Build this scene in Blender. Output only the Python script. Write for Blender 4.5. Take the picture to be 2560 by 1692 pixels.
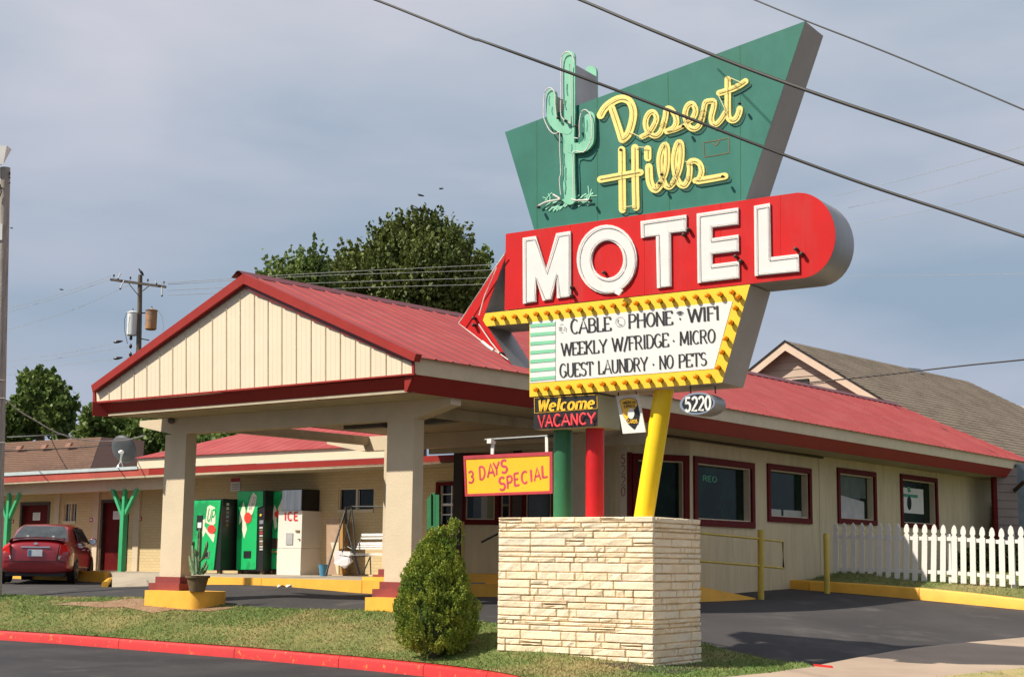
import bpy, math, random
import numpy as np
from mathutils import Vector as V, Matrix
from mathutils.geometry import delaunay_2d_cdt

for o in list(bpy.data.objects):
    bpy.data.objects.remove(o, do_unlink=True)
rnd = random.Random(7)
nrg = np.random.RandomState(11)
R = math.radians
SC = bpy.context.scene
COL = SC.collection

# ------------------------------------------------------------------ camera
F_PX, CX, CY = 3790.0, 1280.0, 846.0
PITCH, ROLL = math.atan(552 / 3790.0), 0.0108
CAM = V((0.0, 0.0, 1.5))
_F = V((0, math.cos(PITCH), math.sin(PITCH)))
_R0 = V((1, 0, 0))
_U0 = V((0, -math.sin(PITCH), math.cos(PITCH)))
_RT = _R0 * math.cos(ROLL) + _U0 * math.sin(ROLL)
_UP = _U0 * math.cos(ROLL) - _R0 * math.sin(ROLL)
cam_data = bpy.data.cameras.new('camera')
cam = bpy.data.objects.new('camera', cam_data)
COL.objects.link(cam)
cam_data.sensor_width = 36.0
cam_data.lens = F_PX / 2560.0 * 36.0
cam_data.clip_start = 0.1
cam_data.clip_end = 2000.0
m = Matrix.Identity(4)
for i, a in enumerate((_RT, _UP, -_F)):
    m[0][i], m[1][i], m[2][i] = a
m.translation = CAM
cam.matrix_world = m
SC.camera = cam

# ------------------------------------------------------------------ world, sun, exposure
SUN_AZ, SUN_EL = 250.0, 46.0          # compass-like angle from +Y towards +X, and height
W = bpy.data.worlds.new('World')
SC.world = W
W.use_nodes = True
wn, wl = W.node_tree.nodes, W.node_tree.links
wn.clear()
w_out = wn.new('ShaderNodeOutputWorld')
sky = wn.new('ShaderNodeTexSky')
sky.sky_type = 'NISHITA'
sky.sun_disc = False
sky.sun_elevation = R(SUN_EL)
sky.sun_rotation = R(SUN_AZ)
sky.air_density = 1.0
sky.dust_density = 1.5
bg_sky = wn.new('ShaderNodeBackground')
bg_sky.inputs['Strength'].default_value = 0.085
wl.new(sky.outputs[0], bg_sky.inputs['Color'])
tc = wn.new('ShaderNodeTexCoord')
sep = wn.new('ShaderNodeSeparateXYZ')
wl.new(tc.outputs['Generated'], sep.inputs[0])
mp = wn.new('ShaderNodeMapping')
mp.inputs['Scale'].default_value = (1.0, 1.0, 3.2)
mp.inputs['Location'].default_value = (0.35, 0.1, 0.28)
wl.new(tc.outputs['Generated'], mp.inputs['Vector'])
n1 = wn.new('ShaderNodeTexNoise')
n1.inputs['Scale'].default_value = 3.1
n1.inputs['Detail'].default_value = 7.0
n1.inputs['Roughness'].default_value = 0.47
n1.inputs['Distortion'].default_value = 0.25
wl.new(mp.outputs[0], n1.inputs['Vector'])
cr = wn.new('ShaderNodeValToRGB')                 # shades of the cloud deck
cr.color_ramp.elements[0].position = 0.35
cr.color_ramp.elements[0].color = (0.315, 0.395, 0.49, 1)
cr.color_ramp.elements[1].position = 0.68
cr.color_ramp.elements[1].color = (0.53, 0.54, 0.615, 1)
wl.new(n1.outputs['Fac'], cr.inputs[0])
crz = wn.new('ShaderNodeValToRGB')                # the deck is paler higher up
crz.color_ramp.elements[0].position = 0.05
crz.color_ramp.elements[0].color = (0.62, 0.69, 0.765, 1)
crz.color_ramp.elements[1].position = 0.36
crz.color_ramp.elements[1].color = (1.00, 0.965, 0.93, 1)
wl.new(sep.outputs['Z'], crz.inputs[0])
mul = wn.new('ShaderNodeMix')
mul.data_type = 'RGBA'
mul.blend_type = 'MULTIPLY'
mul.inputs['Factor'].default_value = 1.0
wl.new(cr.outputs[0], mul.inputs[6])
wl.new(crz.outputs[0], mul.inputs[7])
bg_cl = wn.new('ShaderNodeBackground')
bg_cl.inputs['Strength'].default_value = 0.98
wl.new(mul.outputs[2], bg_cl.inputs['Color'])
mxs = wn.new('ShaderNodeMixShader')
mxs.inputs[0].default_value = 0.92
wl.new(bg_sky.outputs[0], mxs.inputs[1])
wl.new(bg_cl.outputs[0], mxs.inputs[2])
wl.new(mxs.outputs[0], w_out.inputs['Surface'])

sun_data = bpy.data.lights.new('sun', 'SUN')
sun_data.energy = 5.0
sun_data.angle = R(0.8)
sun_data.color = (1.0, 0.92, 0.78)
sun = bpy.data.objects.new('sun', sun_data)
COL.objects.link(sun)
_sd = V((math.sin(R(SUN_AZ)) * math.cos(R(SUN_EL)), math.cos(R(SUN_AZ)) * math.cos(R(SUN_EL)), math.sin(R(SUN_EL))))
sun.rotation_euler = _sd.to_track_quat('Z', 'Y').to_euler()
sun.location = (-20, -5, 25)
SC.view_settings.view_transform = 'Standard'
SC.view_settings.look = 'None'
SC.view_settings.exposure = 0.42
SC.view_settings.gamma = 1.0
SC.view_settings.use_curve_mapping = False
SC.render.engine = 'CYCLES'
SC.cycles.max_bounces = 6
SC.cycles.transparent_max_bounces = 6
SC.render.filter_size = 1.7

# ------------------------------------------------------------------ picking places in the world
def ray(px, py):
    return _F + _RT * ((px - CX) / F_PX) - _UP * ((py - CY) / F_PX)

def at(px, py, Y):
    d = ray(px, py)
    return CAM + d * (Y / d.y)

def at_z(px, py, z):
    d = ray(px, py)
    return CAM + d * ((z - CAM.z) / d.z)

def hdir(az):
    return V((math.sin(R(az)), math.cos(R(az)), 0))

class Frame:
    """a vertical facade frame: x runs right along the facade, y runs inwards behind it, z up"""
    def __init__(s, o, az):
        s.o = V((o[0], o[1], 0.0))
        s.x = hdir(az)
        s.y = V((-s.x.y, s.x.x, 0))
    def w(s, x, y, z):
        return s.o + s.x * x + s.y * y + V((0, 0, z))
    def hit(s, px, py, y=0.0):
        d = ray(px, py)
        p0 = s.o + s.y * y
        t = (p0 - V((CAM.x, CAM.y, 0))).dot(s.y) / d.dot(s.y)
        return CAM + d * t
    def loc(s, p):
        q = p - s.o
        return q.dot(s.x), q.dot(s.y), p.z
    def lx(s, px, py, y=0.0):
        q = s.loc(s.hit(px, py, y))
        return q[0], q[2]

# ------------------------------------------------------------------ materials
def _n(nt, t):
    return nt.nodes.new(t)

def mat(name, col, rough=0.6, metal=0.0, var=0.12, vscale=4.0, bump=0.0, bscale=60.0, col2=None, spec=0.5,
        coat=0.0, emit=None, estr=0.0, stretch=None, fine=0.0, fscale=90.0, sharp=False, lo=0.35, hi=0.65, transl=0.0):
    m = bpy.data.materials.new(name)
    m.use_nodes = True
    nt = m.node_tree
    L = nt.links
    b = nt.nodes['Principled BSDF']
    b.inputs['Roughness'].default_value = rough
    b.inputs['Metallic'].default_value = metal
    b.inputs['Specular IOR Level'].default_value = spec
    b.inputs['Coat Weight'].default_value = coat
    b.inputs['Coat Roughness'].default_value = 0.06
    if emit:
        b.inputs['Emission Color'].default_value = (*emit, 1)
        b.inputs['Emission Strength'].default_value = estr
    t = _n(nt, 'ShaderNodeTexCoord')
    mpn = _n(nt, 'ShaderNodeMapping')
    L.new(t.outputs['Object'], mpn.inputs['Vector'])
    if stretch:
        mpn.inputs['Scale'].default_value = stretch
    n = _n(nt, 'ShaderNodeTexNoise')
    n.inputs['Scale'].default_value = vscale
    n.inputs['Detail'].default_value = 6.0
    n.inputs['Roughness'].default_value = 0.6
    L.new(mpn.outputs[0], n.inputs['Vector'])
    r = _n(nt, 'ShaderNodeValToRGB')
    c2 = col2 if col2 else tuple(min(1, c * (1 + var)) for c in col)
    c1 = col if col2 else tuple(c * (1 - var) for c in col)
    r.color_ramp.elements[0].position = lo
    r.color_ramp.elements[1].position = hi
    r.color_ramp.elements[0].color = (*c1, 1)
    r.color_ramp.elements[1].color = (*c2, 1)
    L.new(n.outputs['Fac'], r.inputs[0])
    out = r.outputs[0]
    if fine > 0:
        n3 = _n(nt, 'ShaderNodeTexNoise')
        n3.inputs['Scale'].default_value = fscale
        n3.inputs['Detail'].default_value = 3.0
        L.new(mpn.outputs[0], n3.inputs['Vector'])
        mr = _n(nt, 'ShaderNodeMapRange')
        mr.inputs['From Min'].default_value = 0.3
        mr.inputs['From Max'].default_value = 0.7
        mr.inputs['To Min'].default_value = 1 - fine
        mr.inputs['To Max'].default_value = 1 + fine
        L.new(n3.outputs['Fac'], mr.inputs['Value'])
        vm = _n(nt, 'ShaderNodeVectorMath')
        vm.operation = 'SCALE'
        L.new(out, vm.inputs[0])
        L.new(mr.outputs[0], vm.inputs['Scale'])
        out = vm.outputs[0]
    L.new(out, b.inputs['Base Color'])
    if bump > 0:
        n2 = _n(nt, 'ShaderNodeTexNoise')
        n2.inputs['Scale'].default_value = bscale
        n2.inputs['Detail'].default_value = 4.0
        L.new(t.outputs['Object'], n2.inputs['Vector'])
        bp = _n(nt, 'ShaderNodeBump')
        bp.inputs['Strength'].default_value = bump
        bp.inputs['Distance'].default_value = 0.02
        L.new(n2.outputs['Fac'], bp.inputs['Height'])
        L.new(bp.outputs[0], b.inputs['Normal'])
    if transl > 0:
        tr = _n(nt, 'ShaderNodeBsdfTranslucent')
        L.new(out, tr.inputs['Color'])
        ms = _n(nt, 'ShaderNodeMixShader')
        ms.inputs[0].default_value = transl
        L.new(b.outputs[0], ms.inputs[1])
        L.new(tr.outputs[0], ms.inputs[2])
        L.new(ms.outputs[0], nt.nodes['Material Output'].inputs['Surface'])
    m.diffuse_color = (*col, 1)
    return m

def add_layer(m, col, scale, lo, hi, stretch=None, amount=1.0, detail=5.0):
    """a second worn / stained layer with a shape of its own over a mat() material"""
    nt = m.node_tree
    L = nt.links
    b = nt.nodes['Principled BSDF']
    src = b.inputs['Base Color'].links[0].from_socket
    t = _n(nt, 'ShaderNodeTexCoord')
    mpn = _n(nt, 'ShaderNodeMapping')
    if stretch:
        mpn.inputs['Scale'].default_value = stretch
    L.new(t.outputs['Object'], mpn.inputs['Vector'])
    n = _n(nt, 'ShaderNodeTexNoise')
    n.inputs['Scale'].default_value = scale
    n.inputs['Detail'].default_value = detail
    n.inputs['Roughness'].default_value = 0.65
    L.new(mpn.outputs[0], n.inputs['Vector'])
    mr = _n(nt, 'ShaderNodeMapRange')
    mr.inputs['From Min'].default_value = lo
    mr.inputs['From Max'].default_value = hi
    mr.inputs['To Max'].default_value = amount
    L.new(n.outputs['Fac'], mr.inputs['Value'])
    mx = _n(nt, 'ShaderNodeMix')
    mx.data_type = 'RGBA'
    L.new(mr.outputs[0], mx.inputs['Factor'])
    L.new(src, mx.inputs[6])
    mx.inputs[7].default_value = (*col, 1)
    L.new(mx.outputs[2], b.inputs['Base Color'])
    return m

M = {}
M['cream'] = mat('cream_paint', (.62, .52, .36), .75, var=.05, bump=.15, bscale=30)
M['cream_panel'] = mat('cream_metal_panel', (.69, .585, .435), .45, var=.03, vscale=2)
M['wall'] = add_layer(mat('painted_board_wall', (.59, .485, .30), .8, var=.08, vscale=2, bump=.1, bscale=25, stretch=(3, 3, .4)), (.20, .15, .09), 1.6, .58, .80, stretch=(2.5, 2.5, .35), amount=.5)
M['stucco'] = mat('stucco_tan', (.575, .48, .345), .85, var=.05, vscale=2, bump=.35, bscale=45)
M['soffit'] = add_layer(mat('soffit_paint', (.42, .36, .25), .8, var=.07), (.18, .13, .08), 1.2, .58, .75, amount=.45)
M['red_roof'] = add_layer(mat('red_metal_roof', (.31, .044, .040), .5, var=.08, vscale=1.2, spec=.25, bump=.05, bscale=3), (.37, .085, .075), .9, .46, .72, stretch=(1.2, 1.2, 3), amount=.6)
M['red_ridge'] = mat('dark_red_ridge_cap', (.15, .028, .032), .45, var=.06)
M['red_trim'] = mat('red_metal_trim', (.28, .024, .019), .5, var=.07, vscale=3, spec=.25)
M['red_fascia'] = mat('red_fascia_paint', (.26, .020, .014), .55, var=.07, vscale=2, spec=.25)
M['red_fascia_old'] = mat('faded_red_fascia_paint', (.36, .06, .04), .65, var=.15, vscale=1.5)
M['maroon'] = mat('maroon_trim_paint', (.115, .008, .008), .6, var=.12, spec=.12)
M['maroon_base'] = mat('maroon_plinth_paint', (.22, .035, .03), .6, var=.1)
M['dark_wood'] = mat('dark_brown_frame', (.045, .025, .015), .5, var=.15)
M['concrete'] = mat('concrete_walk', (.33, .28, .22), .9, var=.12, vscale=1.2, bump=.2, bscale=80, fine=.06)
M['sidewalk'] = mat('sidewalk_concrete', (.36, .27, .20), .9, var=.12, vscale=.8, bump=.2, bscale=80, fine=.07)
M['yellow_curb'] = add_layer(mat('yellow_kerb_paint', (.80, .41, .045), .6, var=.07, vscale=3, bump=.15, bscale=40), (.42, .20, .04), 7, .60, .78, amount=.6)
M['red_curb'] = add_layer(add_layer(mat('red_kerb_paint', (.49, .018, .018), .55, var=.08, vscale=3, bump=.2, bscale=40), (.75, .22, .04), 9, .60, .68, amount=.8), (.6, .5, .35), 3.3, .70, .74, amount=.9)
M['yellow_pipe'] = mat('yellow_rail_paint', (.50, .36, .05), .5, var=.1, vscale=5)
M['white_fence'] = mat('white_vinyl', (.72, .69, .65), .5, var=.03, vscale=2)
M['stone'] = add_layer(mat('cream_painted_stone', (.82, .69, .50), .85, var=.04, vscale=5, bump=.55, bscale=22, fine=.04, fscale=40), (.50, .36, .20), 5, .66, .82, amount=.3)
M['stone_b'] = mat('cream_painted_stone_greyer', (.76, .66, .50), .88, var=.05, vscale=5, bump=.55, bscale=18, fine=.05, fscale=30)
M['stone_c'] = mat('cream_painted_stone_warmer', (.80, .65, .45), .88, var=.05, vscale=6, bump=.55, bscale=25, fine=.05, fscale=30)
M['mortar'] = mat('stained_mortar', (.78, .58, .34), .9, var=.15, vscale=6, bump=.3, bscale=40)
M['metal_gray'] = mat('galvanised_sheet', (.36, .35, .35), .5, .5, var=.14, vscale=1.6, stretch=(1, 1, .5))
M['warm_gray'] = mat('painted_grey_return', (.40, .35, .31), .6, var=.06, vscale=2)
M['sign_green'] = add_layer(mat('green_enamel', (.028, .155, .118), .45, var=.10, vscale=1.6, spec=.3), (.048, .195, .160), 1.3, .50, .72, stretch=(1.5, 1.5, .5), amount=.7)
M['sign_red'] = add_layer(mat('red_enamel', (.52, .010, .011), .5, var=.06, vscale=2, spec=.2), (.47, .035, .035), 1.2, .5, .7, stretch=(2, 2, .5), amount=.8)
M['sign_yellow'] = mat('yellow_enamel', (.80, .54, .030), .4, var=.04, vscale=3)
M['letter_yellow'] = mat('yellow_letter_enamel', (.82, .66, .20), .4, var=.07, vscale=5)
M['mint'] = mat('mint_paint', (.27, .60, .42), .55, var=.08, vscale=5)
M['mint_dark'] = mat('dark_mint_paint', (.06, .27, .19), .55, var=.1, vscale=5)
M['cactus_mint'] = add_layer(mat('mint_enamel', (.20, .50, .345), .45, var=.08, vscale=4), (.06, .30, .21), 9, .60, .70, stretch=(5, 5, .5), amount=.8)
M['letter_white'] = add_layer(mat('white_letter_enamel', (.69, .67, .65), .4, var=.03), (.62, .45, .25), 3, .62, .8, stretch=(5, 5, .5), amount=.45)
M['panel_white'] = mat('white_plastic_face', (.70, .70, .68), .4, var=.015)
M['print_black'] = mat('black_print', (.012, .012, .014), .5)
M['print_green'] = mat('green_print', (.20, .54, .33), .45, var=.05)
M['print_gray'] = mat('grey_print', (.35, .35, .35), .5)
M['rust'] = mat('rust_stain', (.17, .11, .05), .8, var=.3)
M['tube'] = mat('neon_glass_tube', (.72, .66, .60), .12, var=.05, spec=.8)
M['tube_yellow'] = mat('yellow_neon_glass_tube', (.85, .74, .36), .12, var=.05, spec=.8)
M['ceramic'] = mat('dark_porcelain_housing', (.045, .035, .03), .55)
M['bulb'] = mat('amber_bulb_glass', (1.0, .47, .01), .25, var=.04, spec=.5, transl=.45)
M['pole_green'] = add_layer(mat('green_pole_paint', (.030, .15, .065), .4, var=.08, vscale=6, spec=.35), (.09, .22, .13), 5, .60, .74, stretch=(3, 3, .6), amount=.5)
M['pole_red'] = add_layer(mat('red_pole_paint', (.48, .010, .013), .4, var=.06, vscale=6, spec=.35), (.40, .05, .05), 5, .60, .74, stretch=(3, 3, .6), amount=.6)
M['pole_yellow'] = add_layer(mat('yellow_pole_paint', (.86, .60, .015), .4, var=.04, vscale=6, spec=.35), (.62, .38, .05), 5, .64, .80, stretch=(3, 3, .5), amount=.5)
M['orange_face'] = mat('amber_sign_face', (.90, .45, .015), .45, var=.03)
M['print_pink'] = mat('magenta_brush_paint', (.55, .055, .10), .5, var=.1)
M['frame_red'] = mat('red_sign_frame', (.42, .035, .05), .5, var=.15)
M['black'] = mat('black_sheet', (.012, .012, .014), .4)
M['khaki'] = mat('khaki_box_paint', (.33, .33, .22), .55, var=.06)
M['gold'] = mat('gold_print', (.88, .52, .03), .45)
M['neon_red'] = mat('red_neon_tube', (.75, .05, .06), .15, emit=(1, .06, .07), estr=.55, spec=.8)
M['white_paint'] = mat('white_paint', (.74, .72, .68), .5, var=.04)
M['ice_white'] = mat('white_steel_cabinet', (.67, .63, .56), .4, var=.02)
M['ice_red'] = mat('red_ice_lettering', (.60, .03, .03), .5)
M['steel'] = mat('brushed_steel', (.50, .50, .50), .32, .8, var=.2, vscale=3, stretch=(6, 6, .3))
M['chrome'] = mat('chrome', (.75, .75, .75), .12, 1.0, var=.02)
M['glass'] = mat('window_glass', (.010, .014, .013), .08, var=.2, spec=.22)
M['glass_green'] = mat('foliage_reflection_glass', (.006, .012, .009), .12, col2=(.010, .034, .016), vscale=2.2, spec=.10, lo=.45, hi=.7)  # green mottling in the colour stands in for foliage mirrored in the glass
M['blind'] = mat('pale_window_blind', (.42, .42, .38), .7, var=.05)
M['bluegray'] = mat('blue_grey_panel', (.12, .15, .18), .6, var=.15)  # also the colour painted for bluish reflections in the lobby glass
M['yell_panel'] = mat('pale_yellow_panel', (.27, .27, .13), .6, var=.05)
M['door_red'] = mat('dark_red_door', (.10, .006, .006), .6, var=.1, spec=.12)
M['post_green'] = mat('green_post_paint', (.04, .36, .15), .5, var=.06)
M['vend_green'] = add_layer(mat('green_machine_front', (.012, .42, .12), .3, var=.05, vscale=2), (.01, .22, .07), 1.3, .5, .56, amount=.8)
M['vend_black'] = mat('black_machine_cabinet', (.012, .012, .013), .35)
M['vend_logo'] = mat('pale_logo_print', (.68, .66, .50), .5)
M['vend_red'] = mat('red_dot_print', (.72, .05, .03), .4)
M['wood'] = mat('turned_wood', (.36, .15, .04), .5, var=.2, vscale=12)
M['board_brown'] = mat('brown_fibreboard', (.36, .24, .16), .8, var=.08)
M['board_ochre'] = mat('ochre_board_edge', (.40, .22, .07), .8, var=.08)
M['cloth'] = mat('pale_cloth', (.62, .58, .60), .8, var=.06)
M['bucket_blue'] = mat('blue_plastic', (.06, .22, .36), .4)
M['swing_metal'] = mat('dark_swing_tube', (.035, .04, .04), .45)
M['terracotta'] = mat('brown_flower_pot', (.13, .085, .045), .7, var=.25, vscale=10)
M['soil'] = mat('potting_soil', (.04, .028, .018), .95, var=.3, vscale=30)
M['cactus'] = mat('cactus_skin', (.12, .19, .09), .6, var=.2, vscale=14)
M['car_red'] = mat('car_paint_burgundy', (.27, .008, .016), .28, .2, var=.02, coat=1.0, spec=.6)
M['car_glass'] = mat('car_rear_glass', (.05, .06, .065), .08, var=.3, spec=.5)
M['tail_red'] = mat('red_tail_lens', (.62, .01, .008), .12, spec=.8)
M['tail_white'] = mat('clear_tail_lens', (.62, .58, .56), .15, spec=.8)
M['tyre'] = mat('tyre_rubber', (.012, .012, .012), .8)
M['rim'] = mat('alloy_rim', (.35, .34, .33), .35, .7)
M['plate'] = mat('licence_plate', (.58, .62, .68), .4)
M['plate_blue'] = mat('blue_plate_print', (.07, .16, .28), .4)
M['interior'] = mat('pale_car_seat', (.40, .42, .40), .8)
M['pole_wood'] = add_layer(mat('weathered_pole_wood', (.34, .30, .26), .85, var=.2, vscale=6, stretch=(4, 4, .4), bump=.3, bscale=30), (.08, .06, .045), 4, .55, .7, stretch=(6, 6, .25), amount=.7)
M['pole_dark'] = add_layer(mat('dark_pole_wood', (.13, .105, .08), .85, var=.25, vscale=6, stretch=(4, 4, .4)), (.03, .028, .025), 3, .5, .65, stretch=(5, 5, .25), amount=.7)
M['insulator'] = mat('dark_insulator', (.03, .02, .02), .3)
M['trans_white'] = mat('pale_transformer_paint', (.60, .61, .60), .5, var=.04)
M['trans_rust'] = add_layer(mat('rusty_transformer', (.36, .17, .07), .7, var=.2, vscale=3), (.16, .12, .10), 1.8, .5, .62, amount=.9)
M['wire'] = mat('black_cable', (.03, .028, .026), .6)
M['wire_gray'] = mat('grey_cable', (.34, .33, .31), .6)
M['wire_far'] = mat('aluminium_line', (.30, .30, .29), .6)
M['shingle_tan'] = None
M['shingle_brown'] = None
M['siding'] = mat('pinkish_siding', (.42, .32, .25), .75, var=.06, vscale=2)
M['siding_gray'] = mat('grey_brown_siding', (.24, .19, .175), .8, var=.07, vscale=2)
M['trim_cream'] = mat('house_trim_cream', (.55, .42, .32), .7, var=.05)
M['dark'] = mat('dark_opening', (.012, .010, .009), .9)
M['flash'] = mat('pale_roof_edge_metal', (.42, .49, .50), .5, var=.08, vscale=3)
M['vent_tan'] = mat('tan_roof_vent', (.42, .22, .15), .7)
M['dish'] = mat('grey_dish', (.06, .065, .07), .5, var=.05)
M['bark'] = mat('tree_bark', (.11, .085, .06), .9, var=.3, vscale=8, bump=.4, bscale=20)
M['bird'] = mat('black_feathers', (.012, .012, .013), .6)
M['crumple'] = mat('crumpled_paper', (.70, .66, .60), .7)
M['fluor'] = mat('dusty_fixture', (.10, .09, .08), .6)

def foliage_mat(name, c1, c2, c3, scale=1.2, transl=.25):
    m = mat(name, c1, .55, col2=c2, vscale=scale, lo=.36, hi=.62, fine=.35, fscale=scale * 14, spec=.3, transl=transl)
    nt = m.node_tree
    return m
M['leaf_dark'] = foliage_mat('dark_olive_foliage', (.055, .085, .018), (.15, .18, .042), None, .5)
M['leaf_mid'] = foliage_mat('mid_green_foliage', (.065, .115, .025), (.17, .23, .055), None, .6)
M['leaf_bright'] = foliage_mat('bright_green_foliage', (.09, .17, .03), (.20, .30, .07), None, .8)
M['leaf_arb'] = foliage_mat('arborvitae_foliage', (.12, .20, .028), (.33, .38, .055), None, 5.0, .2)
M['grass_blade'] = None

def ground_mat(name, cols, scales, rough=.95, bump=.3, bscale=60, stretch=None):
    m = bpy.data.materials.new(name)
    m.use_nodes = True
    nt = m.node_tree
    L = nt.links
    b = nt.nodes['Principled BSDF']
    b.inputs['Roughness'].default_value = rough
    b.inputs['Specular IOR Level'].default_value = .25
    t = _n(nt, 'ShaderNodeTexCoord')
    mpn = _n(nt, 'ShaderNodeMapping')
    if stretch:
        mpn.inputs['Scale'].default_value = stretch
    L.new(t.outputs['Object'], mpn.inputs['Vector'])
    prev = None
    for i, (c, lo, hi) in enumerate(cols):
        if prev is None:
            prev = c
            continue
        n = _n(nt, 'ShaderNodeTexNoise')
        n.inputs['Scale'].default_value = scales[i]
        n.inputs['Detail'].default_value = 5.0
        n.inputs['Roughness'].default_value = .6
        L.new(mpn.outputs[0], n.inputs['Vector'])
        mr = _n(nt, 'ShaderNodeMapRange')
        mr.inputs['From Min'].default_value = lo
        mr.inputs['From Max'].default_value = hi
        L.new(n.outputs['Fac'], mr.inputs['Value'])
        mx = _n(nt, 'ShaderNodeMix')
        mx.data_type = 'RGBA'
        L.new(mr.outputs[0], mx.inputs['Factor'])
        if isinstance(prev, tuple):
            mx.inputs[6].default_value = (*prev, 1)
        else:
            L.new(prev, mx.inputs[6])
        mx.inputs[7].default_value = (*c, 1)
        prev = mx.outputs[2]
    L.new(prev, b.inputs['Base Color'])
    n2 = _n(nt, 'ShaderNodeTexNoise')
    n2.inputs['Scale'].default_value = bscale
    n2.inputs['Detail'].default_value = 4
    L.new(t.outputs['Object'], n2.inputs['Vector'])
    bp = _n(nt, 'ShaderNodeBump')
    bp.inputs['Strength'].default_value = bump
    bp.inputs['Distance'].default_value = .02
    L.new(n2.outputs['Fac'], bp.inputs['Height'])
    L.new(bp.outputs[0], b.inputs['Normal'])
    return m
M['tar'] = ground_mat('tar_patch', [((.022, .021, .023), 0, 1), ((.038, .036, .038), .4, .6)], [0, 5], .7, .6, 60)
M['asphalt'] = ground_mat('asphalt', [((.060, .055, .055), 0, 1), ((.044, .041, .042), .42, .6), ((.105, .095, .090), .54, .78), ((.10, .095, .09), .62, .72)], [0, .35, 1.1, 55], .85, .5, 110, stretch=(1, .6, 1))
M['street'] = ground_mat('street_asphalt', [((.050, .050, .052), 0, 1), ((.032, .032, .036), .4, .6), ((.09, .085, .082), .58, .8), ((.12, .115, .11), .63, .72)], [0, .5, 1.3, 60], .85, .5, 110)
M['lawn_soil'] = ground_mat('lawn_ground', [((.13, .14, .045), 0, 1), ((.27, .21, .09), .45, .62), ((.17, .18, .06), .4, .7)], [0, .9, 14], .95, .6, 50)
M['dirt'] = ground_mat('bare_dirt', [((.24, .14, .085), 0, 1), ((.30, .19, .12), .4, .6), ((.16, .10, .06), .5, .7)], [0, 3, 15], .95, .5, 50)
M['verge'] = ground_mat('dry_verge', [((.36, .29, .13), 0, 1), ((.25, .24, .09), .45, .6), ((.45, .36, .18), .5, .7)], [0, 2, 20], .95, .5, 50)
M['earth'] = ground_mat('earth', [((.10, .11, .05), 0, 1), ((.16, .14, .07), .4, .6)], [0, .2], .95, .3, 20)
M['shingle_tan'] = ground_mat('weathered_tan_shingles', [((.20, .16, .12), 0, 1), ((.15, .12, .088), .42, .6), ((.26, .20, .145), .52, .72)], [0, .9, 7], .9, .5, 25, stretch=(1, 1, 3))
M['shingle_brown'] = ground_mat('brown_shingles', [((.155, .090, .062), 0, 1), ((.12, .07, .05), .45, .6), ((.19, .115, .08), .5, .7)], [0, .5, 9], .9, .4, 25)

def brick_mat(name, col, mortar, bw=.2, bh=.075):
    m = bpy.data.materials.new(name)
    m.use_nodes = True
    nt = m.node_tree
    L = nt.links
    b = nt.nodes['Principled BSDF']
    b.inputs['Roughness'].default_value = .8
    uv = _n(nt, 'ShaderNodeUVMap')
    br = _n(nt, 'ShaderNodeTexBrick')
    br.inputs['Scale'].default_value = 1.0
    br.inputs['Brick Width'].default_value = bw
    br.inputs['Row Height'].default_value = bh
    br.inputs['Mortar Size'].default_value = .006
    br.inputs['Mortar Smooth'].default_value = .3
    br.inputs['Color1'].default_value = (*col, 1)
    br.inputs['Color2'].default_value = (*[c * .93 for c in col], 1)
    br.inputs['Mortar'].default_value = (*mortar, 1)
    L.new(uv.outputs[0], br.inputs['Vector'])
    L.new(br.outputs['Color'], b.inputs['Base Color'])
    bp = _n(nt, 'ShaderNodeBump')
    bp.inputs['Strength'].default_value = .5
    bp.inputs['Distance'].default_value = .008
    bp.invert = True
    L.new(br.outputs['Fac'], bp.inputs['Height'])
    L.new(bp.outputs[0], b.inputs['Normal'])
    return m
M['brick'] = brick_mat('painted_brick', (.60, .47, .26), (.48, .36, .19))

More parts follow.
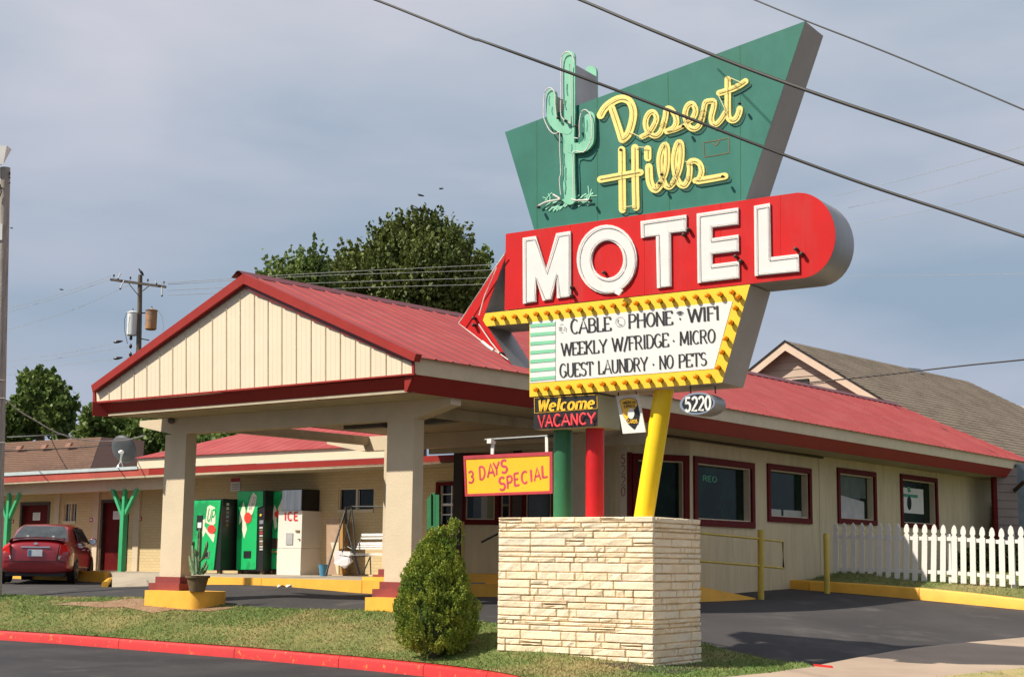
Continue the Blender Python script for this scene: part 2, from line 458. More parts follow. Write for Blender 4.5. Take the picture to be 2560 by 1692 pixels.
# ------------------------------------------------------------------ mesh building
class MB:
    def __init__(s):
        s.v = []
        s.f = []
    def add(s, vs, fs):
        k = len(s.v)
        s.v += [V(p) for p in vs]
        s.f += [tuple(i + k for i in f) for f in fs]
        return s
    def box(s, fr, x0, x1, y0, y1, z0, z1):
        P = [fr.w(x, y, z) for z in (z0, z1) for x, y in ((x0, y0), (x1, y0), (x1, y1), (x0, y1))]
        return s.add(P, [(0, 3, 2, 1), (4, 5, 6, 7), (0, 1, 5, 4), (1, 2, 6, 5), (2, 3, 7, 6), (3, 0, 4, 7)])
    def hexa(s, P):      # 8 points, bottom ring then top ring
        return s.add(P, [(0, 3, 2, 1), (4, 5, 6, 7), (0, 1, 5, 4), (1, 2, 6, 5), (2, 3, 7, 6), (3, 0, 4, 7)])
    def prism(s, front, off):
        """front: list of 3D points, off: vector to the back"""
        n = len(front)
        return s.add(list(front) + [p + off for p in front],
                     [tuple(range(n)), tuple(range(2 * n - 1, n - 1, -1))] + [(i, i + n, (i + 1) % n + n, (i + 1) % n) for i in range(n)])
    def tube(s, pts, r, n=8, caps=True):
        pts = [V(p) for p in pts]
        rs = r if isinstance(r, (list, tuple)) else [r] * len(pts)
        rings = []
        for i, p in enumerate(pts):
            d = (pts[min(i + 1, len(pts) - 1)] - pts[max(i - 1, 0)])
            if d.length < 1e-9:
                d = V((0, 0, 1))
            d.normalize()
            a = V((0, 0, 1)) if abs(d.z) < .9 else V((1, 0, 0))
            u = d.cross(a).normalized()
            w = d.cross(u)
            rings.append([p + (u * math.cos(t) + w * math.sin(t)) * rs[i] for t in [2 * math.pi * k / n for k in range(n)]])
        vs = [q for rg in rings for q in rg]
        fs = []
        for i in range(len(pts) - 1):
            for k in range(n):
                fs.append((i * n + k, i * n + (k + 1) % n, (i + 1) * n + (k + 1) % n, (i + 1) * n + k))
        if caps:
            fs.append(tuple(range(n - 1, -1, -1)))
            fs.append(tuple((len(pts) - 1) * n + k for k in range(n)))
        return s.add(vs, fs)
    def lathe(s, o, axis, prof, n=16):
        """prof: list of (radius, distance along axis)"""
        o = V(o)
        axis = V(axis).normalized()
        a = V((0, 0, 1)) if abs(axis.z) < .9 else V((1, 0, 0))
        u = axis.cross(a).normalized()
        w = axis.cross(u)
        vs, fs = [], []
        for r, h in prof:
            for k in range(n):
                t = 2 * math.pi * k / n
                vs.append(o + axis * h + (u * math.cos(t) + w * math.sin(t)) * r)
        for i in range(len(prof) - 1):
            for k in range(n):
                fs.append((i * n + k, i * n + (k + 1) % n, (i + 1) * n + (k + 1) % n, (i + 1) * n + k))
        fs.append(tuple(range(n - 1, -1, -1)))
        fs.append(tuple((len(prof) - 1) * n + k for k in range(n)))
        return s.add(vs, fs)
    def build(s, name, m, parent=None, smooth=False, kind=None, label=None, fix=True):
        me = bpy.data.meshes.new(name)
        base = wpos(parent) if parent else V((0, 0, 0))
        me.from_pydata([tuple(v - base) for v in s.v], [], s.f)
        me.update()
        if fix:
            import bmesh
            bm = bmesh.new()
            bm.from_mesh(me)
            bmesh.ops.recalc_face_normals(bm, faces=bm.faces)
            bm.to_mesh(me)
            bm.free()
        if m:
            me.materials.append(m)
        if smooth:
            me.polygons.foreach_set('use_smooth', [True] * len(me.polygons))
            if smooth == 'auto':
                try:
                    me.set_sharp_from_angle(angle=R(35))
                except Exception:
                    pass
        o = bpy.data.objects.new(name, me)
        COL.objects.link(o)
        if parent:
            o.parent = parent
        if kind:
            o['kind'] = kind
        if label:
            o['label'] = label
        return o

def wpos(o):
    p = V(o.location)
    while o.parent:
        o = o.parent
        p += V(o.location)
    return p

def thing(name, label, cat, loc=(0, 0, 0), group=None):
    o = bpy.data.objects.new(name, None)
    COL.objects.link(o)
    o.location = loc
    o.empty_display_size = .3
    o['label'] = label
    o['category'] = cat
    if group:
        o['group'] = group
    return o

def tag(o, label, cat, group=None, kind=None):
    if label:
        o['label'] = label
    if cat:
        o['category'] = cat
    if group:
        o['group'] = group
    if kind:
        o['kind'] = kind
    return o

def dup(o, d, parent=None, name=None):
    c = o.copy()
    COL.objects.link(c)
    if parent:
        c.parent = parent
    c.location = V(o.location) + V(d)
    return c

# ------------------------------------------------------------------ 2D strokes (pixels or unit boxes) mapped onto planes
def smooth_path(pts, k=4):
    """Catmull-Rom through the points"""
    if len(pts) < 3:
        return list(pts)
    out = []
    n = len(pts)
    for i in range(n - 1):
        p0, p1, p2, p3 = pts[max(i - 1, 0)], pts[i], pts[i + 1], pts[min(i + 2, n - 1)]
        for j in range(k):
            t = j / k
            out.append(tuple(.5 * (2 * p1[a] + (p2[a] - p0[a]) * t + (2 * p0[a] - 5 * p1[a] + 4 * p2[a] - p3[a]) * t * t + (3 * p1[a] - p0[a] - 3 * p2[a] + p3[a]) * t ** 3) for a in (0, 1)))
    out.append(tuple(pts[-1]))
    return out

def ribbon2(pts, wid, cap=True):
    """left and right edges of a stroke; wid number or function(index, angle)"""
    n = len(pts)
    Lf, Rt = [], []
    for i in range(n):
        a = pts[max(i - 1, 0)]
        b = pts[min(i + 1, n - 1)]
        dx, dy = b[0] - a[0], b[1] - a[1]
        l = math.hypot(dx, dy) or 1e-9
        dx, dy = dx / l, dy / l
        w = wid(dx, dy) if callable(wid) else wid
        Lf.append((pts[i][0] - dy * w / 2, pts[i][1] + dx * w / 2))
        Rt.append((pts[i][0] + dy * w / 2, pts[i][1] - dx * w / 2))
    if cap and not callable(wid):
        for end in (0, 1):
            p = pts[0] if end == 0 else pts[-1]
            q = pts[1] if end == 0 else pts[-2]
            dx, dy = p[0] - q[0], p[1] - q[1]
            l = math.hypot(dx, dy) or 1e-9
            dx, dy = dx / l, dy / l
            for ang in (30, 60, 85):
                c, s_ = math.cos(R(90 - ang)), math.sin(R(90 - ang))
                off = 1 if end else -1
                hx, hy = -dy * off * wid / 2, dx * off * wid / 2
                e = wid / 2 * math.sin(R(ang))
                k = math.cos(R(ang))
                l2 = (p[0] + dx * e + hx * k, p[1] + dy * e + hy * k)
                r2 = (p[0] + dx * e - hx * k, p[1] + dy * e - hy * k)
                if end == 0:
                    Lf.insert(0, l2)
                    Rt.insert(0, r2)
                else:
                    Lf.append(l2)
                    Rt.append(r2)
    return Lf, Rt

def ribbon_mesh(mb, pts, wid, to_front, to_back, cap=True):
    """to_front/to_back map a 2D point to 3D"""
    Lf, Rt = ribbon2(pts, wid, cap)
    n = len(Lf)
    fl = [to_front(*p) for p in Lf]
    fr_ = [to_front(*p) for p in Rt]
    if to_back is None:
        mb.add(fl + fr_, [(i, i + 1, n + i + 1, n + i) for i in range(n - 1)])
        return
    bl = [f_ + (to_back(*p) - to_front(*p)) for f_, p in zip(fl, Lf)]
    br = [f_ + (to_back(*p) - to_front(*p)) for f_, p in zip(fr_, Rt)]
    vs = fl + fr_ + bl + br
    fs = []
    for i in range(n - 1):
        fs += [(i, i + 1, n + i + 1, n + i), (i, 2 * n + i, 2 * n + i + 1, i + 1), (n + i, n + i + 1, 3 * n + i + 1, 3 * n + i), (2 * n + i, 3 * n + i, 3 * n + i + 1, 2 * n + i + 1)]
    fs += [(0, n, 3 * n, 2 * n), (n - 1, 3 * n - 1, 4 * n - 1, 2 * n - 1)]
    mb.add(vs, fs)

def arc(cx, cy, rx, ry, a0, a1, n=10):
    return [(cx + rx * math.cos(R(a0 + (a1 - a0) * i / n)), cy + ry * math.sin(R(a0 + (a1 - a0) * i / n))) for i in range(n + 1)]

GL = {
 'A': (.8, [[(0, 0), (.4, 1), (.8, 0)], [(.14, .34), (.66, .34)]]),
 'B': (.7, [[(.08, 0), (.08, 1)], [(.08, 1), (.36, 1)] + arc(.36, .76, .24, .24, 90, -90) + [(.08, .52)], [(.36, .52)] + arc(.38, .26, .28, .26, 90, -90) + [(.08, 0)]]),
 'C': (.72, [arc(.38, .5, .34, .5, 48, 312, 16)]),
 'D': (.76, [[(.08, 0), (.08, 1)], [(.08, 1), (.3, 1)] + arc(.3, .5, .4, .5, 90, -90, 12) + [(.08, 0)]]),
 'E': (.66, [[(.08, 0), (.08, 1)], [(.08, 1), (.6, 1)], [(.08, .52), (.5, .52)], [(.08, 0), (.62, 0)]]),
 'F': (.62, [[(.08, 0), (.08, 1)], [(.08, 1), (.6, 1)], [(.08, .52), (.5, .52)]]),
 'G': (.78, [arc(.4, .5, .35, .5, 48, 330, 16), [(.45, .42), (.72, .42)], [(.70, .42), (.70, .08)]]),
 'H': (.8, [[(.1, 0), (.1, 1)], [(.7, 0), (.7, 1)], [(.1, .52), (.7, .52)]]),
 'I': (.3, [[(.15, 0), (.15, 1)]]),
 'K': (.76, [[(.1, 0), (.1, 1)], [(.66, 1), (.12, .42)], [(.28, .58), (.7, 0)]]),
 'L': (.64, [[(.1, 0), (.1, 1)], [(.1, 0), (.6, 0)]]),
 'M': (.95, [[(.08, 0), (.12, 1)], [(.12, 1), (.47, .12)], [(.47, .12), (.83, 1)], [(.83, 1), (.87, 0)]]),
 'N': (.8, [[(.1, 0), (.1, 1)], [(.1, 1), (.7, 0)], [(.7, 0), (.7, 1)]]),
 'O': (.8, [arc(.4, .5, .34, .5, 90, 450, 20)]),
 'P': (.68, [[(.08, 0), (.08, 1)], [(.08, 1), (.36, 1)] + arc(.36, .73, .26, .27, 90, -90) + [(.08, .46)]]),
 'R': (.76, [[(.08, 0), (.08, 1)], [(.08, 1), (.36, 1)] + arc(.36, .75, .25, .25, 90, -90) + [(.08, .5)], [(.36, .5), (.68, 0)]]),
 'S': (.64, [arc(.32, .75, .24, .25, 30, 270, 12)[:] + arc(.32, .25, .26, .25, 90, -150, 12)[1:]]),
 'T': (.72, [[(.36, 0), (.36, 1)], [(.02, 1), (.70, 1)]]),
 'U': (.78, [[(.1, 1), (.1, .32)] + arc(.39, .32, .29, .32, 180, 360, 12)[1:] + [(.68, 1)]]),
 'V': (.76, [[(.02, 1), (.38, 0), (.74, 1)]]),
 'W': (1.1, [[(.02, 1), (.28, 0)], [(.28, 0), (.55, .95)], [(.55, .95), (.82, 0)], [(.82, 0), (1.08, 1)]]),
 'X': (.76, [[(.04, 1), (.72, 0)], [(.04, 0), (.72, 1)]]),
 'Y': (.76, [[(.02, 1), (.38, .46)], [(.74, 1), (.38, .46)], [(.38, .46), (.38, 0)]]),
 '/': (.5, [[(.05, -.1), (.45, 1.05)]]),
 '.': (.4, [[(.16, .42), (.26, .42)]]),
 ' ': (.4, []),
 '0': (.66, [arc(.33, .5, .26, .5, 90, 450, 18)]),
 '2': (.64, [arc(.32, .72, .26, .28, 160, -30, 10) + [(.06, 0), (.60, 0)]]),
 '3': (.62, [arc(.3, .75, .24, .25, 150, -80, 10), arc(.3, .27, .27, .27, 80, -150, 10)]),
 '5': (.64, [[(.56, 1), (.14, 1), (.1, .56)] + arc(.30, .32, .27, .32, 120, -150, 12)]),
 '7': (.62, [[(.04, 1), (.58, 1), (.22, 0)]]),
 '1': (.4, [[(.05, .8), (.22, 1), (.22, 0)]]),
 'e': (.6, [[(.10, .34), (.50, .38)] + arc(.30, .33, .21, .33, 10, 315, 14)]),
 'l': (.26, [[(.13, 0), (.13, 1.05)]]),
 'c': (.52, [arc(.28, .33, .21, .33, 50, 310, 12)]),
 'o': (.6, [arc(.3, .33, .22, .33, 90, 450, 16)]),
 'm': (.92, [[(.1, 0), (.1, .66)], [(.1, .45)] + arc(.29, .45, .19, .21, 150, 0, 6) + [(.48, 0)], [(.48, .45)] + arc(.66, .45, .18, .21, 150, 0, 6) + [(.84, 0)]]),
}

def text_strokes(s, gap=.1, serif=False):
    """unit-height strokes of a line of text and its width"""
    x = 0
    out = []
    for ch in s:
        w, st = GL[ch]
        for p in st:
            out.append([(x + a, b) for a, b in p])
        if serif and ch not in 'OC./ S023':
            ends = []
            for p in st:
                for e in (p[0], p[-1]):
                    if abs(e[1]) < .02 or abs(e[1] - 1) < .02:
                        ends.append(e)
            for p in st:
                for q in p:
                    if ch in 'AVWMNY' and (abs(q[1] - 1) < .02):
                        ends.append(q)
            for e in set(ends):
                if ch in 'ELFT' and e[0] > .5:
                    out.append([(x + e[0], e[1]), (x + e[0], e[1] + (.2 if e[1] < .5 else -.2))])
                    continue
                if ch == 'T' and e[0] < .1:
                    out.append([(x + e[0], 1), (x + e[0], .8)])
                    continue
                if ch in 'BDPR' and e[0] > .09 and e[1] > .5:
                    continue
                if ch in 'BD' and e[0] > .09:
                    continue
                out.append([(x + e[0] - .1, e[1]), (x + e[0] + .1, e[1])])
        x += w + gap
    return out, x - gap

def quad_map(TL, TR, BR, BL, tot):
    def f(u, v):
        a = u / tot
        top = (TL[0] + (TR[0] - TL[0]) * a, TL[1] + (TR[1] - TL[1]) * a)
        bot = (BL[0] + (BR[0] - BL[0]) * a, BL[1] + (BR[1] - BL[1]) * a)
        return (bot[0] + (top[0] - bot[0]) * v, bot[1] + (top[1] - bot[1]) * v)
    return f

def text_mesh(mb, s, quad, front, back=None, thick=.15, thin=None, gap=.1, serif=False, slant=0.0, cap=False):
    """lettering laid in a pixel quad; front(px,py) gives the 3D place"""
    st, tot = text_strokes(s, gap, serif)
    qm = quad_map(*quad, tot)
    def q(u, v):
        a, b = qm(u + slant * v, v)
        return a, b
    thin = thick if thin is None else thin
    # stroke widths are meant in the unit box (height 1), so compute in the unit box
    for p in st:
        wf = (lambda dx, dy: thin + (thick - thin) * abs(dy) ** 1.5)
        if thin == thick:
            wf = thick
        ribbon_mesh(mb, p, wf, lambda u, v: front(*q(u, v)), (lambda u, v: back(*q(u, v))) if back else None, cap)
    return mb

# ------------------------------------------------------------------ leaves
def leaf_mesh(name, pts, size, m, parent=None, kind=None, seed=0, aspect=1.7, up=.0, dirs=None, smin=.6):
    """one mesh of many small leaf quads at pts (N,3)"""
    rs = np.random.RandomState(seed)
    n = len(pts)
    base = np.array(wpos(parent)) if parent else np.zeros(3)
    if dirs is None:
        d = rs.normal(size=(n, 3))
    else:
        d = dirs + rs.normal(scale=.45, size=(n, 3))
    d[:, 2] += up
    d /= np.linalg.norm(d, axis=1)[:, None] + 1e-9
    r = rs.normal(size=(n, 3))
    u = np.cross(d, r)
    u /= np.linalg.norm(u, axis=1)[:, None] + 1e-9
    s = size * (smin + (1.3 - smin) * rs.rand(n))[:, None]
    c = pts - base
    a = c - d * s * .5 * aspect
    b = c + u * s * .5
    e = c + d * s * .5 * aspect
    g = c - u * s * .5
    vs = np.stack([a, b, e, g], axis=1).reshape(-1, 3)
    me = bpy.data.meshes.new(name)
    me.vertices.add(len(vs))
    me.vertices.foreach_set('co', vs.astype(np.float32).ravel())
    me.loops.add(n * 4)
    me.loops.foreach_set('vertex_index', np.arange(n * 4, dtype=np.int32))
    me.polygons.add(n)
    me.polygons.foreach_set('loop_start', np.arange(0, n * 4, 4, dtype=np.int32))
    me.polygons.foreach_set('loop_total', np.full(n, 4, dtype=np.int32))
    me.update()
    me.validate()
    me.materials.append(m)
    o = bpy.data.objects.new(name, me)
    COL.objects.link(o)
    if parent:
        o.parent = parent
    if kind:
        o['kind'] = kind
    return o

def tps(points, smooth=1e-3):
    P = np.array([(p[0], p[1]) for p in points], float)
    Z = np.array([p[2] for p in points], float)
    n = len(P)
    def U(r2):
        return np.where(r2 > 0, .5 * r2 * np.log(np.maximum(r2, 1e-12)), 0)
    K = U(((P[:, None] - P[None]) ** 2).sum(-1)) + np.eye(n) * smooth
    A = np.zeros((n + 3, n + 3))
    A[:n, :n] = K
    A[:n, n] = 1
    A[:n, n + 1:] = P
    A[n, :n] = 1
    A[n + 1:, :n] = P.T
    sol = np.linalg.solve(A, np.concatenate([Z, np.zeros(3)]))
    def f(x, y):
        x = np.atleast_1d(np.asarray(x, float))
        y = np.atleast_1d(np.asarray(y, float))
        d2 = (x[:, None] - P[:, 0]) ** 2 + (y[:, None] - P[:, 1]) ** 2
        return U(d2) @ sol[:n] + sol[n] + sol[n + 1] * x + sol[n + 2] * y
    return f

def in_poly(x, y, poly):
    ins = np.zeros(len(x), bool)
    n = len(poly)
    for i in range(n):
        x0, y0 = poly[i][0], poly[i][1]
        x1, y1 = poly[(i + 1) % n][0], poly[(i + 1) % n][1]
        c = ((y0 > y) != (y1 > y)) & (x < (x1 - x0) * (y - y0) / (y1 - y0 + 1e-12) + x0)
        ins ^= c
    return ins

def sheet(name, poly, zf, m, step, dz=0.0, kind='structure'):
    """a ground sheet following zf inside the outline poly"""
    P = [(p[0], p[1]) for p in poly]
    out = []
    for i in range(len(P)):
        a, b = P[i], P[(i + 1) % len(P)]
        k = max(1, int(math.hypot(b[0] - a[0], b[1] - a[1]) / step))
        for j in range(k):
            out.append((a[0] + (b[0] - a[0]) * j / k, a[1] + (b[1] - a[1]) * j / k))
    xs, ys = [p[0] for p in out], [p[1] for p in out]
    gx, gy = np.meshgrid(np.arange(min(xs), max(xs), step), np.arange(min(ys), max(ys), step))
    gx, gy = gx.ravel() + .013, gy.ravel() + .017
    k = in_poly(gx, gy, out)
    pts = [V(p) for p in out] + [V((a, b)) for a, b in zip(gx[k], gy[k])]
    nb = len(out)
    vs, es, fs, *_ = delaunay_2d_cdt(pts, [(i, (i + 1) % nb) for i in range(nb)], [], 1, 1e-5)
    z = zf(np.array([v.x for v in vs]), np.array([v.y for v in vs])) + dz
    mb = MB()
    mb.v = [V((v.x, v.y, float(zz))) for v, zz in zip(vs, z)]
    mb.f = [tuple(f) for f in fs]
    o = mb.build(name, m, smooth=True, kind=kind)
    if o.data.polygons and o.data.polygons[0].normal.z < 0:
        o.data.flip_normals()
    return o

# ================================================================== SETTING: ground, kerbs, street
PF = Frame(at(1635, 1667, 19.0), 122.2)               # the sign's stone base, corner nearest the street
ZC = 1.5 + 2.76
K0 = at_z(1035, 935, ZC)                               # near corner of the canopy eave
CF = Frame(K0, 128.2)                                  # canopy and room wing run along this frame

site_pts = [at(*p) for p in [
    (1635, 1667, 19), (1246, 1617, 20.3), (1749, 1655, 20.1),
    (357, 1502, 28.2), (531, 1505, 27.6), (903, 1525, 24.5), (0, 1486, 31.5), (1246, 1560, 21.9),
    (908, 1530, 24.2), (700, 1462, 32), (930, 1478, 31), (1223, 1487, 29.4), (100, 1457, 37.2), (280, 1463, 36.5),
    (1754, 1603, 21.5), (2037, 1666, 19.5), (2560, 1595, 25), (2560, 1520, 31.3), (1958, 1466, 35), (1750, 1500, 29),
    (2300, 1680, 19.0), (1852, 1695, 18.3), (1905, 1491, 31.3), (2068, 1478, 33.5)]]
site_pts += [at_z(x, y, .15) for x, y in [(0, 1577), (300, 1597), (589, 1618), (850, 1640), (1062, 1660), (1260, 1688)]]
site_pts += [V(p) for p in [(-30, 50, .95), (-45, 80, 1.1), (0, 70, 1.1), (30, 75, 1.1), (40, 50, .9), (30, 33, .55), (16, 22, .2),
                            (-17, 34, .45), (-17, 39, .72), (-25, 38, .4), (3.2, 15.5, .12), (8, 16, .1), (-4, 36, 1.0)]]
zg = tps(site_pts, .02)

def zsite(x, y):
    return np.clip(zg(x, y), .0, 1.6)

def zs(x, y):
    return float(zsite(x, y)[0])

# kerb line of the street corner (outer top edge), from the left to beyond the bottom of the picture
kerb_px = [(0, 1577), (150, 1586), (300, 1597), (450, 1608), (589, 1618), (720, 1629), (850, 1640), (960, 1650), (1062, 1660), (1160, 1672), (1220, 1681), (1262, 1689), (1300, 1700)]
kerb = [at_z(x, y, .15) for x, y in kerb_px]
d0 = (kerb[0] - kerb[3]).normalized()
kerb = [kerb[0] + d0 * 14, kerb[0] + d0 * 7] + kerb
kerb += [V((.35, 16.3, .15)), V((.9, 15.3, .15)), V((1.9, 14.6, .15)), V((3.4, 14.5, .15)), V((5.5, 15.2, .15))]
kin = []
for i, p in enumerate(kerb):
    t = (kerb[min(i + 1, len(kerb) - 1)] - kerb[max(i - 1, 0)]).normalized()
    kin.append(p + V((-t.y, t.x, 0)) * .16)

_kd = []
for a, b in zip(kin[:-1], kin[1:]):
    for q in range(24):
        _kd.append((a.x + (b.x - a.x) * q / 24, a.y + (b.y - a.y) * q / 24))
_kd = np.array(_kd)
def zlawn(x, y):
    x, y = np.atleast_1d(x), np.atleast_1d(y)
    z = zsite(x, y)
    d = np.concatenate([np.sqrt(((x[i:i + 2000, None] - _kd[None, :, 0]) ** 2 + (y[i:i + 2000, None] - _kd[None, :, 1]) ** 2).min(1)) for i in range(0, len(x), 2000)])
    b = np.clip(d / 1.0, 0, 1)
    return (.150) * (1 - b) + np.maximum(z, .15) * b
def zlot(x, y):
    x, y = np.atleast_1d(x), np.atleast_1d(y)
    z = zlawn(x, y)
    return z - .03 - np.clip(.45 - z, 0, .45) * .28
# lot asphalt: everything behind the kerb, under the lawns
lot = [(p.x, p.y) for p in kin[:-2]] + [(2.9, 15.2)]
side = [at(2037, 1668, 19.45), at(2300, 1631, 22.0), at(2560, 1595, 25.0)]
e_ = hdir(39)
side_far = side[-1] + e_ * 30
ctrl = [(1.9, 17.2)]
lot_poly = [(p.x, p.y) for p in kin[:-5]] + [(1.55, 17.5), (2.6, 18.2), (side[0].x, side[0].y), (side[1].x, side[1].y), (side[2].x, side[2].y), (side_far.x, side_far.y), (45, 78), (-48, 78), (-40, 52)]
asphalt = sheet('parking_lot_asphalt', lot_poly, zlot, M['asphalt'], .7)
o = MB().add([V((-70, -12, 0)), V((60, -12, 0)), V((60, 48, 0)), V((-70, 48, 0))], [(0, 1, 2, 3)]).build('street_asphalt', M['street'], kind='structure')
earth = MB().add([V((-900, -60, -.12)), V((900, -60, -.12)), V((900, 1500, -.12)), V((-900, 1500, -.12))], [(0, 1, 2, 3)]).build('ground', M['earth'], kind='structure')
far = MB().add([V((-400, 74, .95)), V((400, 74, .95)), V((400, 900, .8)), V((-400, 900, .8)), V((-400, 60, -.1)), V((400, 60, -.1))], [(0, 1, 2, 3), (4, 5, 1, 0)]).build('far_ground', M['earth'], kind='structure')

# sidewalk along the right-hand street, and the dry verge in front of it
sw = [(1.2, 16.9), (1.9, 17.7)] + [(p.x - .05, p.y) for p in side] + [(side_far.x, side_far.y), (side_far.x + 1.6, side_far.y - 1.2),
      (side[2].x + 1.7, side[2].y - 1.7), (side[1].x + 1.45, side[1].y - 1.6), (4.6, 17.8), (3.6, 16.9), (2.3, 15.6)]
sheet('sidewalk', sw, zsite, M['sidewalk'], .8, dz=.012)
vg = [(2.3, 15.7), (3.6, 16.95), (4.6, 17.85), (side[1].x + 1.45, side[1].y - 1.62), (side[2].x + 1.7, side[2].y - 1.72), (side_far.x + 1.6, side_far.y - 1.3),
      (side_far.x + 3.0, side_far.y - 2.4), (10.5, 22.5), (6.6, 17.2), (4.6, 15.3), (3.2, 14.9)]
verge = sheet('verge', vg, zsite, M['verge'], .5, dz=.02)

# lawn between the street kerb and the drive
back_px = [(0, 1486, 31.5), (250, 1492, 29.6), (531, 1505, 27.4), (720, 1514, 26.0), (903, 1525, 24.5), (1080, 1541, 23.0), (1246, 1560, 21.9), (1500, 1580, 21.7), (1754, 1603, 21.4), (1880, 1628, 20.6), (2008, 1655, 19.8), (2037, 1666, 19.45)]
bk = [at(*p) for p in back_px]
bk = [bk[0] + (bk[0] - bk[2]).normalized() * 14] + bk
lawn_poly = [(p.x * .82 + q.x * .18, p.y * .82 + q.y * .18) for p, q in zip(kin[1:-5], kerb[1:-5])] + [(1.2, 16.9), (1.95, 17.75), (2.9, 18.6)] + [(p.x, p.y) for p in reversed(bk)]
lawn = sheet('lawn_soil', lawn_poly, zlawn, M['lawn_soil'], .3, dz=.012)
dirt_px = [(130, 1498, 29.2), (190, 1496, 29.2), (260, 1500, 28.7), (330, 1498, 28.6), (400, 1505, 28.0), (470, 1505, 27.6), (540, 1511, 27.0), (590, 1512, 26.7), (530, 1517, 26.5), (440, 1514, 27.0), (380, 1518, 26.9), (310, 1508, 27.7), (250, 1510, 28.0), (190, 1502, 28.7)]
sheet('bare_dirt_patch', [tuple(at(*p))[:2] for p in dirt_px], zsite, M['dirt'], .3, dz=.022)
soil_ring = [PF.w(x, y, 0) for x, y in [(.55, -.45), (.15, -.75), (-.6, -.35), (-.3, -.05), (0.05, -.05), (.12, 1.2), (.45, .9)]]
sheet('bare_soil_by_base', [(p.x, p.y) for p in soil_ring], zsite, M['soil'], .2, dz=.02)

def blades(name, poly, n, h, m, zf, seed, holes=(), lean=.9, wid=.006):
    rs = np.random.RandomState(seed)
    xs, ys = [p[0] for p in poly], [p[1] for p in poly]
    x = rs.uniform(max(min(xs), -13), min(max(xs), 13.5), n * 3)
    y = rs.uniform(min(ys), max(ys), n * 3)
    k = in_poly(x, y, poly)
    for j, hpoly in enumerate(holes):
        ins = in_poly(x, y, hpoly)
        if j > 0:
            ins &= rs.rand(len(x)) < .72
        k &= ~ins
    k &= np.abs(x / y) < .39
    x, y = x[k][:n], y[k][:n]
    n = len(x)
    z = np.concatenate([zf(x[i:i + 5000], y[i:i + 5000]) for i in range(0, n, 5000)])
    a = rs.uniform(0, 2 * math.pi, n)
    hh = h * rs.uniform(.5, 1.3, n)
    w = wid * rs.uniform(.7, 1.5, n)
    lx_, ly_ = rs.normal(size=n) * lean * hh, rs.normal(size=n) * lean * hh
    v = np.zeros((n, 3, 3))
    v[:, 0] = np.stack([x - np.cos(a) * w, y - np.sin(a) * w, z], 1)
    v[:, 1] = np.stack([x + np.cos(a) * w, y + np.sin(a) * w, z], 1)
    v[:, 2] = np.stack([x + lx_, y + ly_, z + hh], 1)
    me = bpy.data.meshes.new(name)
    me.vertices.add(n * 3)
    me.vertices.foreach_set('co', v.astype(np.float32).ravel())
    me.loops.add(n * 3)
    me.loops.foreach_set('vertex_index', np.arange(n * 3, dtype=np.int32))
    me.polygons.add(n)
    me.polygons.foreach_set('loop_start', np.arange(0, n * 3, 3, dtype=np.int32))
    me.polygons.foreach_set('loop_total', np.full(n, 3, dtype=np.int32))
    me.update()
    me.validate()
    me.materials.append(m)
    o = bpy.data.objects.new(name, me)
    COL.objects.link(o)
    o['kind'] = 'stuff'
    return o

M['grass_blade'] = ground_mat('grass_blades', [((.125, .21, .050), 0, 1), ((.40, .31, .145), .50, .64), ((.22, .27, .085), .50, .75)], [0, .42, 2.6], .8, 0, 10)
M['grass_dry'] = ground_mat('dry_grass_blades', [((.42, .34, .14), 0, 1), ((.27, .27, .09), .45, .62)], [0, 2.5], .8, 0, 10)
ped_hole = [(p.x, p.y) for p in [PF.w(-2.35, -.02, 0), PF.w(.05, -.02, 0), PF.w(.05, 1.35, 0), PF.w(-2.35, 1.35, 0)]]
dpoly = [tuple(at(*p))[:2] for p in dirt_px]
tag(blades('lawn_grass', lawn_poly, 230000, .030, M['grass_blade'], lambda x, y: zlawn(x, y) + .01, 3, [ped_hole, dpoly]), 'short patchy green and straw coloured lawn between red kerb and drive', 'grass')
tag(blades('verge_grass', vg, 22000, .045, M['grass_dry'], zsite, 5, []), 'dry yellow grass strip in the bottom right corner beside the sidewalk', 'grass')

# red kerb in poured segments
kc = bpy.data.objects.new('red_curb', None)
COL.objects.link(kc)
kc['kind'] = 'structure'
seg_joints = [0, 2, 4, 6, 8, 10, 12, 14, 17, len(kerb) - 1]
def kerb_run(pts_out, pts_in, z0off, h, m, parent, name, zf):
    mb = MB()
    n = len(pts_out)
    rows = []
    for a, b in zip(pts_out, pts_in):
        za, zb = zf(a), zf(b)
        t = (a - b)
        t.z = 0
        t.normalize()
        c = V((a.x, a.y, 0)) + t * .02
        rows.append([V((c.x, c.y, za - .25)), V((c.x, c.y, za + h - .035)), V((a.x, a.y, za + h)), V((b.x, b.y, za + h + .003)), V((b.x, b.y, za - .25))])
    vs = [q for r in rows for q in r]
    fs = []
    for i in range(n - 1):
        for k in range(4):
            fs.append((i * 5 + k, (i + 1) * 5 + k, (i + 1) * 5 + k + 1, i * 5 + k + 1))
    fs += [(0, 1, 2, 3, 4), tuple((n - 1) * 5 + k for k in (4, 3, 2, 1, 0))]
    mb.add(vs, fs)
    return mb.build(name, m, parent, smooth='auto')
def refine(pts, k=3):
    xy = smooth_path([(p.x, p.y) for p in pts], k)
    return [V((a, b, 0)) for a, b in xy]
for a, b in zip(seg_joints[:-1], seg_joints[1:]):
    po, pi = kerb[a:b + 1], kin[a:b + 1]
    if b != len(kerb) - 1:
        po = po[:-1] + [po[-1] + (po[-2] - po[-1]).normalized() * .012]
        pi = pi[:-1] + [pi[-1] + (pi[-2] - pi[-1]).normalized() * .012]
    kerb_run(po, pi, 0, .15, M['red_curb'], kc, 'curb_segment', lambda p: 0.0)
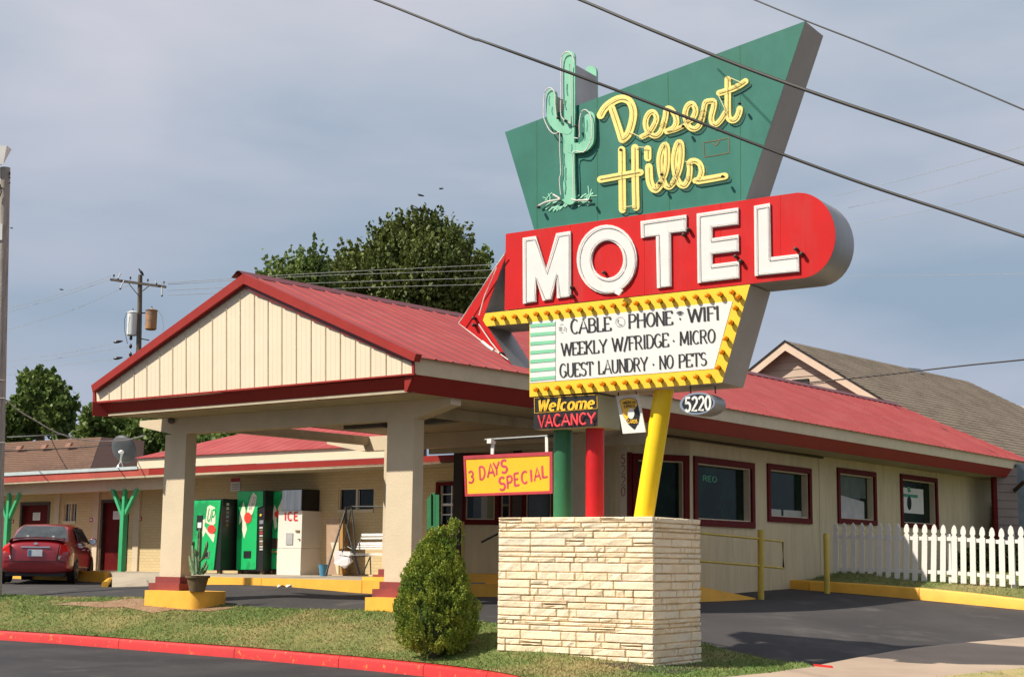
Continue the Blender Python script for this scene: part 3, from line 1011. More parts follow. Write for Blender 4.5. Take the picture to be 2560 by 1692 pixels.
# the red painted end where the kerb meets the drive
tip = [at(1990, 1652, 19.9), at(2037, 1666, 19.4), at(2060, 1669, 19.3)]
kerb_run([V((p.x + .10, p.y - .02, 0)) for p in tip][1:], [V((p.x, p.y + .10, 0)) for p in tip][1:], 0, .03, M['red_curb'], kc, 'curb_segment', lambda p: zs(p.x, p.y) + .01)

# yellow kerb along the right-hand lawn
yk_px = [(1958, 1466, 35.0), (2025, 1470, 34.3), (2140, 1477, 33.6), (2300, 1489, 32.7), (2430, 1502, 32.0), (2560, 1518, 31.3)]
yk = [at(*p) for p in yk_px]
yk.append(yk[-1] + (yk[-1] - yk[-2]).normalized() * 4)
ykin = []
for i, p in enumerate(yk):
    t = (yk[min(i + 1, len(yk) - 1)] - yk[max(i - 1, 0)])
    t.z = 0
    t.normalize()
    ykin.append(p + V((-t.y, t.x, 0)) * .17)
kc2 = bpy.data.objects.new('yellow_curb', None)
COL.objects.link(kc2)
kc2['kind'] = 'structure'
yz = {}
ykz = tps([(p.x, p.y, p.z) for p in yk + ykin] , .001)
for a, b in ((0, 1), (1, 3), (3, 6)):
    po, pi = yk[a:b + 1], ykin[a:b + 1]
    po = po[:-1] + [po[-1] + (po[-2] - po[-1]).normalized() * .02]
    kerb_run(po, pi, 0, .165, M['yellow_curb'], kc2, 'curb_segment', lambda p: min([(q - p).length * 1 and (((V((q.x - p.x, q.y - p.y, 0))).length), q.z) for q in yk])[1] if False else float(np.interp(p.x, [q.x for q in yk], [q.z for q in yk])))
# lawn behind that kerb
fence_l, fence_r = at(2083, 1434, 35.0), at(2550, 1472, 32.3)
l2 = [at(2060, 1447, 35.2), fence_l + V((0, .1, 0)), at(2300, 1452, 33.7), fence_r, yk[-1] + V((0, 0, .17))] + [p + V((0, 0, .168)) for p in ykin[1:]] + [V((12, 40, 1.15)), V((20, 48, 1.15)), V((20, 36, 1.1)), V((6.4, 35.3, 1.12)), V((30, 60, 1.1))]
zl2 = tps(l2, .01)
lp2 = [(p.x, p.y) for p in ykin[0:]] + [(22, 30), (30, 45), (17, 60), (6.6, 35.6)]
lawn2 = sheet('side_lawn', lp2, lambda x, y: np.clip(zl2(x, y), .6, 1.35), M['lawn_soil'], .6, dz=-.005)
tag(blades('side_lawn_grass', [(p[0], p[1]) for p in lp2[2:]], 30000, .06, M['grass_blade'], lambda x, y: np.clip(zl2(x, y), .6, 1.35), 8, []), 'green lawn strip behind the yellow kerb and under the picket fence', 'grass')

# dark tar patch along the lip of the drive
tp_px = [(2046, 1662, 19.6), (2085, 1655, 19.9), (2150, 1645, 20.4), (2215, 1636, 20.9), (2262, 1624, 21.7), (2300, 1617, 22.2), (2332, 1621, 22.1), (2310, 1628, 21.9), (2240, 1639, 21.3), (2170, 1650, 20.5), (2100, 1659, 19.9), (2060, 1665, 19.6)]
tb_ = [tuple(at(*p))[:2] for p in tp_px]
sheet('tar_patch', tb_, zlot, M['tar'], .25, dz=.006)

# ================================================================== THE STONE BASE
Lp = -PF.lx(1246, 1617)[0]
Wp = 1.32
zb0 = PF.lx(1635, 1667)[1]
zt0 = PF.lx(1635, 1290)[1]
base = thing('stone_base', 'cream painted block of rough ledge stones at the foot of the motel sign', 'stone base', PF.w(-Lp / 2, Wp / 2, zb0))
core = MB().box(PF, -Lp + .012, -.012, .012, Wp - .012, zb0 - .15, zt0 - .03)
core.build('mortar_core', M['mortar'], base)
def stone(frame_fn, u0, u1, z0, z1, depth, name='stone'):
    """a rough faced ledge stone; frame_fn(u, out, z)"""
    j = lambda s: rnd.uniform(-s, s)
    nu = 4 if (u1 - u0) > .2 else 3
    us = [u0 + (u1 - u0) * i / (nu - 1) for i in range(nu)]
    mb = MB()
    e = .010
    rings = []
    low = [frame_fn(u, -.03, z0 + .001) for u in us]
    up = [frame_fn(u, -.03, z1 - .001) for u in us]
    m1 = [frame_fn(u + (e * .3 if i == 0 else -e * .3 if i == nu - 1 else 0), depth - .008, z0 + .004 + abs(j(.004))) for i, u in enumerate(us)]
    m2 = [frame_fn(u + (e if i == 0 else -e if i == nu - 1 else 0), depth + j(.007), z0 + .010 + abs(j(.004))) for i, u in enumerate(us)]
    m3 = [frame_fn(u + (e if i == 0 else -e if i == nu - 1 else 0), depth + .004 + j(.007), z1 - .009 - abs(j(.004))) for i, u in enumerate(us)]
    m4 = [frame_fn(u + (e * .3 if i == 0 else -e * .3 if i == nu - 1 else 0), depth - .010, z1 - .003 - abs(j(.003))) for i, u in enumerate(us)]
    rows = [low, m1, m2, m3, m4, up]
    vs = [p for r in rows for p in r]
    fs = []
    for r in range(5):
        for i in range(nu - 1):
            fs.append((r * nu + i, r * nu + i + 1, (r + 1) * nu + i + 1, (r + 1) * nu + i))
    fs.append(tuple(r * nu for r in range(6)))
    fs.append(tuple(r * nu + nu - 1 for r in range(5, -1, -1)))
    mb.add(vs, fs)
    mb.build(name, M[rnd.choice(['stone', 'stone', 'stone_b', 'stone_c'])], base)
rows = [.052, .044, .030, .056, .07, .052, .042, .046, .082, .068, .072, .062, .052, .056, .070, .038, .036, .046, .078, .052, .062, .045, .05, .055]
tot = sum(rows)
hh = zt0 - (zb0 - .12)
zz = zt0
for k, r in enumerate(rows):
    r = r * hh / tot
    z1, z0 = zz, zz - r
    zz = z0
    # street face
    u = -Lp - .012
    first = True
    while u < -.001:
        w = rnd.choice([.12, .2, .28, .34, .42, .55, .62]) * rnd.uniform(.85, 1.15)
        if first:
            w = rnd.choice([.13, .36, .5])
            first = False
        if u + w > -.10:
            w = .008 - u
        dp = rnd.uniform(.012, .026)
        zt, zb = z1, z0
        if r > .06 and .18 < w < .40 and rnd.random() < .14:       # a pair of thin stones in a tall course
            zm = z0 + r * rnd.uniform(.35, .65)
            stone(lambda a, o_, z: PF.w(a, -o_, z), u + .004, u + w - .004, z0 + .002, zm - .003, dp)
            stone(lambda a, o_, z: PF.w(a, -o_, z), u + .004, u + w - .004, zm + .003, z1 - .002, dp + .008)
        else:
            stone(lambda a, o_, z: PF.w(a, -o_, z), u + .0025, u + w - .0025, z0 + .002 + rnd.uniform(0, .003), z1 - .0015 - (rnd.uniform(0, .02) if k == 0 and u < -1.2 and u > -1.6 else 0), dp)
        u += w
    # side face
    u = .012
    while u < Wp:
        w = rnd.choice([.12, .2, .3, .42, .5]) * rnd.uniform(.85, 1.1)
        if u + w > Wp - .1:
            w = Wp + .005 - u
        stone(lambda a, o_, z: PF.w(o_, a, z), u + .003, u + w - .003, z0 + .003, z1 - .003, rnd.uniform(.008, .026))
        u += w
    # the two faces away from the street, coarser
    for fn, a, b in ((lambda a_, o_, z: PF.w(-Lp - o_, a_, z), 0, Wp), (lambda a_, o_, z: PF.w(a_, Wp + o_, z), -Lp, 0)):
        if k % 2 == 0 and k + 1 < len(rows):
            r2 = r + rows[k + 1] * hh / tot
            stone(fn, a + .003, (a + b) / 2 + rnd.uniform(-.3, .3), z1 - r2 + .003, z1 - .003, .015)

# ================================================================== THE MOTEL SIGN
SY = .35                                                   # sign face plane behind the base's street face
TH = .62                                                   # cabinet thickness
sign = thing('motel_sign', 'tall green and red neon motel sign with cactus and arrow over three painted poles', 'sign', PF.w(-Lp / 2, Wp / 2, zt0 - .1))
def SF(px, py, out=0.0):
    return PF.hit(px, py, SY - out)
back = PF.y * TH
def cab(pts, d_out=0.0, th=TH):
    """front polygon and back offset of a cabinet traced on the sign plane"""
    f_ = [SF(x, y, d_out) for x, y in pts]
    return f_
def cabinet(name, pts, m_face, m_side, out=0.0, th=TH, label=None):
    f_ = [SF(x, y, out) for x, y in pts]
    n = len(f_)
    body = MB().add(f_ + [p + PF.y * th for p in f_], [tuple(range(2 * n - 1, n - 1, -1))] + [(i, i + n, (i + 1) % n + n, (i + 1) % n) for i in range(n)] + [tuple(range(n))])
    o = body.build(name + '_cabinet', m_side, sign, smooth='auto', label=label)
    face = MB().prism([p - PF.y * .006 for p in f_], PF.y * .004)
    face.build(name + '_face', m_face, sign)
    bf = MB().prism([p + PF.y * (th + .006) for p in f_], -PF.y * .004)
    bf.build(name + '_rear_face', m_face, sign)
    return o
# green upper panel
green_pts = [(1262.8, 331), (2013.4, 53.9), (1861, 512), (1341, 592)]
cabinet('green_panel', green_pts, M['sign_green'], M['warm_gray'])
for x0, y0, x1, y1 in ((1341, 302, 1342, 574), (1492, 246, 1493, 552), (1669, 183, 1673, 528), (1849, 115, 1851, 499)):
    MB().prism([SF(x0 - .9, y0, .0085), SF(x0 + .9, y0, .0085), SF(x1 + .9, y1, .0085), SF(x1 - .9, y1, .0085)], PF.y * .0035).build('panel_seam', M['pole_green'], sign)
mb = MB()
for a, b in (((1759, 357), (1821, 345)), ((1821, 345), (1823, 381)), ((1823, 382), (1761, 393)), ((1761, 393), (1759, 357)), ((1780, 357), (1790, 364)), ((1790, 364), (1799, 352))):
    ribbon_mesh(mb, [a, ((a[0] + b[0]) / 2, (a[1] + b[1]) / 2 + .8), b], 1.8, lambda x, y: SF(x, y, .0105), None, cap=False)
mb.build('rust_outline', M['rust'], sign)
# red MOTEL box
red_pts = [(1265, 585), (1994, 482)] + [(1999 + 90 * math.cos(R(a)), 589 - 107 * math.sin(R(a))) for a in range(80, -90, -10)] + [(2001, 696), (1262, 775.5)]
cabinet('red_panel', red_pts, M['sign_red'], M['metal_gray'], out=.03, th=TH + .03)
for x in (1425, 1610, 1800, 1950):
    ya, yb = 585 - (x - 1265) * .1413, 775.5 - (x - 1262) * .1076
    MB().prism([SF(x - .6, ya, .0385), SF(x + .6, ya, .0385), SF(x + .6, yb, .0385), SF(x - .6, yb, .0385)], PF.y * .0035).build('panel_seam', M['sign_red'], sign)
# red arrow hugging the left side
arrow_pts = [(1264, 632), (1146.5, 806), (1279, 912), (1221, 818), (1207, 800.5), (1213.7, 780), (1262.5, 647)]
cabinet('red_arrow', arrow_pts, M['sign_red'], M['metal_gray'], out=.012, th=TH - .02)
# yellow marquee frame
yel_pts = [(1213.7, 783.2), (1875.6, 711.3), (1806, 956), (1324.4, 992), (1324.3, 807), (1217, 815.7), (1207.5, 800.5)]
cabinet('yellow_panel', yel_pts, M['sign_yellow'], M['warm_gray'], out=.045, th=TH + .02)
white_pts = [(1324.8, 805.5), (1831.5, 752.5), (1785, 921.3), (1324.8, 957.3)]
MB().prism([SF(x, y, .056) for x, y in white_pts], PF.y * .004).build('letter_board', M['panel_white'], sign)
for i in range(7):
    yl = 810.2 + i * 22.2 + .1 * i
    yr = 807.0 + i * 22.2
    MB().prism([SF(1325.3, yl, .0615), SF(1387.3, yr - 1.5, .0615), SF(1387.3, yr + 6.8, .0615), SF(1325.3, yl + 8.6, .0615)], PF.y * .004).build('green_stripe', M['print_green'], sign)
MB().prism([SF(1388, 802, .0605), SF(1388.8, 802, .0605), SF(1388.8, 953, .0605), SF(1388, 953, .0605)], PF.y * .004).build('panel_seam', M['print_gray'], sign)
z6 = lambda x, y: (1310 + x / 4.3145, 700 + y / 4.3145)
fr6 = lambda px, py: SF(px, py, .0635)
def board_text(s, q, thick=.165, thin=.06, gap=.05):
    mb = MB()
    text_mesh(mb, s, [z6(*p) for p in q], fr6, None, thick, thin, gap, serif=True)
    return mb.build('lettering', M['print_black'], sign, fix=False)
board_text('CABLE', ((500, 428), (935, 398), (940, 541), (505, 579)))
board_text('PHONE', ((1124, 373), (1600, 332), (1604, 476), (1127, 519)))
board_text('WIFI', ((1765, 310), (2103, 280), (2108, 423), (1770, 455)))
board_text('WEEKLY', ((400, 682), (888, 638), (891, 776), (404, 815)))
board_text('W/FRIDGE', ((948, 626), (1556, 570), (1560, 713), (952, 768)))
board_text('MICRO', ((1676, 560), (2060, 528), (2064, 668), (1680, 700)))
board_text('GUEST', ((382, 905), (742, 880), (745, 1020), (385, 1050)))
board_text('LAUNDRY', ((795, 875), (1328, 830), (1332, 970), (798, 1012)))
board_text('NO', ((1455, 820), (1608, 805), (1612, 945), (1458, 958)))
board_text('PETS', ((1666, 805), (1966, 778), (1970, 915), (1668, 943)))
for cx_, cy_ in ((1612, 655), (1394, 910)):
    mb = MB()
    mb.add([fr6(*z6(cx_ + 9 * math.cos(t), cy_ + 11 * math.sin(t))) for t in [k * math.pi / 4 for k in range(8)]], [tuple(range(8))])
    mb.build('lettering', M['print_black'], sign)
# pictograms
mb = MB()
ribbon_mesh(mb, [z6(1035 + 50 * math.cos(t), 450 + 53 * math.sin(t)) for t in [k * math.pi / 12 for k in range(25)]], 1.1, fr6, None, cap=False)
ribbon_mesh(mb, [z6(*p) for p in ((1012, 425), (1010, 455), (1028, 478), (1052, 482))], 3.2, fr6, None)
mb.build('phone_pictogram', M['print_gray'], sign, fix=False)
mb = MB()
for r_ in (18, 33, 48):
    ribbon_mesh(mb, [z6(1682 + r_ * math.cos(R(a)), 392 - r_ * 1.1 * math.sin(R(a))) for a in range(40, 145, 10)], 2.1, fr6, None, cap=False)
mb.add([fr6(*z6(1682 + 9 * math.cos(t), 418 + 12 * math.sin(t))) for t in [k * math.pi / 4 for k in range(8)]], [tuple(range(8))])
mb.build('wifi_pictogram', M['print_black'], sign, fix=False)
mb = MB()
for q in (((378, 512), (402, 510)), ((380, 535), (402, 533)), ((385, 480), (420, 474)), ((425, 545), (440, 500)), ((440, 500), (455, 520)), ((455, 520), (450, 555)), ((395, 560), (420, 565))):
    ribbon_mesh(mb, [z6(*q[0]), z6(*q[1])], 3.2 if q[0][1] in (512, 535) else 1.3, fr6, None)
mb.build('television_pictogram', M['print_gray'], sign, fix=False)

# amber bulbs
def bulb_mesh():
    mb = MB()
    o0 = V((0, 0, 0))
    nrm = -PF.y
    mb.lathe(o0, nrm, [(.022, 0), (.022, .018), (.026, .022), (.034, .045), (.033, .065), (.024, .082), (.010, .088)], 10)
    return mb
b0 = None
bulbs = [(1233, 796), (1258, 793.5), (1286, 791)] + [z6(*p) for p in [(20, 385), (130, 365), (245, 355), (360, 345), (478, 328), (600, 318), (718, 303), (838, 288), (960, 275), (1085, 262), (1210, 250), (1333, 235), (1460, 222), (1590, 208), (1718, 193), (1850, 180), (1980, 168), (2113, 152), (2245, 130),
      (2315, 180), (2280, 300), (2230, 455), (2175, 630), (2135, 775), (2090, 940),
      (130, 1180), (240, 1168), (360, 1160), (480, 1150), (600, 1138), (720, 1130), (845, 1118), (965, 1108), (1090, 1103), (1215, 1090), (1345, 1080), (1470, 1075), (1595, 1062), (1722, 1050), (1855, 1040), (1990, 1030)]]
bme = None
for x, y in bulbs:
    p = SF(x, y, .09)
    p = p + PF.y * (.09 - .053)
    if bme is None:
        ob = bulb_mesh().build('bulb', M['bulb'], None, smooth=True)
        bme = ob.data
        sk = MB().lathe(V((0, 0, 0)), -PF.y, [(.027, -.002), (.027, .020)], 10).build('bulb_socket', M['ceramic'], None)
        ob.parent = sign
        ob.location = p - wpos(sign)
        sk.parent = ob
        sk.location = (0, 0, 0)
        b0, s0 = ob, sk
    else:
        ob = dup(b0, (0, 0, 0), sign)
        ob.location = p - wpos(sign)
        s_ = dup(s0, (0, 0, 0), ob)
        s_.location = (0, 0, 0)

# MOTEL letters
z4 = lambda x, y: (1260 + x / 5.2275, 480 + y / 5.2275)
z5 = lambda x, y: (1600 + x / 4.2375, 480 + y / 4.2375)
def inset(poly, d):
    n = len(poly)
    ar = sum(poly[i][0] * poly[(i + 1) % n][1] - poly[(i + 1) % n][0] * poly[i][1] for i in range(n))
    sg = 1 if ar > 0 else -1
    out = []
    for i in range(n):
        a, b, c = poly[i - 1], poly[i], poly[(i + 1) % n]
        d1 = V((b[0] - a[0], b[1] - a[1])).normalized()
        d2 = V((c[0] - b[0], c[1] - b[1])).normalized()
        n1, n2 = V((-d1.y, d1.x)) * sg, V((-d2.y, d2.x)) * sg
        q = n1 + n2
        q = q / max(.35, q.dot(n1)) if q.length > 1e-6 else n1
        out.append((b[0] + q.x * d, b[1] + q.y * d))
    return out
LO = .065                                                 # how far the channel letters stand proud
def big_letter(poly, holes=None):
    f_ = [SF(x, y, LO) for x, y in poly]
    n = len(f_)
    mb = MB()
    if holes is None:
        mb.prism(f_, PF.y * (LO - .04))
    else:
        h_ = [SF(x, y, LO) for x, y in holes]
        B = PF.y * (LO - .04)
        vs = f_ + h_ + [p + B for p in f_] + [p + B for p in h_]
        fs = []
        for i in range(n):
            j = (i + 1) % n
            fs += [(i, j, n + j, n + i), (2 * n + i, 3 * n + i, 3 * n + j, 2 * n + j), (i, 2 * n + i, 2 * n + j, j), (n + i, n + j, 3 * n + j, 3 * n + i)]
        mb.add(vs, fs)
    lt = mb.build('letter', M['letter_white'], sign, smooth='auto')
    for pl in ([inset(poly, 5.5)] + ([inset(holes, -5.5)] if holes else [])):
        pts = [SF(x, y, LO + .016) for x, y in pl]
        MB().tube(pts + [pts[0]], .0055, 6).build('neon_tube', M['tube'], lt)
    return lt
Mp = [z4(*p) for p in [(242, 600), (415, 575), (548, 1010), (680, 540), (868, 510), (872, 1365), (690, 1390), (685, 1080), (620, 1405), (505, 1420), (415, 1130), (420, 1435), (247, 1460)]]
big_letter(Mp)
n_ = 32
Oo = [z4(1342 + 393 * math.cos(2 * math.pi * k / n_), 880 + 452 * math.sin(2 * math.pi * k / n_)) for k in range(n_)]
Oi = [z4(1352 + 205 * math.cos(2 * math.pi * k / n_), 880 + 242 * math.sin(2 * math.pi * k / n_)) for k in range(n_)]
big_letter(Oo, Oi)
big_letter([z5(*p) for p in [(5, 310), (490, 240), (490, 420), (325, 437), (330, 1000), (180, 1018), (168, 468), (10, 488)]])
big_letter([z5(*p) for p in [(600, 230), (1040, 165), (1040, 345), (765, 380), (765, 490), (1042, 450), (1045, 630), (765, 662), (765, 765), (1048, 730), (1050, 915), (610, 965)]])
big_letter([z5(*p) for p in [(1207, 148), (1375, 118), (1385, 690), (1680, 655), (1685, 845), (1215, 890)]])
def housing(x, y, out=.05, s=1.0):
    MB().lathe(SF(x, y, .03), -PF.y, [(.020 * s, 0), (.024 * s, .05), (.024 * s, .07), (.012 * s, .085)], 10).build('tube_housing', M['ceramic'], sign, smooth=True)
for p in [z4(912, 1255), z4(912, 1362), z4(1330, 1062), z5(530, 405), z5(482, 462), z5(1032, 690), z5(1086, 740), z5(1668, 612), z5(1732, 662)]:
    housing(*p)
MB().prism([SF(*z4(1480, 1250), .16), SF(*z4(1552, 1280), .16), SF(*z4(1500, 1350), .16), SF(*z4(1440, 1320), .16)], PF.y * .03).build('tube_bracket', M['white_paint'], sign)

# Desert Hills script
za = lambda x, y: (1480 + x / 5.9325, 180 + y / 5.9325)
zh = lambda x, y: (1480 + x / 5.9325, 330 + y / 5.9325)
sw_ = 5.9325
script = [
 ('D', za, [([(125, 645), (200, 525), (330, 430), (440, 395), (545, 430), (600, 530), (610, 650), (580, 800), (530, 930), (450, 1005)], 100), ([(290, 530), (345, 690), (400, 860), (440, 1000)], 95)]),
 ('e', za, [([(735, 965), (840, 905), (920, 790), (955, 680), (915, 600), (850, 610), (800, 700), (795, 800), (835, 900), (930, 950), (1010, 900), (1060, 780)], 72)]),
 ('s', za, [([(1050, 800), (1085, 680), (1105, 560), (1160, 550), (1230, 640), (1250, 740), (1210, 830), (1110, 885)], 76), ([(1125, 890), (1250, 855), (1370, 795)], 55)]),
 ('e', za, [([(1400, 745), (1490, 690), (1535, 570), (1490, 475), (1420, 500), (1380, 610), (1400, 740), (1455, 830), (1540, 840), (1610, 760), (1650, 600)], 74)]),
 ('r', za, [([(1610, 740), (1650, 600), (1680, 460), (1740, 435), (1810, 440), (1800, 540), (1770, 660), (1780, 750), (1840, 780), (1920, 700), (1980, 600)], 74)]),
 ('t', za, [([(2012, 110), (2012, 400), (2015, 640), (2060, 715), (2130, 700), (2175, 620), (2190, 550)], 84), ([(1885, 315), (2050, 265), (2180, 205), (2275, 140)], 80)]),
 ('H', zh, [([(440, 265), (445, 700), (450, 1150)], 96), ([(635, 235), (640, 700), (650, 1115)], 96), ([(125, 705), (400, 655), (715, 600)], 90)]),
 ('i', zh, [([(825, 255), (825, 330), (825, 385)], 96)]),
 ('i', zh, [([(842, 520), (850, 700), (890, 820), (950, 850), (1010, 780)], 100)]),
 ('l', zh, [([(1010, 780), (1090, 580), (1110, 380), (1100, 200), (1045, 230), (1000, 400), (1020, 620), (1085, 780), (1150, 810), (1215, 740)], 82)]),
 ('l', zh, [([(1215, 740), (1290, 560), (1325, 350), (1315, 170), (1260, 190), (1215, 400), (1235, 620), (1300, 770), (1375, 790), (1435, 700)], 82)]),
 ('s', zh, [([(1435, 700), (1450, 560), (1450, 450), (1530, 430), (1600, 480), (1625, 580), (1590, 690), (1530, 725)], 76), ([(1570, 725), (1780, 690), (1970, 655)], 92)]),
]
for nm, zf_, strokes in script:
    fr_, bk_, sh = MB(), MB(), MB()
    for k, (pts, w) in enumerate(strokes):
        pp = smooth_path([zf_(*p) for p in pts], 4)
        o_ = .044 + k * .003
        ribbon_mesh(fr_, pp, w / sw_ * 1.12, lambda x, y, o_=o_: SF(x, y, o_), lambda x, y, o_=o_: SF(x, y, o_) + PF.y * (.020))
        ribbon_mesh(sh, [(x + 8.5, y + 8.0) for x, y in pp], w / sw_ * .95, lambda x, y, k=k: SF(x, y, .0125 + .001 * k), None)
    lt = fr_.build('letter', M['letter_yellow'], sign, smooth='auto')
    sh.build('painted_letter_shade', M['mint'], lt, fix=False)
    for k, (pts, w) in enumerate(strokes):
        pp = smooth_path([zf_(*p) for p in pts], 4)
        MB().tube([SF(x - 1.8, y - 1.5, .060) for x, y in pp], .0055, 6).build('neon_tube', M['tube_yellow'], lt)
for a, b in ((za(520, 870), za(700, 960)), (za(2060, 95), za(2190, 150)), (za(1870, 340), za(1975, 560)), (zh(640, 225), zh(820, 235)), (zh(450, 1120), zh(640, 1095)), (zh(1380, 440), zh(1480, 460))):
    MB().tube([SF(*a, .07), SF(*b, .07)], .006, 6).build('neon_tube', M['tube_yellow'], sign)
for p in (zh(1048, 640), zh(1010, 768), zh(1950, 670), zh(442, 275), za(2200, 480), za(1365, 815)):
    MB().lathe(SF(*p, .10), -PF.y, [(.016, 0), (.020, .04), (.010, .055)], 8).build('tube_housing', M['ceramic'], sign, smooth=True)

# cactus
z3 = lambda x, y: (1330 + x / 3.645, 120 + y / 3.645)
cfr = lambda o_: (lambda x, y: SF(x, y, o_))
cact = MB()
w3 = lambda w: w / 3.645
ribbon_mesh(cact, [z3(*p) for p in [(335, 80), (337, 300), (338, 600), (330, 800), (333, 1100), (342, 1375)]], w3(108), cfr(.055), lambda x, y: SF(x, y, .055) + PF.y * .04)
cb1 = cact.build('cactus_trunk', M['cactus_mint'], sign, smooth='auto')
for arm, w in (([(175, 420), (172, 560), (190, 660), (250, 725), (320, 745)], 88), ([(525, 625), (527, 760), (515, 850), (460, 905), (350, 912)], 92)):
    mb = MB()
    ribbon_mesh(mb, smooth_path([z3(*p) for p in arm], 4), w3(w), cfr(.059), lambda x, y: SF(x, y, .059) + PF.y * .044)
    mb.build('cactus_arm', M['cactus_mint'], sign, smooth='auto')
# spine marks
mb = MB()
for x, y0, y1 in ((318, 330, 430), (305, 480, 560), (350, 620, 720), (290, 960, 1070), (305, 1090, 1200), (298, 1210, 1330), (360, 880, 940), (160, 440, 520), (185, 540, 610), (465, 640, 720), (500, 660, 760), (480, 780, 840), (430, 860, 870), (340, 150, 230)):
    ribbon_mesh(mb, [z3(x, y0), z3(x + rnd.uniform(-8, 8), (y0 + y1) / 2), z3(x + rnd.uniform(-5, 5), y1)], w3(9), cfr(.0625), None)
mb.build('painted_spines', M['mint_dark'], cb1, fix=False)
# sheet metal box behind the cactus top and its twin on the rear face
bx = [z3(*p) for p in [(300, 110), (388, 150), (400, 560), (290, 560)]]
MB().prism([SF(x, y, .01) for x, y in bx], PF.y * TH).build('cactus_box', M['metal_gray'], sign)
bx = [z3(*p) for p in [(150, 440), (222, 440), (222, 640), (140, 640)]]
MB().prism([SF(x, y, .01) for x, y in bx], PF.y * TH * .9).build('cactus_box', M['metal_gray'], sign)
mb = MB()
ribbon_mesh(mb, [z3(*p) for p in [(330, 95), (330, 500)]], w3(100), lambda x, y: SF(x, y, 0) + PF.y * (TH + .02), lambda x, y: SF(x, y, 0) + PF.y * (TH + .07))
mb.build('rear_cactus', M['cactus_mint'], sign)
def neon(pts, r_=.008, out=.09, m_='tube', par=None):
    pp = smooth_path([z3(*p) for p in pts], 3)
    return MB().tube([SF(x, y, out) for x, y in pp], r_, 6).build('neon_tube', M[m_], par or sign)
neon([(265, 470), (262, 200), (270, 90), (300, 45), (345, 45), (375, 90), (382, 140)], par=cb1)
neon([(262, 480), (262, 600), (285, 650), (350, 690)], par=cb1)
neon([(225, 640), (210, 500), (205, 410), (165, 365), (120, 400), (108, 480), (105, 600), (115, 660), (160, 750), (210, 785), (250, 770), (252, 900), (262, 1130), (250, 1200), (262, 1340)], par=cb1)
neon([(350, 690), (352, 500), (350, 300), (352, 150)], .006, par=cb1)
neon([(385, 820), (430, 815), (430, 700), (445, 600), (475, 565), (510, 580), (540, 640), (545, 800), (520, 880), (470, 950), (375, 955), (375, 1150), (378, 1350)], par=cb1)
neon([(60, 1440), (130, 1405), (230, 1385), (255, 1375), (190, 1335)], .013, .05)
neon([(360, 1375), (400, 1390), (540, 1385)], .013, .05)
for x, y in ((250, 645), (318, 672), (412, 720), (70, 1455), (540, 1395)):
    MB().lathe(SF(*z3(x, y), .07), -PF.y, [(.018, 0), (.022, .05), (.012, .065)], 8).build('tube_housing', M['ceramic'], sign, smooth=True)
# painted desert grass
mb = MB()
for k in range(58):
    x0 = rnd.uniform(110, 560)
    if 60 < x0 < 520:
        y0 = 1500 - (x0 - 100) * .17 + rnd.uniform(-70, 5)
        l = rnd.uniform(25, 75)
        a = rnd.choice([rnd.uniform(-30, 30), rnd.uniform(-60, 60)])
        p0 = z3(x0, y0)
        p2 = z3(x0 + l * math.cos(R(a)), y0 - l * .5 - l * .4 * abs(math.sin(R(a))))
        pm = ((p0[0] + p2[0]) / 2 + rnd.uniform(-2, 2), (p0[1] + p2[1]) / 2 - 1.5)
        ribbon_mesh(mb, smooth_path([p0, pm, p2], 3), rnd.uniform(1.5, 3.6), cfr(.0125 + .0001 * k), None)
for pts in ([(120, 1390), (150, 1350), (180, 1320)], [(100, 1360), (135, 1375), (140, 1400)], [(480, 1360), (520, 1330), (510, 1260)], [(530, 1345), (540, 1290)], [(500, 1355), (590, 1345)], [(160, 1420), (165, 1360), (150, 1330)]):
    ribbon_mesh(mb, [z3(*p) for p in pts], 2.2, cfr(.0135), None)
mb.build('painted_grass', M['mint'], sign, fix=False)

# neon along the arrow
zl = lambda x, y: (1140 + x / 4.6125, 600 + y / 4.6125)
MB().tube([SF(*zl(*p), .09) for p in [(560, 165), (430, 350), (30, 960), (180, 1075), (350, 1210), (520, 1320), (600, 1380)]], .009, 6).build('neon_tube', M['tube'], sign)
MB().tube([SF(*zl(*p), .09) for p in [(470, 320), (330, 640), (265, 870)]], .009, 6).build('neon_tube', M['tube'], sign)
MB().tube([SF(*zl(*p), .09) for p in [(262, 970), (400, 1170), (510, 1310)]], .009, 6).build('neon_tube', M['tube'], sign)
MB().tube([SF(*zl(*p), .10) for p in [(300, 1170), (380, 1235), (430, 1270)]], .022, 8).build('tube_sleeve', M['panel_white'], sign)
for p in ((225, 905), (225, 985), (540, 1310)):
    MB().lathe(SF(*zl(*p), .02), -PF.y, [(.022, 0), (.026, .06), (.014, .08)], 8).build('tube_housing', M['ceramic'], sign, smooth=True)

# poles
def pole(x_top, y_top, x_bot, y_bot, wpx, m_, yin):
    a, b = PF.hit(x_top, y_top, yin), PF.hit(x_bot, y_bot, yin)
    b = b + (b - a).normalized() * .3
    r_ = wpx / 3830 * (a.y + b.y) / 4
    MB().tube([a, b], r_, 28).build('pole', M[m_], sign, smooth='auto')
YM = .66
pole(1407.5, 985, 1407, 1305, 48, 'pole_green', YM)
pole(1488, 985, 1487, 1305, 47, 'pole_red', YM)
pole(1661, 968, 1607.5, 1305, 50, 'pole_yellow', YM)

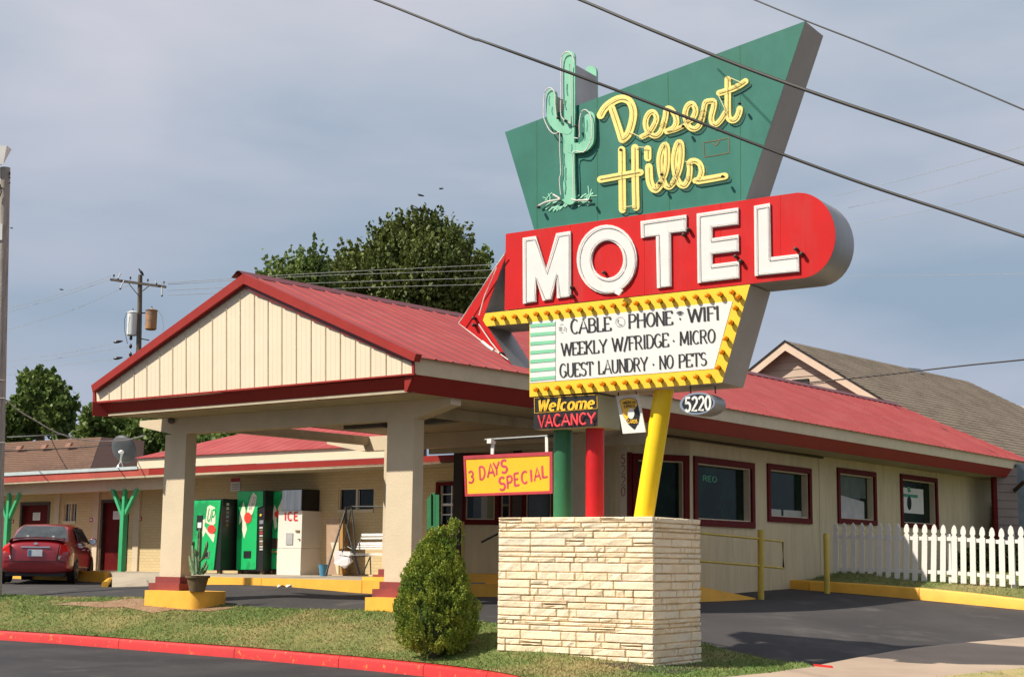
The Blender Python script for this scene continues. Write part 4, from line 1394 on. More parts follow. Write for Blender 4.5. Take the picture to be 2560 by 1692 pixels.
# welcome / vacancy box fixed to the poles
wb = thing('vacancy_sign', 'black sign box reading Welcome over red neon VACANCY, hung under the yellow marquee', 'sign', PF.hit(1414, 1070, .4))
z8 = lambda x, y: (1320 + x / 4.746, 970 + y / 4.746)
BY = .33
BF = lambda x, y, o_=0: PF.hit(x, y, BY - o_)
c4 = [z8(65, 105), z8(825, 66), z8(822, 450), z8(66, 490)]
MB().prism([BF(*p) for p in c4], PF.y * .62).build('box', M['khaki'], wb)
MB().prism([BF(*p, .012) for p in c4], PF.y * .010).build('face', M['black'], wb)
def frame_line(par, m_, pts, w, fn):
    mb = MB()
    pts = pts + [pts[0]]
    for a, b in zip(pts[:-1], pts[1:]):
        ribbon_mesh(mb, [a, b], w, fn, lambda x, y: fn(x, y) + PF.y * .008, cap=False)
    return mb.build('border', M[m_], par)
frame_line(wb, 'gold', [z8(75, 115), z8(818, 76), z8(820, 240), z8(78, 296)], .8, lambda x, y: BF(x, y, .02))
mb = MB()
text_mesh(mb, 'W', [z8(118, 145), z8(232, 132), z8(232, 264), z8(118, 278)], lambda x, y: BF(x, y, .022), None, .26, .16, .06, slant=.16)
text_mesh(mb, 'elcome', [z8(240, 136), z8(782, 100), z8(782, 238), z8(240, 268)], lambda x, y: BF(x, y, .022), None, .21, .14, .05, slant=.16)
mb.build('lettering', M['gold'], wb, fix=False)
mb = MB()
for ch_, (x0, x1) in zip('VACANCY', ((120, 200), (210, 290), (305, 390), (400, 495), (505, 595), (610, 695), (705, 800))):
    ya, yb = 322 - (x0 - 120) * .045, 465 - (x0 - 120) * .072
    st, tt = text_strokes(ch_)
    qm = quad_map(z8(x0, ya), z8(x1, ya - 5), z8(x1, yb - 5), z8(x0, yb), tt)
    for s_ in st:
        MB().tube([BF(*qm(*p), .05) for p in s_], .011, 6).build('neon_letter', M['neon_red'], wb)
# number oval
ov = thing('number_sign', 'small black oval sign with white numerals 5220 hanging under the yellow marquee', 'sign', PF.hit(1744, 1040, .35))
zo = lambda x, y: z8(x, y)
def ell(cx_, cy_, rx, ry, tilt, n=28):
    out = []
    for k in range(n):
        t = 2 * math.pi * k / n
        a, b = rx * math.cos(t), ry * math.sin(t)
        out.append(z8(cx_ + a * math.cos(tilt) + b * math.sin(tilt), cy_ - a * math.sin(tilt) * 1 + b * math.cos(tilt)))
    return out
OFp = lambda x, y, o_=0: PF.hit(x, y, .30 - o_)
MB().prism([OFp(*p) for p in ell(2008, 182, 208, 132, .09)], PF.y * .34).build('drum', M['metal_gray'], ov, smooth='auto')
MB().prism([OFp(*p, .012) for p in ell(2008, 182, 206, 130, .09)], PF.y * .010).build('rim', M['chrome'], ov)
MB().prism([OFp(*p, .018) for p in ell(2010, 182, 183, 110, .09)], PF.y * .004).build('face', M['black'], ov)
mb = MB()
text_mesh(mb, '5220', [z8(1862, 118), z8(2170, 92), z8(2170, 250), z8(1862, 276)], lambda x, y: OFp(x, y, .021), None, .23, .18, .08)
mb.build('lettering', M['panel_white'], ov, fix=False)
for x in (1890, 2185):
    a, b = OFp(*z8(x, 55)), OFp(*z8(x - 5, -35))
    MB().tube([a + PF.y * .1, b + PF.y * .1], .010, 6).build('hanger', M['ceramic'], ov)
# hanging shield
sd = thing('shield_sign', 'small white hanging sign with a yellow and black shield beside the yellow pole', 'sign', PF.hit(1580, 1080, .5))
HF = lambda x, y, o_=0: PF.hit(x, y, .52 - o_)
MB().prism([HF(*z8(*p)) for p in [(1045, 92), (1312, 70), (1395, 520), (1125, 540)]], PF.y * .02).build('plate', M['white_paint'], sd)
shield = [(1085, 150), (1130, 125), (1200, 115), (1270, 125), (1290, 150), (1325, 300), (1310, 400), (1260, 490), (1190, 430), (1130, 330)]
MB().prism([HF(*z8(*p), .008) for p in shield], PF.y * .004).build('shield', M['black'], sd)
MB().prism([HF(*z8(*p), .012) for p in [(1090, 153), (1132, 131), (1200, 121), (1268, 131), (1284, 152), (1296, 200), (1165, 385), (1132, 325)]], PF.y * .003).build('shield_field', M['gold'], sd)
mb = MB()
mb.add([HF(*z8(1222 + 40 * math.cos(t), 300 + 66 * math.sin(t)), .015) for t in [k * math.pi / 8 for k in range(16)]], [tuple(range(16))])
mb.build('emblem', M['panel_white'], sd)
mb = MB()
text_mesh(mb, 'AMERICAN', [z8(1118, 158), z8(1272, 150), z8(1276, 182), z8(1122, 190)], lambda x, y: HF(x, y, .016), None, .2)
text_mesh(mb, 'EXPRESS', [z8(1135, 204), z8(1270, 196), z8(1272, 226), z8(1140, 234)], lambda x, y: HF(x, y, .016), None, .2)
mb.build('lettering', M['print_black'], sd, fix=False)
mb = MB()
text_mesh(mb, 'CARDS', [z8(1180, 378), z8(1296, 372), z8(1298, 412), z8(1184, 418)], lambda x, y: HF(x, y, .016), None, .22)
mb.build('lettering', M['gold'], sd, fix=False)
for x, y in ((1075, 95), (1285, 72)):
    MB().tube([HF(*z8(x, y)), HF(*z8(x - 5, y - 55))], .008, 6).build('hanger', M['ceramic'], sd)
# 3 DAYS SPECIAL
sp = thing('special_sign', 'amber hanging panel reading 3 DAYS SPECIAL in magenta, left of the green pole', 'sign', PF.hit(1270, 1235, .6))
GF = lambda x, y, o_=0: PF.hit(x, y, .60 - o_)
zd = lambda x, y: (1120 + x / 3.708, 1100 + y / 3.708)
op = [zd(142, 145), zd(968, 105), zd(970, 492), zd(158, 520)]
ip = [zd(160, 176), zd(940, 140), zd(940, 468), zd(174, 497)]
MB().prism([GF(*p) for p in op], PF.y * .09).build('sign_case', M['frame_red'], sp)
MB().prism([GF(*p, .012) for p in ip], PF.y * .010).build('sign_face', M['orange_face'], sp)
mb = MB()
for i in range(4):
    a, b, c_, d_ = op[i], op[(i + 1) % 4], ip[(i + 1) % 4], ip[i]
    mb.prism([GF(*a, .022), GF(*b, .022), GF(*c_, .022), GF(*d_, .022)], PF.y * .02)
mb.build('frame', M['frame_red'], sp)
mb = MB()
sfn = lambda x, y: GF(x, y, .016)
text_mesh(mb, '3', [zd(182, 292), zd(236, 284), zd(240, 388), zd(186, 398)], sfn, None, .17)
for ch_, q in (('D', ((284, 250), (342, 236), (346, 352), (292, 366))), ('A', ((362, 226), (424, 212), (432, 332), (366, 346))), ('Y', ((416, 208), (474, 196), (478, 316), (424, 326))), ('S', ((484, 190), (546, 176), (552, 296), (492, 306))),
               ('S', ((466, 350), (528, 336), (534, 454), (474, 466))), ('P', ((540, 338), (594, 324), (600, 436), (548, 448))), ('E', ((606, 312), (658, 300), (664, 412), (612, 424))), ('C', ((676, 296), (736, 282), (742, 392), (682, 404))), ('I', ((754, 276), (780, 270), (786, 380), (760, 388))), ('A', ((794, 262), (852, 248), (858, 364), (800, 378))), ('L', ((862, 238), (922, 226), (926, 336), (868, 348)))):
    text_mesh(mb, ch_, [zd(*p) for p in q], sfn, None, .20, .16)
mb.build('lettering', M['print_pink'], sp, fix=False)
MB().tube([GF(*zd(345, -2), -.05), GF(*zd(1000, -42), -.05)], .022, 8).build('arm', M['swing_metal'], sp, smooth='auto')
for x0, y0, x1, y1 in ((412, 25, 408, 130), (912, -5, 914, 115)):
    mb = MB()
    ribbon_mesh(mb, [zd(x0, y0 - 28), zd(x1, y1)], 7, GF, lambda x, y: GF(x, y) + PF.y * .02, cap=False)
    mb.build('hanger', M['white_paint'], sp)
MB().prism([GF(*zd(*p), .05) for p in [(362, -12), (400, -16), (398, 30), (360, 28)]], PF.y * .12).build('bar_end_cap', M['white_paint'], sp)

# ================================================================== ROOFS, CANOPY AND OFFICE
def seg_int(p, d, a, b):
    """p + d*s meets segment a-b in plan; returns s, t or None"""
    ex, ey = b.x - a.x, b.y - a.y
    den = d.x * ey - d.y * ex
    if abs(den) < 1e-9:
        return None
    s = ((a.x - p.x) * ey - (a.y - p.y) * ex) / den
    t = ((a.x - p.x) * d.y - (a.y - p.y) * d.x) / den
    return (s, t) if -1e-6 <= t <= 1 + 1e-6 and s > 1e-4 else None

Z1 = CF.lx(1035, 890)[1]            # metal edge / top of the cream fascia
ZR = CF.lx(1035, 977)[1]            # bottom of the red fascia = soffit
E = [K0] + [at_z(x, y, ZC) for x, y in ((1320, 975), (1673, 1030), (2560, 1176))]
for p in E:
    p.z = 0
eo = (E[3] - E[2]).normalized()
apex = CF.hit(608, 686, 0.0)
ZA = apex.z
RG = [apex, at_z(1149, 789, ZA), at_z(1870, 932, ZA), at_z(2240, 1011, ZA)]
foot = E[2] + eo * (RG[3] - E[2]).dot(eo)
dd = V((RG[3].x - foot.x, RG[3].y - foot.y, 0)).length
Ecor = foot + eo * dd
E.append(Ecor)
pn = V((-eo.y, eo.x, 0))            # towards the ridge
Wd = 2 * dd
Lcor = Ecor + pn * Wd
LE = [CF.w(CF.lx(232, 985)[0], 0, 0)] + [p + pn * Wd for p in E[1:4]] + [Lcor]
Rend = RG[3]

def along(poly, step):
    out = []
    for a, b in zip(poly[:-1], poly[1:]):
        a, b = V((a.x, a.y, 0)), V((b.x, b.y, 0))
        n = max(1, round((b - a).length / step))
        for i in range(n):
            out.append(a + (b - a) * i / n)
    out.append(V((poly[-1].x, poly[-1].y, 0)))
    return out

office_roof = thing('motel_office', 'cream motel office with red ribbed metal roof and maroon framed windows behind the sign', 'building', V((E[2].x, E[2].y, 1.0)))
canopy = thing('entrance_canopy', 'cream drive-through canopy with gabled red metal roof in front of the office', 'canopy', CF.w(-4, 3, .8))

def slope_panels(eave, crest, zc_of, step, parent_fn, over=.06, flip=1, z0=Z1):
    st = along(eave, step)
    tops = []
    for i, p in enumerate(st):
        q = st[min(i + 1, len(st) - 1)] - st[max(i - 1, 0)]
        q.z = 0
        q.normalize()
        nrm = V((-q.y, q.x, 0)) * flip
        best = None
        for a, b in zip(crest[:-1], crest[1:]):
            r_ = seg_int(p, nrm, a, b)
            if r_ and (best is None or r_[0] < best[0]):
                z = a.z + (b.z - a.z) * r_[1]
                best = (r_[0], z)
        if best is None:
            best = (.02, z0 + .01)
        tops.append((p + nrm * best[0] + V((0, 0, best[1])), p - nrm * over + V((0, 0, z0 - over * .4)), nrm, best[0]))
    for i in range(len(st) - 1):
        t0, b0_, n0, l0 = tops[i]
        t1, b1_, n1, l1 = tops[i + 1]
        if l0 < .05 and l1 < .05:
            continue
        ax = (b1_ - b0_)
        w_ = ax.length
        ax = ax / w_
        up = ax.cross(t0 - b0_)
        if up.z < 0:
            up = -up
        up.normalize()
        mb = MB()
        g = .010
        rb = .045
        # flat pan
        P = [b0_ + ax * g, b1_ - ax * .002, t1 - ax * .002, t0 + ax * g]
        mb.prism([p + up * .006 for p in P], -up * .006)
        # rib at the joint
        hr = .017
        prof = [(0, 0), (.020, hr), (.040, hr), (.06, 0)]
        vs = [b0_ + ax * x + up * (h_ + .004) for x, h_ in prof] + [t0 + ax * x + up * (h_ + .004) for x, h_ in prof]
        mb.add(vs, [(0, 1, 5, 4), (1, 2, 6, 5), (2, 3, 7, 6), (0, 3, 2, 1), (4, 5, 6, 7)])
        mb.build('roof_panel', M['red_roof'], parent_fn(b0_))
split = E[1] + (E[2] - E[1]) * .35
def owner(p):
    return canopy if (p - V((K0.x, K0.y, 0))).dot(eo) < (split - V((K0.x, K0.y, 0))).dot(eo) else office_roof
crest = RG + [V((Ecor.x, Ecor.y, Z1))]
slope_panels(E, crest, None, .37, owner)
slope_panels(LE, RG + [V((Lcor.x, Lcor.y, Z1))], None, .95, owner, flip=-1)
slope_panels([Ecor, Lcor], [V((Ecor.x, Ecor.y, Z1)), Rend, V((Lcor.x, Lcor.y, Z1))], None, .8, lambda p: office_roof)
# ridge cap over dark pan ends
for i in range(26):
    c_ = RG[0] + (RG[1] - RG[0]) * ((i + .75) * .37 / (RG[1] - RG[0]).length) if (i + .75) * .37 < (RG[1] - RG[0]).length else None
    if c_ is None:
        break
    sl = (ZA - Z1) / dd
    t = (RG[1] - RG[0]).normalized()
    n_ = V((-t.y, t.x, 0))
    q = c_ - n_ * .19 + V((0, 0, -.19 * sl + .012))
    MB().hexa([q - t * .12, q + t * .12, q + t * .12 + n_ * .03 + V((0, 0, .02)), q - t * .12 + n_ * .03 + V((0, 0, .02)),
               q - t * .12 + V((0, 0, .018)), q + t * .12 + V((0, 0, .018)), q + t * .12 + n_ * .03 + V((0, 0, .035)), q - t * .12 + n_ * .03 + V((0, 0, .035))]).build('pan_closure', M['dark'], canopy)
for a, b, par in ((0, 1, canopy), (1, 2, office_roof), (2, 3, office_roof)):
    p, q = RG[a], RG[b]
    t = (q - p).normalized()
    n_ = V((-t.y, t.x, 0))
    sl = (ZA - Z1) / dd
    mb = MB()
    wv = .17
    rings = []
    for c_ in (p - t * (.12 if a == 0 else 0), q):
        rings += [c_ - n_ * wv + V((0, 0, -wv * sl + .035)), c_ - n_ * .03 + V((0, 0, .045)), c_ + n_ * .03 + V((0, 0, .045)), c_ + n_ * wv + V((0, 0, -wv * sl + .035))]
    mb.add(rings, [(0, 1, 5, 4), (1, 2, 6, 5), (2, 3, 7, 6)])
    mb.build('ridge_cap', M['red_ridge'], par)

# side fascias (cream over red) and soffit
def fascia(poly, s, par_split):
    for a, b, par in par_split:
        seg = poly[a:b + 1]
        mb, mr = MB(), MB()
        for p, q in zip(seg[:-1], seg[1:]):
            p, q = V((p.x, p.y, 0)), V((q.x, q.y, 0))
            t = (q - p).normalized()
            n_ = V((-t.y, t.x, 0)) * s
            up_ = lambda z: V((0, 0, z))
            mb.hexa([p + up_(ZC), q + up_(ZC), q + n_ * .04 + up_(ZC), p + n_ * .04 + up_(ZC), p + up_(Z1), q + up_(Z1), q + n_ * .04 + up_(Z1), p + n_ * .04 + up_(Z1)])
            mr.hexa([p + n_ * .15 + up_(ZR), q + n_ * .15 + up_(ZR), q + n_ * .2 + up_(ZR), p + n_ * .2 + up_(ZR),
                     p + n_ * .012 + up_(ZC - .003), q + n_ * .012 + up_(ZC - .003), q + n_ * .2 + up_(ZC - .003), p + n_ * .2 + up_(ZC - .003)])
        mb.build('fascia_board', M['cream'], par)
        mr.build('lower_fascia', M['red_fascia'], par)
fascia(E, 1, ((0, 1, canopy), (1, 4, office_roof)))
fascia(LE, -1, ((0, 1, canopy), (1, 4, office_roof)))
fascia([Ecor, Lcor], 1, ((0, 1, office_roof),))
# soffit slabs
def slab(pts, z, th, name, m_, par):
    MB().prism([V((p.x, p.y, z)) for p in pts], V((0, 0, th))).build(name, m_, par)
i1 = lambda p, q, s: p + (q - p).normalized() * s
fl, fr_c = CF.w(CF.lx(232, 985)[0] + .14, .12, 0), CF.w(-.14, .12, 0)
c0, c1 = E[1] + pn * .18, E[1] + pn * (Wd - .18)
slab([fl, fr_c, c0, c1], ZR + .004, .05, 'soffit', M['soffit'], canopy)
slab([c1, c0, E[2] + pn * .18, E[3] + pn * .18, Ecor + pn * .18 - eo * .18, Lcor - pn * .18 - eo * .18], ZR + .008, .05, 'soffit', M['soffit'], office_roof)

# gable wall of vertical metal panels
seams = [74, 150, 215, 283, 350, 418, 487, 558, 628, 698, 772, 845, 920, 992, 1065, 1142, 1220, 1297, 1375, 1455, 1535, 1617, 1700, 1760]
seams = [200 + s * .47198 for s in seams]
def ybot(x): return 1003.5 - (x - 236) * .0870
def ytop(x): return (977.5 - (x - 237) * .7081 if x < 607 else 715.5 + (x - 607) * .4467) - 16
for a, b in zip(seams[:-1], seams[1:]):
    xs = [a + .35] + ([607] if a < 607 < b else []) + [b - .35]
    P = [CF.hit(a + .35, ybot(a), 0), CF.hit(b - .35, ybot(b), 0)] + [CF.hit(x, min(ytop(x), ybot(x) - 1), 0) for x in reversed(xs)]
    mb = MB().prism(P, CF.y * .03)
    # standing rib along the left edge and two faint ribs
    for f_, w_, h_ in ((0.0, .9, .014), (.36, .6, .002), (.68, .6, .002)):
        x = a + .35 + (b - a) * f_
        mb.prism([CF.hit(x, ybot(x), -h_), CF.hit(x + w_, ybot(x + w_), -h_), CF.hit(x + w_, min(ytop(x + w_), ybot(x) - 1), -h_), CF.hit(x, min(ytop(x), ybot(x) - 1), -h_)], CF.y * h_)
    mb.build('wall_panel', M['cream_panel'], canopy)
# backing behind the panels
MB().prism([CF.hit(238, 1002, .035), CF.hit(1030, 933, .035), CF.hit(1030, 893, .035), CF.hit(608, 692, .035), CF.hit(238, 972, .035)], CF.y * .05).build('gable_backing', M['cream'], canopy)
# rake trims
def plate(pts, yf, yb, name, m_, par):
    f_ = [CF.hit(x, y, yf) for x, y in pts]
    MB().prism(f_, CF.y * (yb - yf)).build(name, m_, par)
plate([(608, 684), (608, 709), (231, 979), (227.5, 963)], -.12, .02, 'rake_trim', M['red_trim'], canopy)
plate([(608.3, 684), (1040, 884), (1034, 903), (608.3, 709)], -.12, .02, 'rake_trim', M['red_trim'], canopy)
plate([(607, 710), (607, 720), (240, 981), (236, 976)], -.05, -.012, 'inner_trim', M['red_ridge'], canopy)
plate([(607.3, 710), (1029, 899), (1029, 907), (607.3, 720)], -.05, -.012, 'inner_trim', M['red_ridge'], canopy)
# saw-tooth closure strips at each panel top
for a, b in zip(seams[:-1], seams[1:]):
    if a < 600 and b < 612:
        y = 977.5 - (a - 237) * .7081
        plate([(a, y - 4), (b, y - 4 - (b - a) * .708), (b, y + 4 - (b - a) * .708), (b - 4, y + 7 - (b - a) * .708)], -.045, -.02, 'closure_strip', M['red_ridge'], canopy)
for a, b in zip(seams[:-1], seams[1:]):
    if a > 612 and b < 1025:
        y = 715.5 + (a - 607) * .4467
        plate([(a + 3, y + 1), (b, y + 1 + (b - a) * .4467), (b, y + 5 + (b - a) * .4467), (a + 3, y + 9)], -.04, -.02, 'closure_strip', M['red_trim'], canopy)
plate([(1029, 903), (1034, 903), (1034.5, 935), (1029.5, 935)], -.03, .0, 'corner_trim', M['red_trim'], canopy)
plate([(231.5, 978), (236.5, 976), (237.5, 1003), (232.5, 1006)], -.03, .0, 'corner_trim', M['red_trim'], canopy)
plate([(232.5, 1004), (1034.5, 932.5), (1034.5, 936.5), (232.5, 1008.5)], -.045, .01, 'drip_edge', M['red_trim'], canopy)
xl = CF.lx(232, 985)[0]
MB().hexa([CF.w(xl + .17, .15, ZR), CF.w(-.15, .15, ZR), CF.w(-.15, .2, ZR), CF.w(xl + .17, .2, ZR),
           CF.w(xl + .02, .012, ZC - .03), CF.w(-.012, .012, ZC - .03), CF.w(-.012, .2, ZC - .03), CF.w(xl + .02, .2, ZC - .03)]).build('lower_fascia', M['red_fascia'], canopy)

# beams and columns
YB = 1.05
zbm = (CF.lx(464, 1084, YB)[1] + CF.lx(965, 1051, YB)[1]) / 2
xL0, xL1 = CF.lx(349, 1060, YB)[0], CF.lx(432, 1084, YB)[0]
xR0, xR1 = CF.lx(1036, 1043, YB)[0], CF.lx(1127, 1010, YB)[0]
def beam(y0):
    zt = ZR + .002
    ze = zt - (zt - zbm) * .36
    prof = [(xL0, zt), (xR1, zt), (xR1, ze), (xR0, zbm), (xL1, zbm), (xL0, ze)]
    MB().prism([CF.w(x, y0, z) for x, z in prof], CF.y * .25).build('beam', M['stucco'], canopy)
beam(YB)
YC = 6.0
beam(YC)
for x in (xL1 + .1, xR0 - .5):
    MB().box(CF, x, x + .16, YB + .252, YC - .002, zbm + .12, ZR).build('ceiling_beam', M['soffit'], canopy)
cw = .585
colsX = [(CF.lx(409, 1200, YB)[0], CF.lx(461, 1200, YB)[0]), (CF.lx(965.5, 1200, YB)[0], CF.lx(1031.5, 1200, YB)[0])]
zpl = [CF.lx(430, 1441, YB)[1], CF.lx(990, 1454, YB)[1]]
for ci, (xa, xb) in enumerate(colsX):
    for y0 in (YB, YC):
        if ci == 0 and y0 == YC:
            xa = CF.lx(957, 1300, YC)[0]
            xb = xa + cw
        z = zpl[ci] if y0 == YB else 1.28
        g_ = zs(*CF.w((xa + xb) / 2, y0, 0)[:2]) - .3
        cst = MB().box(CF, xa, xb, y0, y0 + .25, z - .02, zbm).build('column', M['stucco'], canopy)
        mb = MB()
        h_ = .115
        mb.box(CF, xa - .05, xb + .05, y0 - .05, y0 + .30, z - h_, z)
        mb.box(CF, xa - .13, xb + .13, y0 - .13, y0 + .38, z - 2.1 * h_, z - h_)
        mb.build('plinth', M['maroon_base'], cst)
# yellow islands under the columns
def island(x0, x1, y0, y1, z1, round_right=True):
    pts = [(x0, y1), (x0, y0)]
    r_ = (y1 - y0) / 2
    if round_right:
        pts += [(x1 - r_ * .6 + r_ * .6 * math.sin(R(a)), (y0 + y1) / 2 - r_ * math.cos(R(a))) for a in range(0, 181, 15)]
    else:
        pts += [(x1, y0), (x1, y1)]
    top = [CF.w(x, y, z1) for x, y in pts]
    MB().prism(top, V((0, 0, -.6))).build('island_curb', M['yellow_curb'], canopy, smooth='auto')
zI = [zpl[0] - .24, zpl[1] - .24]
x0 = CF.lx(357, 1490, .62)[0]
island(x0, CF.lx(538, 1485, 1.05)[0], .66, 1.45, zI[0])
island(CF.lx(908, 1510, .62)[0], xR0 + .8, .66, 1.45, zI[1])
xb0 = CF.lx(905, 1460, 5.6)[0]
island(xb0, xb0 + 2.4, 5.6, 6.6, CF.lx(905, 1441, 5.6)[1], False)
zh_ = CF.lx(1100, 1134, YC + .3)[1]
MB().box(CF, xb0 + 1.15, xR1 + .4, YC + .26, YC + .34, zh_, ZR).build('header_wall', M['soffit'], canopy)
# ceiling fixtures
def fixture(px0, py0, px1, py1):
    a, b = at_z(px0, py0, ZR - .03), at_z(px1, py1, ZR - .03)
    d = (b - a).normalized()
    n_ = V((-d.y, d.x, 0))
    MB().hexa([a - n_ * .1 + V((0, 0, -.06)), b - n_ * .1 + V((0, 0, -.06)), b + n_ * .1 + V((0, 0, -.06)), a + n_ * .1 + V((0, 0, -.06)),
               a - n_ * .1 + V((0, 0, .03)), b - n_ * .1 + V((0, 0, .03)), b + n_ * .1 + V((0, 0, .03)), a + n_ * .1 + V((0, 0, .03))]).build('ceiling_fixture', M['fluor'], canopy)
fixture(868, 1066, 964, 1060)
fixture(1066, 1054, 1150, 1044)
MB().lathe(CF.hit(432, 1052, YB - .02), -CF.y, [(.05, 0), (.06, .05), (.04, .09)], 10).build('camera_dome', M['fluor'], canopy, smooth=True)

# ------------------------------------------------------------------ office walls
az_e = math.degrees(math.atan2(eo.x, eo.y))
OF = Frame(E[2] + pn * 1.1, az_e)
xw0, xw1 = OF.lx(1727, 1300)[0], OF.lx(2485, 1250)[0]
Zg = .55
def wall_holes(fr, x0, x1, z0, z1, holes, th, m_, par, name='wall', y0=0.0):
    mb = MB()
    xs = sorted({x0, x1} | {h[0] for h in holes} | {h[1] for h in holes})
    for a, b in zip(xs[:-1], xs[1:]):
        hs = sorted([(h[2], h[3]) for h in holes if h[0] <= a + 1e-6 and h[1] >= b - 1e-6])
        z = z0
        for c_, d_ in hs:
            if c_ > z:
                mb.box(fr, a, b, y0, y0 + th, z, c_)
            z = d_
        if z < z1:
            mb.box(fr, a, b, y0, y0 + th, z, z1)
    o = mb.build(name, m_, par)
    return o
def window(fr, x0, x1, z0, z1, par, fw=.13, glass='glass_green', extra=None, mfr='maroon', depth=.16):
    """outer size of the trim; opening = inset by fw"""
    mb = MB()
    mb.box(fr, x0, x1, -.045, .01, z1 - fw, z1)
    mb.box(fr, x0, x1, -.045, .01, z0, z0 + fw)
    mb.box(fr, x0, x0 + fw, -.045, .01, z0 + fw, z1 - fw)
    mb.box(fr, x1 - fw, x1, -.045, .01, z0 + fw, z1 - fw)
    w_ = mb.build('window', M[mfr], par)
    a, b, c_, d_ = x0 + fw, x1 - fw, z0 + fw, z1 - fw
    mb = MB()
    t = .025
    mb.box(fr, a - .002, a + t, .011, depth, c_, d_)
    mb.box(fr, b - t, b + .002, .011, depth, c_, d_)
    mb.box(fr, a + t, b - t, .011, depth, c_ - .002, c_ + t)
    mb.box(fr, a + t, b - t, .011, depth, d_ - t, d_ + .002)
    mb.build('frame', M['cream'], w_)
    MB().box(fr, a - .02, b + .02, depth, depth + .02, c_ - .02, d_ + .02).build('pane', M[glass], w_)
    return w_, (a + t, b - t, c_ + t, d_ - t)
specW = [((1732.3, 1139), (1885, 1320.5)), ((1916, 1157.7), (2027.7, 1309.6)), ((2091, 1168), (2190.5, 1313.5)), ((2248.7, 1183.6), (2344.5, 1323))]
holes = []
winb = []
for tl, br in specW:
    x0, z1_ = OF.lx(*tl)
    x1, z0_ = OF.lx(*br)
    winb.append((x0, x1, z0_, z1_))
    holes.append((x0 + .1, x1 - .1, z0_ + .1, z1_ - .1))
wall_holes(OF, xw0, xw1, Zg, ZR + .006, holes, .18, M['wall'], office_roof)
for i, (x0, x1, z0_, z1_) in enumerate(winb):
    w_, (a, b, c_, d_) = window(OF, x0, x1, z0_, z1_, office_roof, fw=.135 if i == 0 else .125)
    if i == 0:
        text = MB()
        st = OF
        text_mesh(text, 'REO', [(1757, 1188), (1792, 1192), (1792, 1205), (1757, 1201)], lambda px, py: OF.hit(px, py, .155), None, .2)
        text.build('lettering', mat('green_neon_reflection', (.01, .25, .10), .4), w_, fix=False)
    if i == 1:
        for q0, q1 in ((.02, .44), (.50, .98)):
            MB().box(OF, a + (b - a) * q0, a + (b - a) * q1, .150, .156, c_ + .01, c_ + (d_ - c_) * .15).build('window_card', M['blind'], w_)
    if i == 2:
        MB().prism([OF.w(x, .152, z) for x, z in ((a + .01, c_ + .01), (b - .22, c_ + .01), (b - .22, c_ + (d_ - c_) * .42), (a + .5, c_ + (d_ - c_) * .52), (a + .01, c_ + (d_ - c_) * .55))], OF.y * .006).build('truck_reflection', mat('truck_reflection_white', (.46, .45, .45), .6), w_)  # pale panel stands in for a white truck mirrored in the pane
        MB().box(OF, a, b - .1, .157, .159, c_ + (d_ - c_) * .5, d_).build('window_panel', mat('grey_green_curtain', (.10, .135, .12), .7, var=.25, vscale=3), w_)
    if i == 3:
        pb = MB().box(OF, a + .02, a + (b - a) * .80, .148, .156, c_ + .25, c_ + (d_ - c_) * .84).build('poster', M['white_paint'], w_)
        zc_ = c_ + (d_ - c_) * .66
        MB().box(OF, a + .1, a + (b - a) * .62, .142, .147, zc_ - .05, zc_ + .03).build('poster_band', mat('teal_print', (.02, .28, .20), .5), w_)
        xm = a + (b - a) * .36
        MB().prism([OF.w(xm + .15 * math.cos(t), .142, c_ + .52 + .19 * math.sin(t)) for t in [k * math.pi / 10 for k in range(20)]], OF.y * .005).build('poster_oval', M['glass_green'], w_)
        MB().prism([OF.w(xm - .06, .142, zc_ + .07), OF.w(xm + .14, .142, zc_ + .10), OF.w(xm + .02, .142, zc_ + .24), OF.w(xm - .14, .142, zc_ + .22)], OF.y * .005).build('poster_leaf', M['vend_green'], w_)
# rear and far walls so the building closes
mb = MB()
mb.box(OF, xw1 - .18, xw1, .18, Wd - 2.3, Zg, ZR + .006)
mb.box(OF, xw0 + 1, xw1, Wd - 2.3, Wd - 2.1, Zg, ZR + .006)
mb.build('rear_wall', M['wall'], office_roof)
# board joints and the pipe under the soffit
for px in (2048, 2342.5):
    x = OF.lx(px, 1250)[0]
    MB().box(OF, x, x + .02, -.006, .0, Zg + .3 if px < 2300 else 2.9, ZR).build('wall_joint', M['soffit'], office_roof)
a, b = OF.hit(1669, 1090, -.06), OF.hit(2057, 1144, -.06)
MB().tube([a, b], .028, 6).build('conduit', M['dark_wood'], office_roof)
MB().tube([a + V((0, 0, .10)), b + V((0, 0, .10))], .018, 6).build('conduit', M['maroon'], office_roof)

